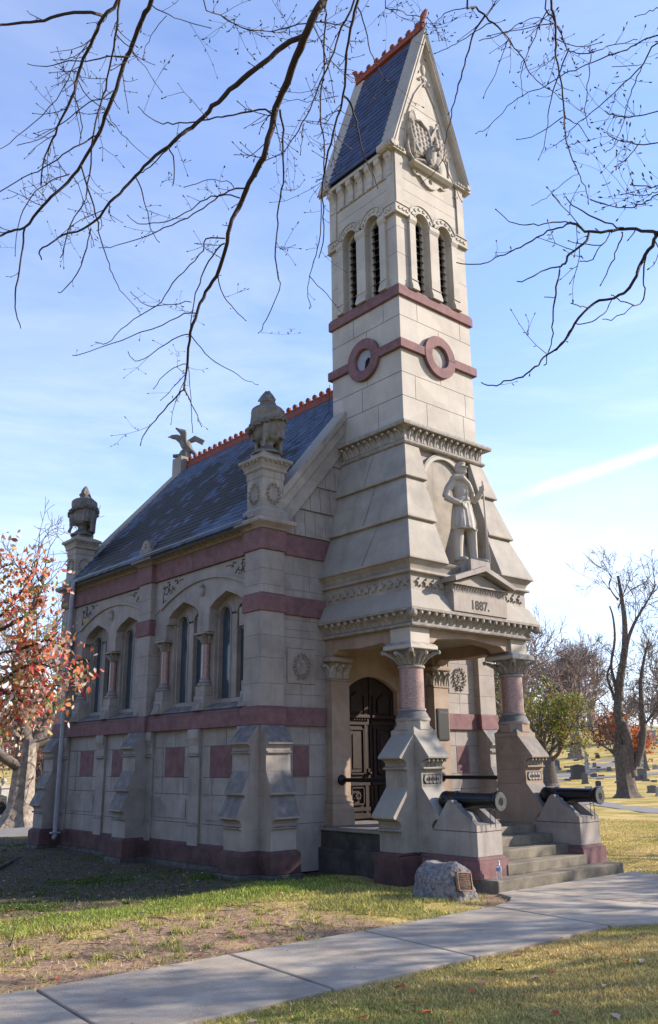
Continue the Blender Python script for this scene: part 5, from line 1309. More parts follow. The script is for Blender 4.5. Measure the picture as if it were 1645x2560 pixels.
# flared apron in front of the steps
def arcpts(cx,cy,r,a0,a1,n=8): return [(cx+r*math.cos(R(a0+(a1-a0)*i/n)),cy+r*math.sin(R(a0+(a1-a0)*i/n))) for i in range(n+1)]
m.prism([(-2.40,-2.52),(-1.98,-2.42),(-1.72,-2.24),(-1.60,-2.02),(-1.56,-1.90),(-1.21,-1.90),(-1.03,-3.55),(-1.02,-4.9),(-1.35,-4.72),(-1.9,-4.42),(-2.53,-4.13)],'z',-.08,-.002)
m.prism([(-1.19,-1.90),(1.60,-1.90),(1.60,-2.5),(1.60,-3.54),(-1.01,-3.54)],'z',-.08,-.003)
m.prism([(-1.01,-3.56),(1.60,-3.56),(1.60,-6.5),(-.80,-6.5),(-.90,-5.1)],'z',-.08,-.004)
for a,b in ((1.61,4.0),(4.02,6.4),(6.42,9.0),(9.02,12)): m.prism([(a,-2.5),(b,-2.5),(b,-4.1),(a,-4.1)],'z',-.08,-.002)
wk=m.build('walkway','concrete',None,bevel=.012,seg=2); tag(wk,kind='structure')
# roads
def strip(name,pts,w,m,z=.02,n=3):
    P=[Vector((a,b,0)) for a,b in pts]; V=[];F=[]
    fine=[]
    for i in range(len(P)-1):
        k=max(2,int((P[i+1]-P[i]).length/2))
        for j in range(k): fine.append(P[i].lerp(P[i+1],j/k))
    fine.append(P[-1]); 
    for i,p in enumerate(fine):
        t=(fine[min(i+1,len(fine)-1)]-fine[max(i-1,0)]).normalized(); s=Vector((t.y,-t.x,0))
        for j in range(5):
            q=p+s*w*(j/4-.5); V.append((q.x,q.y,float(ground_h(q.x,q.y))+z))
    for i in range(len(fine)-1):
        for j in range(4): a=5*i+j; F+=[a,a+1,a+6,a+5]
    return linked(name,fast_mesh(name,V,F,4,None,[m],smooth=True))
rd=strip('road',[(-60,10.5),(-30,11.5),(-12,12.3),(-3,13.2),(6,14.8),(20,19),(60,34)],2.4,'asphalt'); tag(rd,kind='structure')
rd=strip('road',[(-40,22),(-10,21.5),(10,24),(60,44)],3.0,'asphalt'); tag(rd,kind='structure')
rd=strip('road',[(10,-16),(12.8,-4),(15.8,5.4),(19.3,9.9),(24.5,16.6),(33,26),(44,37)],1.3,'asphalt'); tag(rd,kind='structure')
rd=strip('road',[(70,12),(52,22),(38,26.5),(31,28)],1.6,'asphalt'); tag(rd,kind='structure')
m=MB(); m.tube([(-4.9,6.2,-.09),(-3.9,7.6,-.06),(-3.3,8.0,-.05)],.035,6); m=m.build('drain_pipe_on_ground','foundation',None); tag(m,'thin grey drain strip lying in the grass below the downspout','drain strip')
# ------------------------------------------------------------------ grass blades and dead leaves near the camera
rng=np.random.default_rng(7)
def dirtmask(x,y):
    n=.5*np.sin(x*1.9+1)*np.cos(y*1.6+.5)+.35*np.sin(x*4.3+y*3.1)+.2*np.sin(x*9-y*7)
    d=((y+.45*n)<-.45)&((y+.2*n)>-3.3)&((x-.5*n)<-3.75)
    e=((x>-9.5+.8*n)&(x<0)&(y>.9+.5*n)&(y<12))&(n>-.45)
    f=(x>-2.9+.2*n)&(x<-.9)&(y>-2.7+.1*n)&(y<-1.9)
    return d,e,f
def blades(n,x0,x1,y0,y1,hmin,hmax,tuft=0):
    x=rng.uniform(x0,x1,n); y=rng.uniform(y0,y1,n)
    if tuft:
        k=n//tuft; cx=rng.uniform(x0,x1,k); cy=rng.uniform(y0,y1,k); q=rng.integers(0,k,n); sp=rng.uniform(.015,.05,k)[q]; x=cx[q]+rng.normal(0,1,n)*sp; y=cy[q]+rng.normal(0,1,n)*sp
    # keep only what the camera can see, thinning with distance
    dx,dy=x-CAM.x,y-CAM.y; D=np.hypot(dx,dy); ang=np.degrees(np.arctan2(dx,dy))-40.9
    keep=(np.abs(ang)<29)&(D>5.2)
    wj=.03*np.sin(x*7)*np.sin(x*2.3+1)+rng.normal(0,.012,n); walk=(y<yN+.0+wj)&(y>yS+.0+wj)&(x<12); flare=(x>-2.45)&(x<1.65)&(y<-1.85)&((y>-4.15)|((x>-1.0)|((y+4.15)>(-.45*(x+2.5)))) ) & ~((x<-1.55)&(y>-2.45+.6*(x+1.98)*0-.0)&(y>-2.5))
    st=(np.abs(x)<1.65)&(y>-1.95); bl=(np.abs(x)<3.0)&(y>1.1)&(y<9.2); pt=(np.abs(x)<1.95)&(y>-.9)&(y<2)
    keep&=~(walk|flare|st|bl|pt)
    d,e,f=dirtmask(x,y); u=rng.random(n)
    keep&=(~((d&(u>.07))|(e&(u>.13))|(f&(u>.10)))) if not tuft else ~(e&(u>.3))
    x,y,d,e,D=x[keep],y[keep],d[keep],e[keep],D[keep]; n=len(x)
    pn=.5+.5*np.sin(x*.9+2)*np.cos(y*1.3)+.25*np.sin(x*2.9+y*2.2)
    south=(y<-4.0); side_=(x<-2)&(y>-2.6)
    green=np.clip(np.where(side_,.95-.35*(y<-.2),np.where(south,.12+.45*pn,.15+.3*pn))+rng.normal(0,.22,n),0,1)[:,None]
    g1=np.array([.15,.24,.035]); g2=np.array([.50,.40,.18])
    c=(g1*green+g2*(1-green))*rng.uniform(.35,1.7,(n,1))*np.array([1.05,.97,.95])
    h=rng.uniform(hmin,hmax,n)*np.where(side_,1.15,.8)*(1+.5*np.sin(x*3)*np.sin(y*3.7)*.6); a=rng.uniform(0,2*pi,n); w=rng.uniform(.0018,.0042,n)*(1+D/14)
    lean=rng.uniform(.2,1.3,n)*h; la=rng.uniform(0,2*pi,n)
    z=ground_h(x,y)-.004
    V=np.empty((n,3,3)); V[:,0]=np.stack([x-w*np.cos(a),y-w*np.sin(a),z],1); V[:,1]=np.stack([x+w*np.cos(a),y+w*np.sin(a),z],1); V[:,2]=np.stack([x+lean*np.cos(la),y+lean*np.sin(la),z+h],1)
    c=np.where((side_&(y>1.0))[:,None],c*np.array([.34,.42,.42]),c)  # blades beside the wall coloured darker to paint its shade
    Cc=np.repeat(c[:,None,:],3,1); Cc[:,2]*=1.2
    return V.reshape(-1,3),Cc.reshape(-1,3)
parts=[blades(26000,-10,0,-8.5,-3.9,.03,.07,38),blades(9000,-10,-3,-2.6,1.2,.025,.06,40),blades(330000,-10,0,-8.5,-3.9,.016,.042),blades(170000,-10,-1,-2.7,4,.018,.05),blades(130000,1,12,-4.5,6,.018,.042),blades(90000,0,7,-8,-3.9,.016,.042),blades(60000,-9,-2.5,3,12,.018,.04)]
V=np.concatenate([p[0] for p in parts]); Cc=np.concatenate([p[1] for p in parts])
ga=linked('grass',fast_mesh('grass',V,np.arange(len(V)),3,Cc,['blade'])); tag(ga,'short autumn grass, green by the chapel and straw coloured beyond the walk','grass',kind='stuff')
def litter(n,x0,x1,y0,y1,smin,smax,pal):
    V=[];F=[];Cc=[]; r=random.Random(11)
    for _ in range(n):
        x=r.uniform(x0,x1); y=r.uniform(y0,y1)
        if yS<y<yN and r.random()>.04: continue
        if abs(x)<3.1 and 1.2<y<9: continue
        if -2.3<x<1.7 and y>-4.3 and r.random()>.05: continue
        s=r.uniform(smin,smax); a=r.uniform(0,2*pi); z=float(ground_h(x,y))+r.uniform(.008,.03)
        if yS<y<yN or (x>-2.3 and y>-3.5 and x<1.7): z=.008
        c=pal[int(r.random()*len(pal))]; k=r.uniform(.6,1.2); b=len(V)
        tx,ty=r.uniform(-.5,.5),r.uniform(-.5,.5)
        for (u,v,w) in ((-1,0,0),(-.35,-.55,.3),(.45,-.5,.25),(1,0,.1),(.4,.5,.35),(-.4,.52,.2)):
            X=s*(u*math.cos(a)-v*math.sin(a)); Y=s*(u*math.sin(a)+v*math.cos(a)); V.append((x+X,y+Y,z+s*w+tx*X*.4+ty*Y*.4)); Cc.append(tuple(q*k for q in c))
        F+=[b,b+1,b+2,b+3,b,b+3,b+4,b+5]
    return V,F,Cc
pal=[(.34,.17,.09),(.36,.20,.12),(.45,.33,.24),(.36,.05,.03),(.42,.09,.03),(.20,.11,.07),(.5,.42,.35)]
a=litter(1400,-10.5,2,-8,4,.010,.030,pal); b=litter(110,-9,0,-7.5,-3,.03,.05,pal[:5]); c=litter(1300,-8,-2.9,.6,10,.014,.035,[(.22,.14,.10),(.14,.09,.07),(.30,.22,.16)])
d=litter(2600,-10,-3.6,-2.9,.6,.006,.024,[(.20,.12,.09),(.14,.09,.07),(.33,.24,.18),(.4,.3,.22)])
V=[];F=[];Cc=[]
for q in (a,b,c,d): F+=[i+len(V) for i in q[1]]; V+=q[0]; Cc+=q[2]
li=linked('fallen_leaves',fast_mesh('fallen_leaves',V,F,4,Cc,['litter'])); tag(li,'brown and red fallen leaves scattered over the lawn','fallen leaves',kind='stuff')
# broken twigs on the bare earth
V=MB(); r=random.Random(4)
for _ in range(95):
    x=r.uniform(-9.5,-3.9); y=r.uniform(-2.45,.4); L_=r.uniform(.04,.32)*(1 if r.random()<.8 else 1.6); a=r.uniform(0,pi); z=float(ground_h(x,y))+.012
    V.tube([(x,y,z),(x+L_*.5*math.cos(a),y+L_*.5*math.sin(a),z+r.uniform(0,.03)),(x+L_*math.cos(a+.3),y+L_*math.sin(a+.3),z+.004)],[.0045,.0035,.002],4)
tw=V.build('broken_twigs','barkgrey',None); tag(tw,'dead twigs littering the bare soil by the walk','twigs',kind='stuff')
# ------------------------------------------------------------------ trees
class Tree:
    def __init__(s,seed): s.r=random.Random(seed); s.V=[];s.F=[];s.tips=[];s.buds=[]
    def tube(s,P,Rr,seg):
        o=len(s.V); n=len(P); up=Vector((.3,.2,1)).normalized()
        for i in range(n):
            t=(P[min(i+1,n-1)]-P[max(i-1,0)]).normalized(); x=t.cross(up)
            if x.length<.05: x=t.orthogonal()
            x.normalize(); y=t.cross(x)
            for k in range(seg):
                a=2*pi*k/seg; s.V.append(tuple(P[i]+x*(Rr[i]*math.cos(a))+y*(Rr[i]*math.sin(a))))
        for i in range(n-1):
            for k in range(seg): s.F+= [o+seg*i+k,o+seg*i+(k+1)%seg,o+seg*(i+1)+(k+1)%seg,o+seg*(i+1)+k]
    def branch(s,p,d,L,r,lvl,maxl,grav=0.05,wig=.18,kids=(5,8),spread=(25,60),ratio=.62,minr=.002,seg=None):
        rr=s.r; n=max(3,int(4+L*1.2)) if lvl<2 else 4
        P=[p];D=d.normalized(); dirs=[D]
        for i in range(n):
            D=(D+Vector((rr.gauss(0,wig),rr.gauss(0,wig),rr.gauss(0,wig)+grav))).normalized(); P.append(P[-1]+D*(L/n)); dirs.append(D)
        e=.35 if lvl==0 else .25
        Rr=[max(minr,r*(1-(1-e)*(i/n))) for i in range(n+1)]
        s.tube(P,Rr,seg or (8 if lvl==0 else 5 if lvl<3 else 3))
        if lvl>=maxl: s.tips.append((P[-1],D)); s.tips.append((P[len(P)//2],D)); return
        k=rr.randint(*kids)
        for j in range(k):
            t=rr.uniform(.28 if lvl else .35,1.0); 
            if j==0: t=1.0
            f=t*n; i=min(n-1,int(f)); q=P[i].lerp(P[i+1],f-i)
            ax=dirs[i].orthogonal(); ax.rotate(Matrix.Rotation(rr.uniform(0,2*pi),3,dirs[i]))
            ang=R(rr.uniform(*spread))*(.45 if j==0 else 1); nd=dirs[i].copy(); nd.rotate(Matrix.Rotation(ang,3,ax))
            s.branch(q,nd,L*ratio*rr.uniform(.7,1.15)*(1.1-.35*t),max(minr,Rr[i]*rr.uniform(.5,.72)),lvl+1,maxl,grav,wig*1.05,kids,spread,ratio,minr)
    def obj(s,name,m,parent):
        return linked(name,fast_mesh(name,s.V,s.F,4,None,[m],smooth=True),parent)
def leaves(name,pts,n,spread,size,pal,parent,seed=1,droop=.3):
    r=np.random.default_rng(seed); P=np.array([tuple(p) for p,_ in pts]); idx=r.integers(0,len(P),n); c=P[idx]+r.normal(0,spread,(n,3))
    a=r.normal(0,1,(n,3)); a[:,2]-=droop; a/=np.linalg.norm(a,axis=1)[:,None]; b=np.cross(a,r.normal(0,1,(n,3))); b/=np.linalg.norm(b,axis=1)[:,None]; nn=np.cross(a,b)
    sz=size*r.uniform(.6,1.25,(n,1)); 
    V=np.empty((n,6,3)); V[:,0]=c; V[:,1]=c+a*sz*.35+b*sz*.30+nn*sz*.06; V[:,2]=c+a*sz*.75+b*sz*.24+nn*sz*.05; V[:,3]=c+a*sz*1.1; V[:,4]=c+a*sz*.75-b*sz*.24+nn*sz*.05; V[:,5]=c+a*sz*.35-b*sz*.30+nn*sz*.06
    o=np.arange(n)[:,None]*6; F=np.concatenate([o+np.array([[0,1,2,3]]),o+np.array([[0,3,4,5]])],1).ravel()
    pal=np.array(pal); col=pal[r.integers(0,len(pal),n)]*r.uniform(.45,.95,(n,1)); Cc=np.repeat(col[:,None,:],6,1).reshape(-1,3)
    return linked(name,fast_mesh(name,V.reshape(-1,3),F,4,Cc,['leaf']),parent)
def gz(x,y): return float(ground_h(x,y))
def trunk_mesh(x,y,r,h,m,parent,lean=(0,0),flare=1.7,seg=18,seed=0,name='trunk'):
    rr=random.Random(seed); mb=MB(); z0=gz(x,y); secs=[]
    ph=[rr.uniform(0,6) for _ in range(4)]
    for q,(t,k) in enumerate(((-.05,flare*1.25),(.02,flare),(.08,flare*.78),(.2,1.08),(.5,.95),(.8,.88),(1.0,.80))):
        f=max(0,1-t*4); P=[]
        for i in range(seg):
            a=2*pi*i/seg; w=1+(.05+.14*f)*math.sin(5*a+ph[0])+.05*math.sin(8*a+ph[1])
            P.append((x+lean[0]*t+r*k*w*math.cos(a),y+lean[1]*t+r*k*w*math.sin(a),z0+h*t))
        secs.append(P)
    mb.loft(secs); return mb.build(name,m,parent,smooth=True), Vector((x+lean[0],y+lean[1],z0+h))

# 1. tall pollarded bare tree on the right
T=empty('bare_tree',(24.7,12,gz(24.7,12))); tag(T,'tall bare tree with thick scarred grey trunk and upright limbs at the right','tree')
tk,top=trunk_mesh(24.7,12.0,.37,2.2,'barkgrey',None,lean=(-.15,0),flare=1.55,seed=3); 
t=Tree(31)
def limb(t,P,r0,r1,seg=8,twigs=10,tl=1.2,tr=.03,maxl=2):
    P=[Vector(p) for p in P]; n=len(P)-1
    # smooth
    Q=[]
    for i in range(n):
        p0=P[max(i-1,0)];p1=P[i];p2=P[i+1];p3=P[min(i+2,n)]
        for j in range(4):
            u=j/4; Q.append(.5*((2*p1)+(p2-p0)*u+(2*p0-5*p1+4*p2-p3)*u*u+(3*p1-p0-3*p2+p3)*u**3))
    Q.append(P[-1]); m=len(Q); Rr=[r0+(r1-r0)*i/(m-1) for i in range(m)]
    t.tube(Q,Rr,seg)
    for _ in range(twigs):
        i=t.r.randint(int(m*.25),m-2); d=(Q[i+1]-Q[i]).normalized(); ax=d.orthogonal(); ax.rotate(Matrix.Rotation(t.r.uniform(0,2*pi),3,d)); d.rotate(Matrix.Rotation(R(t.r.uniform(20,70)),3,ax))
        t.branch(Q[i],d,tl*t.r.uniform(.6,1.3),tr*t.r.uniform(.6,1.2),4-maxl,4,grav=.08,wig=.22,kids=(3,5),minr=.009)
    return Q
def rp(u,v,dy=0.0):                         # point on the vertical plane of this tree, facing the camera
    base=Vector((24.7,12,0)); n=Vector((base.x-CAM.x,base.y-CAM.y,0)).normalized(); d=pix(u,v,1)-CAM; k=(base-CAM).dot(n)/d.dot(n)
    return CAM+d*(k+dy)
for P,r0,r1,tw in (([(1577,1940),(1563,1830),(1545,1790),(1550,1700),(1560,1640),(1562,1560),(1555,1500),(1545,1440)],.42,.09,10),
    ([(1590,1915),(1608,1840),(1604,1760),(1602,1700),(1612,1640),(1622,1600)],.27,.035,20),
    ([(1562,1650),(1570,1600),(1585,1560),(1602,1530),(1620,1500),(1640,1460)],.15,.035,22),
    ([(1555,1790),(1535,1700),(1528,1660),(1537,1600),(1533,1545),(1524,1515)],.13,.05,3),
    ([(1545,1500),(1530,1480),(1522,1460),(1530,1440)],.06,.02,8),([(1545,1520),(1553,1500),(1560,1480),(1558,1460)],.05,.02,5),
    ([(1550,1810),(1540,1760),(1530,1730),(1518,1690),(1528,1660)],.12,.07,6),
    ([(1565,1900),(1545,1850),(1548,1800),(1540,1770)],.30,.15,16),
    ([(1560,1920),(1530,1880),(1500,1860),(1480,1850)],.12,.03,10),
    ([(1590,1850),(1620,1800),(1640,1770),(1670,1700)],.10,.03,16)):
    limb(t,[rp(u,v) for u,v in P],r0*.66,r1*.66,twigs=int(tw*.9),tl=1.3,tr=.02)
crown=t.obj('branches','barkgrey',T); crown.matrix_parent_inverse=Matrix.Translation(-Vector(T.location))
tk.parent=T; tk.matrix_parent_inverse=Matrix.Translation(-Vector(T.location))
def simple_tree(name,label,cat,x,y,tr,th,L,maxl,seed,m='barkfar',kids=(5,8),nstart=5,spread=(20,55),ratio=.62,minr=.01,leaf=None,group=None,grav=.05,cone=.5):
    T=empty(name,(x,y,gz(x,y))); tag(T,label,cat,group)
    tk,top=trunk_mesh(x,y,tr,th,m,None,flare=1.4,seed=seed,seg=10)
    t=Tree(seed)
    for i in range(nstart):
        a=2*pi*i/nstart+t.r.uniform(-.4,.4); c=cone*t.r.uniform(.3,1.3)
        t.branch(top-Vector((0,0,t.r.uniform(0,.35)*th)),Vector((math.cos(a)*c,math.sin(a)*c,1)),L*t.r.uniform(.75,1.15),tr*.5*t.r.uniform(.7,1.1),1,maxl,grav=grav,wig=.14,kids=kids,spread=spread,ratio=ratio,minr=minr)
    br=t.obj('branches',m,T)
    obs=[tk,br]; tk.parent=T
    if leaf: obs.append(leaves('foliage',t.tips,parent=T,**leaf))
    for o in obs: o.matrix_parent_inverse=Matrix.Translation(-Vector(T.location))
    return T
GP=[(.18,.26,.03),(.26,.30,.04),(.36,.30,.05),(.12,.20,.03),(.42,.22,.05),(.30,.33,.07)]
simple_tree('leafy_tree','mid sized tree with thin green and yellow leaves behind the right column','tree',34.0,22.6,.40,1.7,3.0,4,12,m='barkgrey',kids=(5,7),nstart=7,leaf=dict(n=6500,spread=.20,size=.15,pal=GP,seed=2),cone=.9,ratio=.64,minr=.012)
simple_tree('orange_tree','small tree with bright orange leaves among the headstones','tree',50.5,28.0,.14,1.5,1.9,3,5,m='bark',kids=(5,7),nstart=6,leaf=dict(n=3800,spread=.32,size=.2,pal=[(.55,.13,.03),(.65,.20,.05),(.42,.08,.03),(.60,.26,.08)],seed=3),cone=1.0)
# large bare trees further back
bt=[(49.3,38.5,.5,3.0,6.0,41,'broad bare tree filling the sky behind the leafy tree'),(60.0,38.0,.45,3,5.6,42,'bare tree with steep slanting branches behind the leafy tree, right side'),(45.0,41.0,.4,3,5.0,43,'bare tree seen between the porch columns'),
    (84.0,40.0,.5,3.0,6.0,44,'low bare tree on the horizon at the right edge'),(100.,62.,.5,3.,6.5,45,'bare tree on the distant rise behind the graves'),(78,52,.45,2.6,5.6,46,'bare brown tree far behind the orange tree')]
for x,y,r_,h,L_,sd,lb in bt: simple_tree('bare_tree',lb,'tree',x,y,r_*1.3,h,L_*1.0,4,sd,kids=(6,8),nstart=7,minr=.020,group=None,cone=.7)
# far wood line
V=MB(); 
t=Tree(77)
for i in range(130):
    a=R(t.r.uniform(45,76)); d=t.r.uniform(150,250); x=CAM.x+d*math.sin(a); y=CAM.y+d*math.cos(a); z=gz(x,y)-1
    t.branch(Vector((x,y,z)),Vector((t.r.uniform(-.1,.1),t.r.uniform(-.1,.1),1)),t.r.uniform(4,7),.35,1,4,wig=.16,kids=(5,7),spread=(20,55),minr=.045,ratio=.72)
for i in range(40):
    a=R(t.r.uniform(14,40)); d=t.r.uniform(90,150); x=CAM.x+d*math.sin(a); y=CAM.y+d*math.cos(a); z=gz(x,y)-1
    t.branch(Vector((x,y,z)),Vector((t.r.uniform(-.1,.1),t.r.uniform(-.1,.1),1)),t.r.uniform(4,6),.3,1,4,wig=.16,kids=(5,7),spread=(20,55),minr=.04,ratio=.72)
w=t.obj('distant_wood','barkfar',None); tag(w,'distant bare wood along the horizon','wood',kind='stuff')
# 2. left: big double trunk and reddish shrubby tree behind
T=empty('bare_tree',(-.6,15.2,0)); tag(T,'bare tree with a broad flaking two-tone trunk beside the road at the left','tree')
tk,top=trunk_mesh(-.75,15.6,.34,2.35,'barklight',None,lean=(.1,.1),flare=1.9,seed=9,seg=22)
t=Tree(15)
for P,r0,r1 in (([( -.65,15.7,2.0),(-.9,15.8,3.2),(-1.0,16,4.6),(-.6,16.2,6.2),(-.2,16.4,7.6)],.26,.05),([(-.6,15.7,2.0),(.2,15.9,3.2),(.9,16.2,4.8),(1.3,16.4,6.4),(1.7,16.6,8.0)],.22,.04),([(-.9,15.6,1.6),(-1.8,15.5,2.2),(-2.6,15.4,3.4),(-3.0,15.4,4.8)],.16,.04),([(-.5,15.7,2.2),(.6,15.6,2.5),(1.6,15.5,3.2),(2.4,15.4,4.6)],.14,.035)):
    limb(t,P,r0,r1,twigs=16,tl=1.3,tr=.04)
br=t.obj('branches','barkgrey',T); 
for o in (tk,br): o.parent=T; o.matrix_parent_inverse=Matrix.Translation(-Vector(T.location))
RP=[(.30,.07,.06),(.38,.14,.12),(.24,.06,.05),(.42,.22,.16),(.30,.20,.10)]
simple_tree('red_leaved_tree','brushy tree with sparse small red leaves behind the pale trunk','tree',1.8,20.0,.15,1.2,1.9,4,8,m='barkgrey',kids=(5,7),nstart=7,leaf=dict(n=5200,spread=.12,size=.075,pal=RP,seed=4),cone=1.1,ratio=.66,minr=.006)
simple_tree('red_leaved_tree','second brushy reddish tree close to the back corner of the chapel','tree',-1.2,21.5,.15,1.4,1.8,4,18,m='barkgrey',kids=(5,7),nstart=7,leaf=dict(n=4200,spread=.12,size=.075,pal=RP,seed=5),cone=1.1,ratio=.66,minr=.006)
simple_tree('bare_tree','pale bare tree whose upper branches rise above the red leaves at the left','tree',4.0,25.0,.4,3.2,4.4,4,28,m='barkfar',kids=(5,7),nstart=5,cone=.6)
simple_tree('bare_tree','bare tree at the far left edge behind the road','tree',-1.5,27.0,.4,3.0,4.0,4,38,m='barkfar',kids=(5,7),nstart=5,cone=.6)
# 3. near dogwood with big red leaves, stem left of the frame
T=empty('dogwood_tree',(-10.2,.6,gz(-10.2,.6))); tag(T,'small tree with large red, orange and green leaves reaching in at the left edge','tree')
t=Tree(50); base=Vector((-10.2,.6,gz(-10.2,.6)))
t.tube([base,base+Vector((.1,-.1,.9)),base+Vector((.3,-.3,1.7)),base+Vector((.6,-.6,2.3))],[.08,.065,.055,.045],9)
tipsL=[]
DL=8.3
arms=[[(-420,1960,9.2),(-200,1800,8.8),(-40,1750,8.5),(60,1720,8.3),(190,1712,8.2)],[(-420,1960,9.2),(-180,1700,8.8),(-20,1560,8.5),(60,1470,8.4),(95,1390,8.3)],[(-420,1960,9.2),(-200,1850,8.7),(-80,1810,8.4),(0,1790,8.2),(40,1800,8.1)],
      [(-180,1700,8.8),(-60,1650,8.4),(60,1620,8.3),(120,1600,8.2),(150,1620,8.2)],[(-200,1680,8.8),(-60,1520,8.6),(-10,1430,8.5),(30,1410,8.4)],[(-100,1780,8.6),(20,1690,8.3),(90,1660,8.1),(165,1680,8.0)],[(-60,1600,8.5),(30,1560,8.2),(85,1520,8.2),(100,1470,8.2)],[(-150,1760,8.6),(-20,1720,8.3),(70,1760,8.0),(120,1740,8.0)],[(-420,1960,9.2),(-300,1600,9.0),(-160,1450,8.9),(-80,1400,8.8)]]
for A in arms:
    P=[pix(u,v,d) for u,v,d in A]; Q=limb(t,P,.022,.005,seg=5,twigs=0)
    m_=len(Q)
    for i in range(int(m_*.35),m_):
        for _ in range(3):
            p=Q[i]+Vector((t.r.gauss(0,.06),t.r.gauss(0,.07),t.r.gauss(0,.06))); tipsL.append((p,None)); t.tube([Q[i],(Q[i]+p)/2+Vector((0,0,.01)),p],[.004,.003,.002],3)
t.tube([base+Vector((.3,-.3,1.7)),pix(-420,1960,9.2)],[.05,.022],6)
tk=t.obj('branches','bark',T); lv=leaves('foliage',tipsL,3100,.085,.052,[(.78,.20,.11),(.85,.30,.12),(.50,.06,.05),(.82,.36,.13),(.26,.28,.09),(.88,.55,.45),(.66,.18,.14),(.48,.40,.16),(.92,.74,.62),(.34,.33,.14),(.85,.62,.50)],T,seed=6,droop=.9)
for o in (tk,lv): o.matrix_parent_inverse=Matrix.Translation(-Vector(T.location))
# ------------------------------------------------------------------ bare branches hanging over the camera from two trees outside the frame
LA=lambda P:[(x*.5844,y*.5844) for x,y in P]
RA=lambda P:[(900+x*.4838,y*.4838) for x,y in P]
CA=lambda P:[(780+x*.2922,y*.2922) for x,y in P]
def hang(t,P,w0,w1,d0,d1,sc,twig=1.0,start=None,blen=1.0):
    """one limb with real depth: runs from d0 to d1 metres away, wavering as it goes"""
    n=len(P); rr=t.r; pts=[]
    for i,(u,v) in enumerate(P):
        f=i/(n-1); pts.append(pix(u,v,d0+(d1-d0)*f+.10*math.sin(i*1.7+u*.01)))
    if start is not None: pts=[Vector(q) for q in start]+pts
    m=len(pts)-1; Q=[]
    for i in range(m):
        p0=pts[max(i-1,0)];p1=pts[i];p2=pts[i+1];p3=pts[min(i+2,m)]
        for j in range(3):
            u=j/3; Q.append(.5*((2*p1)+(p2-p0)*u+(2*p0-5*p1+4*p2-p3)*u*u+(3*p1-p0-3*p2+p3)*u**3)+Vector((rr.gauss(0,.003),rr.gauss(0,.003),rr.gauss(0,.003))))
    Q.append(pts[-1]); k=len(Q)
    ra=w0*sc*.5*d0/FPX; rb=w1*sc*.5*d1/FPX; Rr=[]
    for i in range(k):
        s_=i/(k-1); Rr.append(max(.0012,(ra+(rb-ra)*s_)*(1+rr.uniform(-.06,.10))))
    t.tube(Q,Rr,7 if ra>.008 else 5)
    L_=sum((Q[i+1]-Q[i]).length for i in range(k-1)); cnt=int(L_*(3.1 if t.big else (2.5 if w0>7 else 1.5))*twig)
    for _ in range(cnt):
        i=rr.randint(int(k*.06)+ (len(start)*3 if start else 0),k-2) if k>14 else rr.randint(1,k-2)
        if i>=k-1: continue
        d=(Q[i+1]-Q[i]).normalized(); ax=d.orthogonal(); ax.rotate(Matrix.Rotation(rr.uniform(0,2*pi),3,d)); d.rotate(Matrix.Rotation(R(rr.uniform(25,75)),3,ax))
        twiglet(t,Q[i],d,rr.choice((.03,.05,.08,.12,.2,.30))*blen*rr.uniform(.7,1.3),max(.0013,min(.0035,Rr[i]*.5)),0)
    bud(t,Q[-1],(Q[-1]-Q[-2]).normalized(),1.1)
    return Q
def bud(t,p,d,k=1.0):
    k*=.85; r=.0040*k; t.tube([p-d*.004,p+d*.003,p+d*.010*k,p+d*.015*k],[.0018,r,r*.8,.0006],4)
def twiglet(t,p,d,L_,r,lv):
    rr=t.r; n=4; P=[p];D=d.normalized(); curl=Vector((rr.gauss(0,.25),rr.gauss(0,.25),rr.uniform(-.15,.45)))
    for i in range(n): D=(D+curl*.35+Vector((rr.gauss(0,.10),rr.gauss(0,.10),rr.gauss(0,.10)))).normalized(); P.append(P[-1]+D*(L_/n))
    t.tube(P,[r,r*.85,r*.75,r*.7,r*.62],3)
    bud(t,P[-1],D,rr.uniform(.8,1.3))
    if L_>.07:
        for _ in range(int(L_*11)):
            i=rr.randint(1,n-1); a=D.orthogonal(); a.rotate(Matrix.Rotation(rr.uniform(0,2*pi),3,D)); q=P[i]+a*.008; t.tube([P[i],q],[.0014,.0012],3); bud(t,q,(a+D*.6).normalized(),rr.uniform(.6,1.1))
        if lv<1 and L_>.15:
            for _ in range(rr.randint(1,3)):
                i=rr.randint(1,n-1); e=D.copy(); ax=e.orthogonal(); ax.rotate(Matrix.Rotation(rr.uniform(0,2*pi),3,e)); e.rotate(Matrix.Rotation(R(rr.uniform(30,70)),3,ax)); twiglet(t,P[i],e,L_*rr.uniform(.3,.6),r*.7,lv+1)
H1=Vector((-12.6,-12.6,0)); CR1=H1+Vector((.3,.5,5.2))
T=empty('overhanging_tree',H1); tag(T,'near bare tree whose budding branches hang down across the upper left sky','tree')
tk,top=trunk_mesh(H1.x,H1.y,.30,5.4,'bark',None,lean=(.3,.5),flare=1.5,seed=31)
t=Tree(61); t.big=True
def st(u,v,d,c=None):
    if u>1600: return [tuple(c),tuple(pix(2500,v-500,d)),tuple(pix(1900,v-70,d))]
    return [tuple(c or CR1),tuple(pix(u+260,-1300,d+.4)),tuple(pix(u+70,-330,d))]
t.tube([H1+Vector((.3,.5,5.0)),CR1+Vector((.4,.8,1.6)),CR1+Vector((.9,1.9,2.6))],[.22,.16,.10],8)
S=.5844
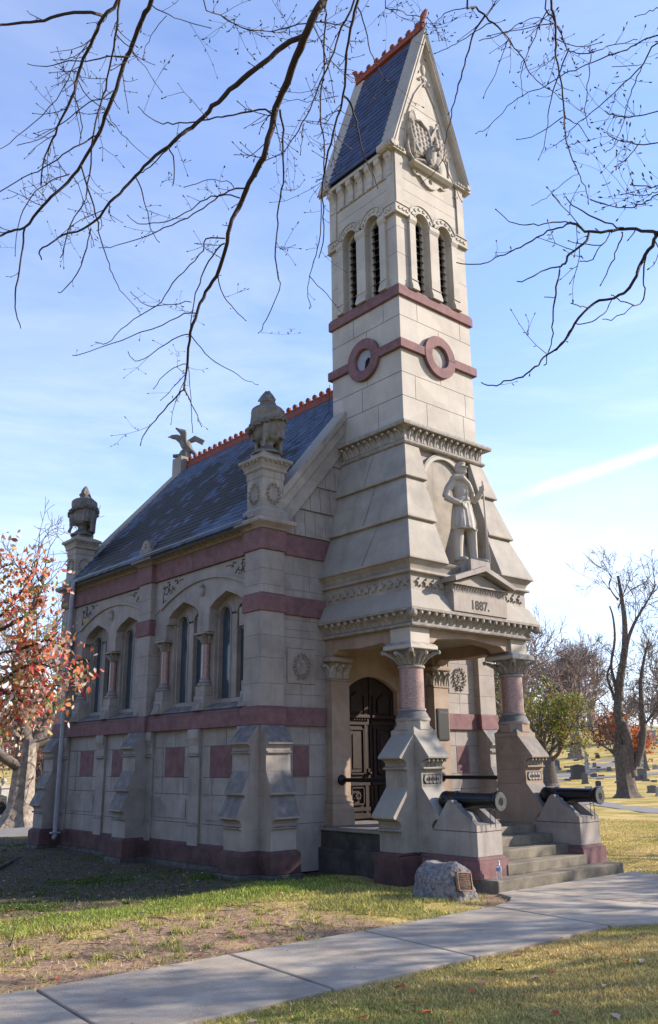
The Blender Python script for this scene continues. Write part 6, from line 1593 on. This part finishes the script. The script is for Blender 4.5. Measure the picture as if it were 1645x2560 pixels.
hang(t,LA([(1395,-30),(1365,20),(1315,130),(1265,250),(1210,400),(1170,500),(1135,640),(1095,730),(1055,810),(1020,890),(985,970),(960,1070),(925,1180),(880,1250),(845,1330),(815,1420),(803,1520),(795,1600),(787,1665)]),36,8,4.9,5.9,S,.55,st(815,-20,4.9))
hang(t,LA([(787,1665),(740,1710),(680,1780),(635,1830),(605,1880),(600,1905)]),7,4,5.9,6.0,S)
hang(t,LA([(787,1665),(810,1710),(845,1780),(862,1825)]),6,3,5.9,5.95,S)
hang(t,LA([(810,1430),(805,1520),(808,1600),(815,1700),(820,1800),(825,1850)]),4,3,5.8,6.0,S,.7)
hang(t,LA([(1300,150),(1210,195),(1130,270),(1040,340),(960,410),(890,480),(820,545),(770,580),(720,625),(640,690),(580,755),(530,810),(470,870),(400,950),(330,990),(270,1005),(220,1040),(170,1070),(178,1110)]),22,5,4.95,6.3,S,.8)
hang(t,LA([(660,-30),(610,80),(565,190),(530,270),(495,380),(450,500),(410,590),(350,700),(290,780),(220,840),(165,905),(105,975),(50,990),(-10,1012)]),20,8,5.6,6.6,S,.7,st(386,-18,5.6))
hang(t,LA([(105,975),(95,1060),(80,1160),(65,1260),(70,1340),(88,1400)]),8,4,6.5,6.7,S)
hang(t,LA([(520,-30),(440,70),(400,160),(360,250),(330,340),(310,410),(270,490),(235,570),(200,650),(180,720),(175,790)]),17,5,6.2,6.6,S,1.1,st(304,-18,6.2))
hang(t,LA([(440,70),(390,55),(280,58),(190,85),(100,97),(0,110),(-40,120)]),12,8,6.2,6.4,S,.6)
hang(t,LA([(517,-30),(500,120),(480,240),(450,380),(420,480),(400,580),(390,700),(370,820),(365,860),(300,960),(280,1040),(260,1100)]),9,4,5.4,5.9,S,.9,st(302,-18,5.4))
hang(t,LA([(345,705),(375,810),(410,920),(430,1020),(460,1110),(480,1170),(515,1240),(570,1300),(600,1345)]),7,2,6.0,6.2,S,.5)
hang(t,LA([(580,755),(610,830),(630,910),(655,1000),(680,1035)]),5,3,5.6,5.8,S,.7)
hang(t,LA([(1165,485),(1110,470),(1000,490),(920,505),(830,520),(740,528),(680,525),(630,495),(595,460)]),8,3,5.1,5.3,S,1.1)
hang(t,LA([(1050,805),(1000,810),(940,840),(870,890),(800,930),(700,975),(600,1020),(500,1050),(430,1060)]),7,3,5.4,5.7,S,1.1)
hang(t,LA([(1025,845),(960,835),(880,850),(820,895),(740,935),(650,955),(590,955),(550,925)]),6,3,5.4,5.5,S,1.0)
hang(t,LA([(1000,810),(990,785),(950,772),(890,770),(840,785),(790,800)]),4,3,5.3,5.3,S,1.4)
hang(t,LA([(960,1020),(880,1022),(870,1070),(810,1140),(740,1210),(690,1290),(600,1350),(520,1410),(460,1470),(415,1465)]),6,3,5.5,5.6,S,1.0)
hang(t,LA([(960,1040),(910,1090),(870,1170),(845,1230),(830,1300),(815,1400)]),7,4,5.5,5.8,S,.8)
hang(t,LA([(840,1340),(790,1345),(690,1390),(560,1440),(450,1480),(370,1510),(315,1520)]),5,3,5.7,5.8,S,1.0)
hang(t,LA([(815,1290),(740,1300),(650,1310),(600,1290),(560,1250)]),4,3,5.7,5.6,S,1.0)
hang(t,LA([(810,1430),(760,1440),(700,1480),(640,1520),(580,1545),(550,1510)]),5,3,5.8,5.9,S,1.2)
hang(t,LA([(800,1560),(760,1565),(700,1610),(660,1660)]),4,3,5.9,5.9,S,1.5)
hang(t,LA([(795,1600),(740,1660),(690,1710)]),3,3,5.9,5.9,S,1.2)
hang(t,LA([(815,1430),(860,1490),(920,1550),(1000,1590),(1060,1630),(1100,1645)]),5,2,5.8,5.8,S,.8)
hang(t,LA([(930,1180),(960,1270),(1000,1320),(1050,1370)]),5,3,5.6,5.7,S,1.5)
hang(t,LA([(1200,470),(1212,560),(1210,680),(1210,780),(1190,880),(1185,1000),(1178,1100),(1190,1190),(1200,1220),(1170,1300),(1130,1390),(1105,1425)]),9,3,5.1,5.6,S,1.0)
hang(t,LA([(1400,-30),(1395,60),(1388,150),(1385,300),(1375,400),(1370,500),(1385,600),(1385,740),(1375,850),(1370,1000),(1350,1090),(1325,1180),(1315,1250),(1330,1310)]),9,3,5.6,6.2,S,.8,st(818,-18,5.6))
hang(t,LA([(1540,-30),(1500,120),(1480,270),(1470,410),(1445,500),(1415,610),(1390,720),(1378,830),(1385,900),(1385,1000),(1365,1100)]),13,4,5.2,5.9,S,.8,st(900,-18,5.2))
hang(t,LA([(1525,-30),(1460,120),(1430,220),(1380,330),(1350,400),(1310,500),(1260,580),(1210,650),(1130,690)]),10,3,5.3,5.8,S,1.1,st(891,-18,5.3))
hang(t,LA([(1325,1180),(1380,1240),(1430,1300),(1475,1350)]),4,2,6.1,6.1,S,.8)
hang(t,CA([(275,815),(320,880),(370,1000),(400,1130),(430,1280),(470,1400),(520,1490),(560,1600)]),18,6,5.6,5.8,.2922,1.2)
hang(t,CA([(400,60),(450,250),(500,440),(560,570),(610,670),(650,690)]),10,6,5.5,5.6,.2922,1.2)
hang(t,CA([(190,1100),(220,1180),(290,1240),(345,1270)]),6,5,5.6,5.6,.2922,1.0)
hang(t,LA([(870,-20),(940,60),(1000,100),(1080,128),(1200,125),(1310,100),(1390,93),(1500,120)]),4,5,5.0,5.3,S,1.3,st(508,-12,5.0))
hang(t,LA([(555,240),(480,242),(400,255),(290,262),(200,285),(125,275)]),6,3,5.7,5.9,S,1.1)
hang(t,LA([(410,580),(340,620),(270,660),(190,720),(100,760),(-10,825)]),6,4,6.0,6.1,S,1.1)
hang(t,LA([(300,745),(215,775),(150,820),(100,900),(75,980),(65,1090)]),5,3,6.2,6.4,S,1.5)
hang(t,LA([(385,980),(370,1060),(330,1170),(270,1240),(250,1250)]),6,3,6.1,6.2,S,1.3)
hang(t,LA([(720,630),(745,690),(740,790)]),6,4,5.5,5.5,S,1.8)
hang(t,LA([(720,640),(640,710),(600,740)]),5,4,5.5,5.6,S,1.8)
hang(t,LA([(310,400),(340,470),(350,540),(340,620)]),5,3,6.4,6.4,S,1.5)
hang(t,LA([(325,330),(380,420),(450,470),(490,540),(540,590),(600,650),(670,700)]),4,2,6.4,6.2,S,1.2)
hang(t,LA([(490,385),(440,420),(380,440),(300,500),(230,560),(160,600),(80,620)]),5,3,5.8,6.1,S,1.4)
hang(t,LA([(650,20),(720,65),(810,95),(900,120)]),4,3,5.5,5.4,S,1.4)
hang(t,LA([(715,65),(660,130),(625,200),(615,250)]),3,2,5.5,5.5,S,1.4)
hang(t,LA([(400,160),(330,250),(290,340),(240,430),(150,520),(40,610),(-10,640)]),4,3,6.3,6.4,S,1.2)
hang(t,LA([(500,150),(560,210),(620,290),(690,390)]),4,2,5.5,5.5,S,1.2)
hang(t,LA([(1450,410),(1350,430),(1240,430),(1185,415)]),3,2,5.4,5.4,S,1.4)
hang(t,LA([(1300,530),(1290,600),(1285,660)]),4,3,5.5,5.5,S,1.8)
S6=.4838
for P,w0,w1,d0,d1,tw,st_ in (([(130,-20),(190,50),(270,80),(350,95),(390,150),(410,210)],6,3,5.2,5.3,1.0,(963,-10,5.2)),):
    hang(t,RA(P),w0,w1,d0,d1,S6,tw,st(*st_))
br=t.obj('branches','barktwig',T)
for o in (tk,br): o.parent=T; o.matrix_parent_inverse=Matrix.Translation(-H1)
H2=Vector((-4.2,-12.4,0)); CR2=H2+Vector((-.3,.6,4.6))
T=empty('overhanging_tree',H2); tag(T,'near bare tree whose thicker branches reach in across the right side of the sky','tree')
tk,top=trunk_mesh(H2.x,H2.y,.28,4.8,'bark',None,lean=(-.3,.6),flare=1.5,seed=32)
t=Tree(62); t.big=False; st2=lambda u,v,d: st(u,v,d,CR2)
t.tube([H2+Vector((-.3,.6,4.5)),CR2+Vector((-.7,.9,1.2)),CR2+Vector((-1.3,1.8,1.8))],[.2,.14,.09],8)
B6=[([(555,-20),(600,40),(650,90),(710,140),(770,200),(810,260),(850,320),(880,380),(930,430),(990,470),(1050,520)],11,3,4.9,5.3,.9,(1168,-10)),
 ([(650,85),(600,150),(560,260),(530,370),(500,470),(480,560),(450,680),(435,760),(430,825)],9,4,4.9,5.4,.9,None),
 ([(430,825),(390,880),(320,945)],4,2,5.4,5.5,.8,None),([(430,825),(460,900),(490,960),(525,1040)],5,3,5.4,5.5,1.2,None),
 ([(990,-20),(1000,80),(1010,200),(1015,290),(1030,380),(1050,490),(1052,600),(1065,700),(1085,800),(1130,890),(1160,960),(1180,1050)],14,4,4.7,5.3,.7,(1379,-10)),
 ([(962,-20),(990,80),(1040,170),(1070,250),(1120,275),(1200,275),(1280,240),(1400,210),(1430,205)],9,3,5.0,5.2,.9,(1365,-10)),
 ([(1570,170),(1450,215),(1380,255),(1280,290),(1190,325),(1110,360),(1030,400),(950,450),(870,480),(790,530),(720,600),(660,660),(600,690)],7,3,5.0,5.6,.8,(1660,82)),
 ([(1570,200),(1460,340),(1370,420),(1290,500),(1200,580),(1100,650),(1060,720),(1000,750)],8,3,4.9,5.3,.9,(1660,97)),
 ([(1460,340),(1420,430),(1390,520),(1370,600),(1340,690),(1310,760),(1270,785)],5,3,5.0,5.1,1.0,None),
 ([(1570,570),(1450,595),(1390,605),(1300,595),(1270,575)],6,5,4.3,4.4,1.2,(1660,275)),
 ([(1570,730),(1440,745),(1380,735),(1310,715),(1265,685)],7,4,4.2,4.3,1.2,(1660,353)),([(1440,745),(1380,820),(1320,860)],5,3,4.25,4.3,.8,None),
 ([(1570,945),(1480,970),(1400,955)],5,5,4.2,4.2,1.2,(1660,457)),([(1570,975),(1500,1000),(1440,1010),(1355,1005)],5,4,4.2,4.3,1.0,(1660,471)),([(1570,990),(1500,1030),(1450,1060),(1400,1075),(1300,1065),(1200,1035)],7,5,4.2,4.4,.9,(1660,479)),
 ([(1620,1215),(1540,1200),(1460,1185),(1360,1185),(1280,1192),(1180,1200),(1140,1180),(1085,1150)],19,11,4.0,4.3,.5,(1684,588)),
 ([(1085,1150),(1000,1150),(920,1162),(850,1160),(770,1140),(705,1085)],7,4,4.3,4.5,.9,None),
 ([(1085,1150),(1050,1175),(970,1195),(890,1245),(800,1290),(720,1325),(660,1350),(600,1368),(505,1358)],8,5,4.3,4.6,.9,None),
 ([(1180,1200),(1155,1265),(1080,1310),(1060,1360),(1035,1375),(1020,1450),(1005,1560),(1000,1660),(990,1750),(970,1840),(955,1885)],13,5,4.2,4.7,.6,None),
 ([(1035,1375),(960,1390),(890,1430),(820,1455)],8,5,4.4,4.5,1.1,None),
 ([(1355,1180),(1270,1150),(1180,1110),(1100,1060),(1065,1020)],8,5,4.2,4.4,.7,None),([(1355,1190),(1350,1240),(1320,1310),(1290,1390),(1245,1470)],7,5,4.2,4.3,.8,None),
 ([(1290,1200),(1250,1265),(1170,1265),(1080,1245)],6,4,4.2,4.3,.8,None),([(1250,1265),(1210,1320),(1190,1350),(1140,1350)],6,5,4.2,4.3,.7,None),
 ([(1570,1190),(1540,1215),(1490,1290),(1450,1360),(1430,1430),(1380,1500),(1340,1530),(1240,1555),(1180,1590),(1110,1670),(1070,1740),(1020,1800),(950,1850),(900,1900),(840,1950),(750,1975),(680,1995),(630,1978)],20,6,4.0,4.9,.35,(1660,575)),
 ([(1480,1330),(1465,1420),(1470,1490),(1460,1560),(1410,1575),(1350,1555),(1300,1525)],8,5,4.1,4.2,.5,None),([(1110,1670),(1180,1675),(1240,1640),(1280,1590),(1300,1550)],6,5,4.4,4.2,.5,None),
 ([(1250,1650),(1330,1640),(1410,1580)],4,5,4.3,4.2,.5,None),([(1180,1590),(1140,1585),(1100,1570)],6,5,4.3,4.3,.6,None),([(1015,1540),(960,1535)],5,5,4.5,4.5,.6,None),
 ([(585,40),(490,50),(420,90),(375,120)],5,3,5.0,5.1,1.2,None),([(680,115),(600,160),(520,210),(450,250),(390,275)],5,3,5.0,5.3,1.4,None),
 ([(620,210),(690,190),(760,165),(830,120),(900,95),(980,105),(1040,160)],4,3,5.1,5.0,1.2,None),([(1075,255),(1050,330),(1010,430),(985,520),(970,640),(950,760),(925,820)],7,3,5.0,5.3,1.0,None),
 ([(975,50),(930,130),(890,220),(850,300),(830,350)],6,3,5.0,5.1,1.3,None),([(1195,280),(1185,380),(1170,480),(1165,600),(1185,655)],5,3,5.1,5.2,1.1,None),
 ([(1050,605),(970,660),(880,705),(815,720)],5,3,5.0,5.1,1.1,None),([(1055,610),(1130,650),(1180,720)],5,3,5.0,5.1,1.3,None),([(770,200),(740,270),(700,380),(640,500)],4,3,5.1,5.2,1.2,None),
 ([(850,320),(830,390),(840,490)],4,3,5.1,5.2,1.4,None),([(640,90),(690,20),(720,-20)],5,4,4.9,4.9,1.0,None),([(1130,900),(1080,920),(1000,990),(940,1040),(890,1060)],4,2,5.2,5.3,.8,None),([(1540,40),(1500,65),(1425,85)],4,3,4.9,4.9,1.6,None),([(1300,350),(1400,335),(1500,330)],3,3,5,5,1.5,None)]
for P,w0,w1,d0,d1,tw,s_ in B6: hang(t,RA(P),w0,w1,d0,d1,S6,tw*1.1,st2(s_[0],s_[1],d0) if s_ else None,blen=.85)
br=t.obj('branches','barktwig',T)
for o in (tk,br): o.parent=T; o.matrix_parent_inverse=Matrix.Translation(-H2)
# trees standing to the right of the view; their shadows streak the walk and the lawn
for x,y,h,L_,sd,lf,lb in ((8.6,-8.2,2.6,1.75,71,900,'small tree keeping a few leaves, outside the right edge beside the walk'),(6.8,-10.2,4.2,2.8,72,520,'tall tree keeping a few leaves, outside the right edge beyond the walk'),(10.6,-6.7,3.4,2.9,73,150,'nearly bare tree outside the right edge level with the steps'),(3.2,-10.9,3.8,2.7,74,900,'tree with brown leaves, outside the right edge close to the camera'),(0.2,-12.9,4.0,2.6,75,1100,'tree with brown leaves beside the camera, outside the lower right corner')):
    simple_tree('shade_tree',lb,'tree',x,y,.24,h,L_,4,sd,m='bark',kids=(5,7),nstart=6,cone=.8,ratio=.62,minr=.009,leaf=dict(n=lf,spread=.16,size=.15,pal=RP,seed=sd) if lf else None)
simple_tree('unseen_evergreen','small dense evergreen outside the right edge whose shadow crosses the lawn by the steps','tree',14.3,-3.9,.15,1.2,1.5,3,85,m='bark',kids=(6,8),nstart=9,cone=.6,ratio=.6,minr=.01,leaf=dict(n=5200,spread=.28,size=.26,pal=[(.03,.05,.02),(.045,.07,.025),(.025,.04,.018)],seed=85))
cl=[(Vector((11.0,-6.9,8.6)),None),(Vector((10.6,-6.9,8.2)),None),(Vector((11.2,-6.9,9.0)),None)]  # leaf clump added to keep sun off the front buttress
st_=[o for o in bpy.data.objects if o.name.startswith('shade_tree') and abs(o.location.x-10.6)<.01][0]
lv=leaves('added_leaf_clump',cl,1100,.28,.16,RP,st_,seed=99); lv.matrix_parent_inverse=Matrix.Translation(-Vector(st_.location))
for x,y,L_,sd,lb in ((-16.5,3.0,2.6,81,'dense evergreen added unseen outside the left edge to darken the side wall'),(-19.5,9.0,2.9,82,'second dense evergreen added unseen outside the left edge to block sky light'),(-21,-4.0,2.9,83,'dense evergreen added unseen outside the left edge behind the camera')):  # trees added out of view to cut sky light on the side wall
    simple_tree('unseen_evergreen',lb,'tree',x,y,.3,2.0,4.2,3,sd,m='bark',kids=(6,8),nstart=9,cone=.75,ratio=.6,minr=.01,leaf=dict(n=9000,spread=.5,size=.42,pal=[(.03,.05,.02),(.045,.07,.025),(.025,.04,.018)],seed=sd))
# ------------------------------------------------------------------ cemetery
def headstone(kind,x,y,w,h,rz,m,label,group='small headstones in the far cemetery'):
    w*=.45; h*=.5; mb=MB(); d=w*.32
    if kind=='slab':
        mb.box(-w*.62,w*.62,-d,d,-.1,.14*h); n=10
        mb.prism([(-w/2,.14*h),(w/2,.14*h),(w/2,h*.86)]+[(w/2*math.cos(pi*i/n),h*.86+h*.14*math.sin(pi*i/n)) for i in range(1,n)]+[(-w/2,h*.86)],'y',-d*.6,d*.6)
    elif kind=='block':
        mb.box(-w*.6,w*.6,-d*1.1,d*1.1,-.1,.16*h); mb.box(-w/2,w/2,-d*.8,d*.8,.16*h,h*.9); mb.prism([(-w/2,h*.9),(w/2,h*.9),(0,h)],'y',-d*.8,d*.8)
    elif kind=='obelisk':
        mb.ring([(.0,-.1),(.0,h*.1),(-w*.12,h*.105),(-w*.12,h*.2),(-w*.2,h*.21),(-w*.34,h*.88),(-w*.499,h)],-w/2,w/2,-w/2,w/2)
    elif kind=='urn':
        mb.ring([(.0,-.1),(.0,h*.1),(-w*.1,h*.11),(-w*.15,h*.6),(-w*.02,h*.63),(-w*.02,h*.69),(-w*.25,h*.72)],-w/2,w/2,-w/2,w/2); mb.lathe([(w*.16,h*.71),(w*.1,h*.76),(w*.24,h*.86),(w*.18,h*.93),(w*.05,h)],0,0,12)
    elif kind=='flat': mb.box(-w/2,w/2,-d,d,-.08,h)
    o=mb.build('headstone' if kind!='obelisk' else 'obelisk',m,None,bevel=.012 if kind!='flat' else 0)
    o.location=(x,y,gz(x,y)); o.rotation_euler=(0,0,rz); tag(o,label,'headstone' if kind!='obelisk' else 'obelisk',group); return o
def gpos(u,v,dist):                     # stand it on the ground along the line of sight to photo column u at a distance
    d=pix(u,v,1)-CAM; d.z=0; d.normalize(); p=CAM+d*dist; return p.x,p.y
RZ0=-.65
for u,dist,kind,w,h,m,lb in ((1442,62,'block',1.9,1.9,'graveD','broad dark headstone just right of the leafy tree trunk'),(1466,66,'obelisk',1.0,3.4,'graveL','pale obelisk beside the broad dark headstone'),(1458,57,'slab',.8,1.3,'grave','gray rounded headstone in front of the pale obelisk'),(1385,72,'block',1.7,1.6,'grave','wide gray headstone left of the leafy tree trunk'),
   (1548,64,'slab',.7,1.5,'graveL','narrow white headstone left of the big pollarded trunk'),(1594,74,'urn',1.8,5.6,'graveL','tall white monument behind the right side of the big trunk'),(1548,86,'obelisk',1.9,8.0,'graveL','tall pale monument partly behind the bare limbs'),(1613,70,'obelisk',.9,3.0,'grave','gray stepped obelisk right of the big trunk'),
   (1597,60,'block',1.6,1.5,'grave','squat gray headstone touching the right side of the big trunk'),(1607,96,'obelisk',1.2,4.5,'pink','reddish granite obelisk on the rise at the right'),(1638,100,'urn',1.6,4.0,'graveL','white urn topped monument near the right edge'),(1630,105,'block',2.8,2.0,'graveD','dark family headstone near the right edge'),(1369,60,'slab',.8,1.0,'graveD','small dark headstone beside the right column pedestal'),
   (1378,58,'block',1.0,.9,'grave','low gray headstone next to the right column pedestal'),(1622,47,'block',.9,.7,'grave','low gray headstone by the road at the right edge'),(1640,44,'slab',.7,.8,'graveL','pale headstone nearest the road at the right edge')):
    x,y=gpos(u,1900,dist); headstone(kind,x,y,w,h,RZ0+random.Random(u).uniform(-.2,.2),m,lb,None)
r=random.Random(21); proto={}
for i in range(95):
    u=r.uniform(1335,1660); dist=r.uniform(50,112)**1; x,y=gpos(u,1900,dist); k=r.choice(['flat','flat','flat','slab','block']); m=r.choice(['grave','graveD','graveL','grave'])
    key=(k,m)
    if key not in proto: proto[key]=headstone(k,x,y,{'flat':.8,'slab':.6,'block':.8}[k],{'flat':.22,'slab':.75,'block':.7}[k],RZ0,m,'small low headstone among the rows in the sunlit cemetery lawn')
    else: o=proto[key].copy(); COL.objects.link(o); o.location=(x,y,gz(x,y)-.0); o.rotation_euler=(0,0,RZ0+r.uniform(-.25,.25)); o.scale=(r.uniform(.8,1.2),1,r.uniform(.8,1.3))
for u,dist,kind,w,h,m,lb in ((8,34,'block',1.0,1.3,'graveD','dark headstone at the left edge behind the double trunk'),(14,40,'urn',1.2,2.4,'graveL','white monument at the left edge behind the double trunk'),(55,38,'slab',.9,1.5,'graveL','pale headstone hidden behind the pale trunk')):
    x,y=gpos(u,1900,dist); headstone(kind,x,y,w,h,.2,m,lb,None)
for u,dist in ((62,29),(70,30),(80,29.4),(88,30.4),(10,29)):
    x,y=gpos(u,1900,dist); headstone('flat',x,y,.6,.14,.1,'graveL','pale flat grave marker in the grass across the road','flat grave markers across the road')
x,y=gpos(85,1900,33.5); 
t=Tree(5); tp=[(Vector((x+.45*math.cos(a)*math.cos(e),y+.45*math.sin(a)*math.cos(e),gz(x,y)+.42+.42*math.sin(e))),None) for a in [2*pi*i/16 for i in range(16)] for e in (-.6,-.2,.2,.6,1.0,1.4)]
T=empty('round_bush',(x,y,gz(x,y))); tag(T,'clipped round green bush beside the red and white flowers','bush')
b=leaves('foliage',tp,2600,.07,.07,[(.06,.09,.02),(.09,.12,.03),(.05,.07,.02)],T,seed=8); b.matrix_parent_inverse=Matrix.Translation(-Vector(T.location))
m=MB(); m.ball((x,y,gz(x,y)+.4),.42,.42,.40,14,10); c=m.build('bush_core','lawn',T); c.matrix_parent_inverse=Matrix.Translation(-Vector(T.location))
x,y=gpos(73,1900,31.5)
T=empty('flower_pot',(x,y,gz(x,y))); tag(T,'white flower pot with red flowers at a grave left of the chapel','flower pot')
m=MB(); m.lathe([(.09,0),(.13,.42),(.14,.46),(.12,.47)],0,0,14); m.build('pot','cap',T)
tp=[(Vector((random.Random(i).gauss(-.1,.12),random.Random(i+50).gauss(0,.1),.45+random.Random(i+90).gauss(0,.12))),None) for i in range(40)]
leaves('flowers',tp,420,.05,.07,[(.7,.03,.03),(.8,.08,.08),(.1,.3,.12),(.8,.5,.5)],T,seed=9)
# spindly plants sprouting from the bare soil
for i,(x,y) in enumerate(((-7.4,-.9),(-7.0,-1.1))):
    V=Tree(90+i)
    for _ in range(9): V.branch(Vector((x,y,gz(x,y))),Vector((V.r.gauss(0,.5),V.r.gauss(0,.5),1)),V.r.uniform(.1,.22),.0025,2,3,wig=.15,kids=(1,2),minr=.0012)
    o=V.obj('dry_seedling','bark',None); tag(o,('spindly dead seedling on bare soil, the taller of two','spindly dead seedling on bare soil, the smaller of two')[i],'seedling')
for ob in list(bpy.data.objects):       # tidy: empties under which everything is written in world metres
    pass
local(CH)
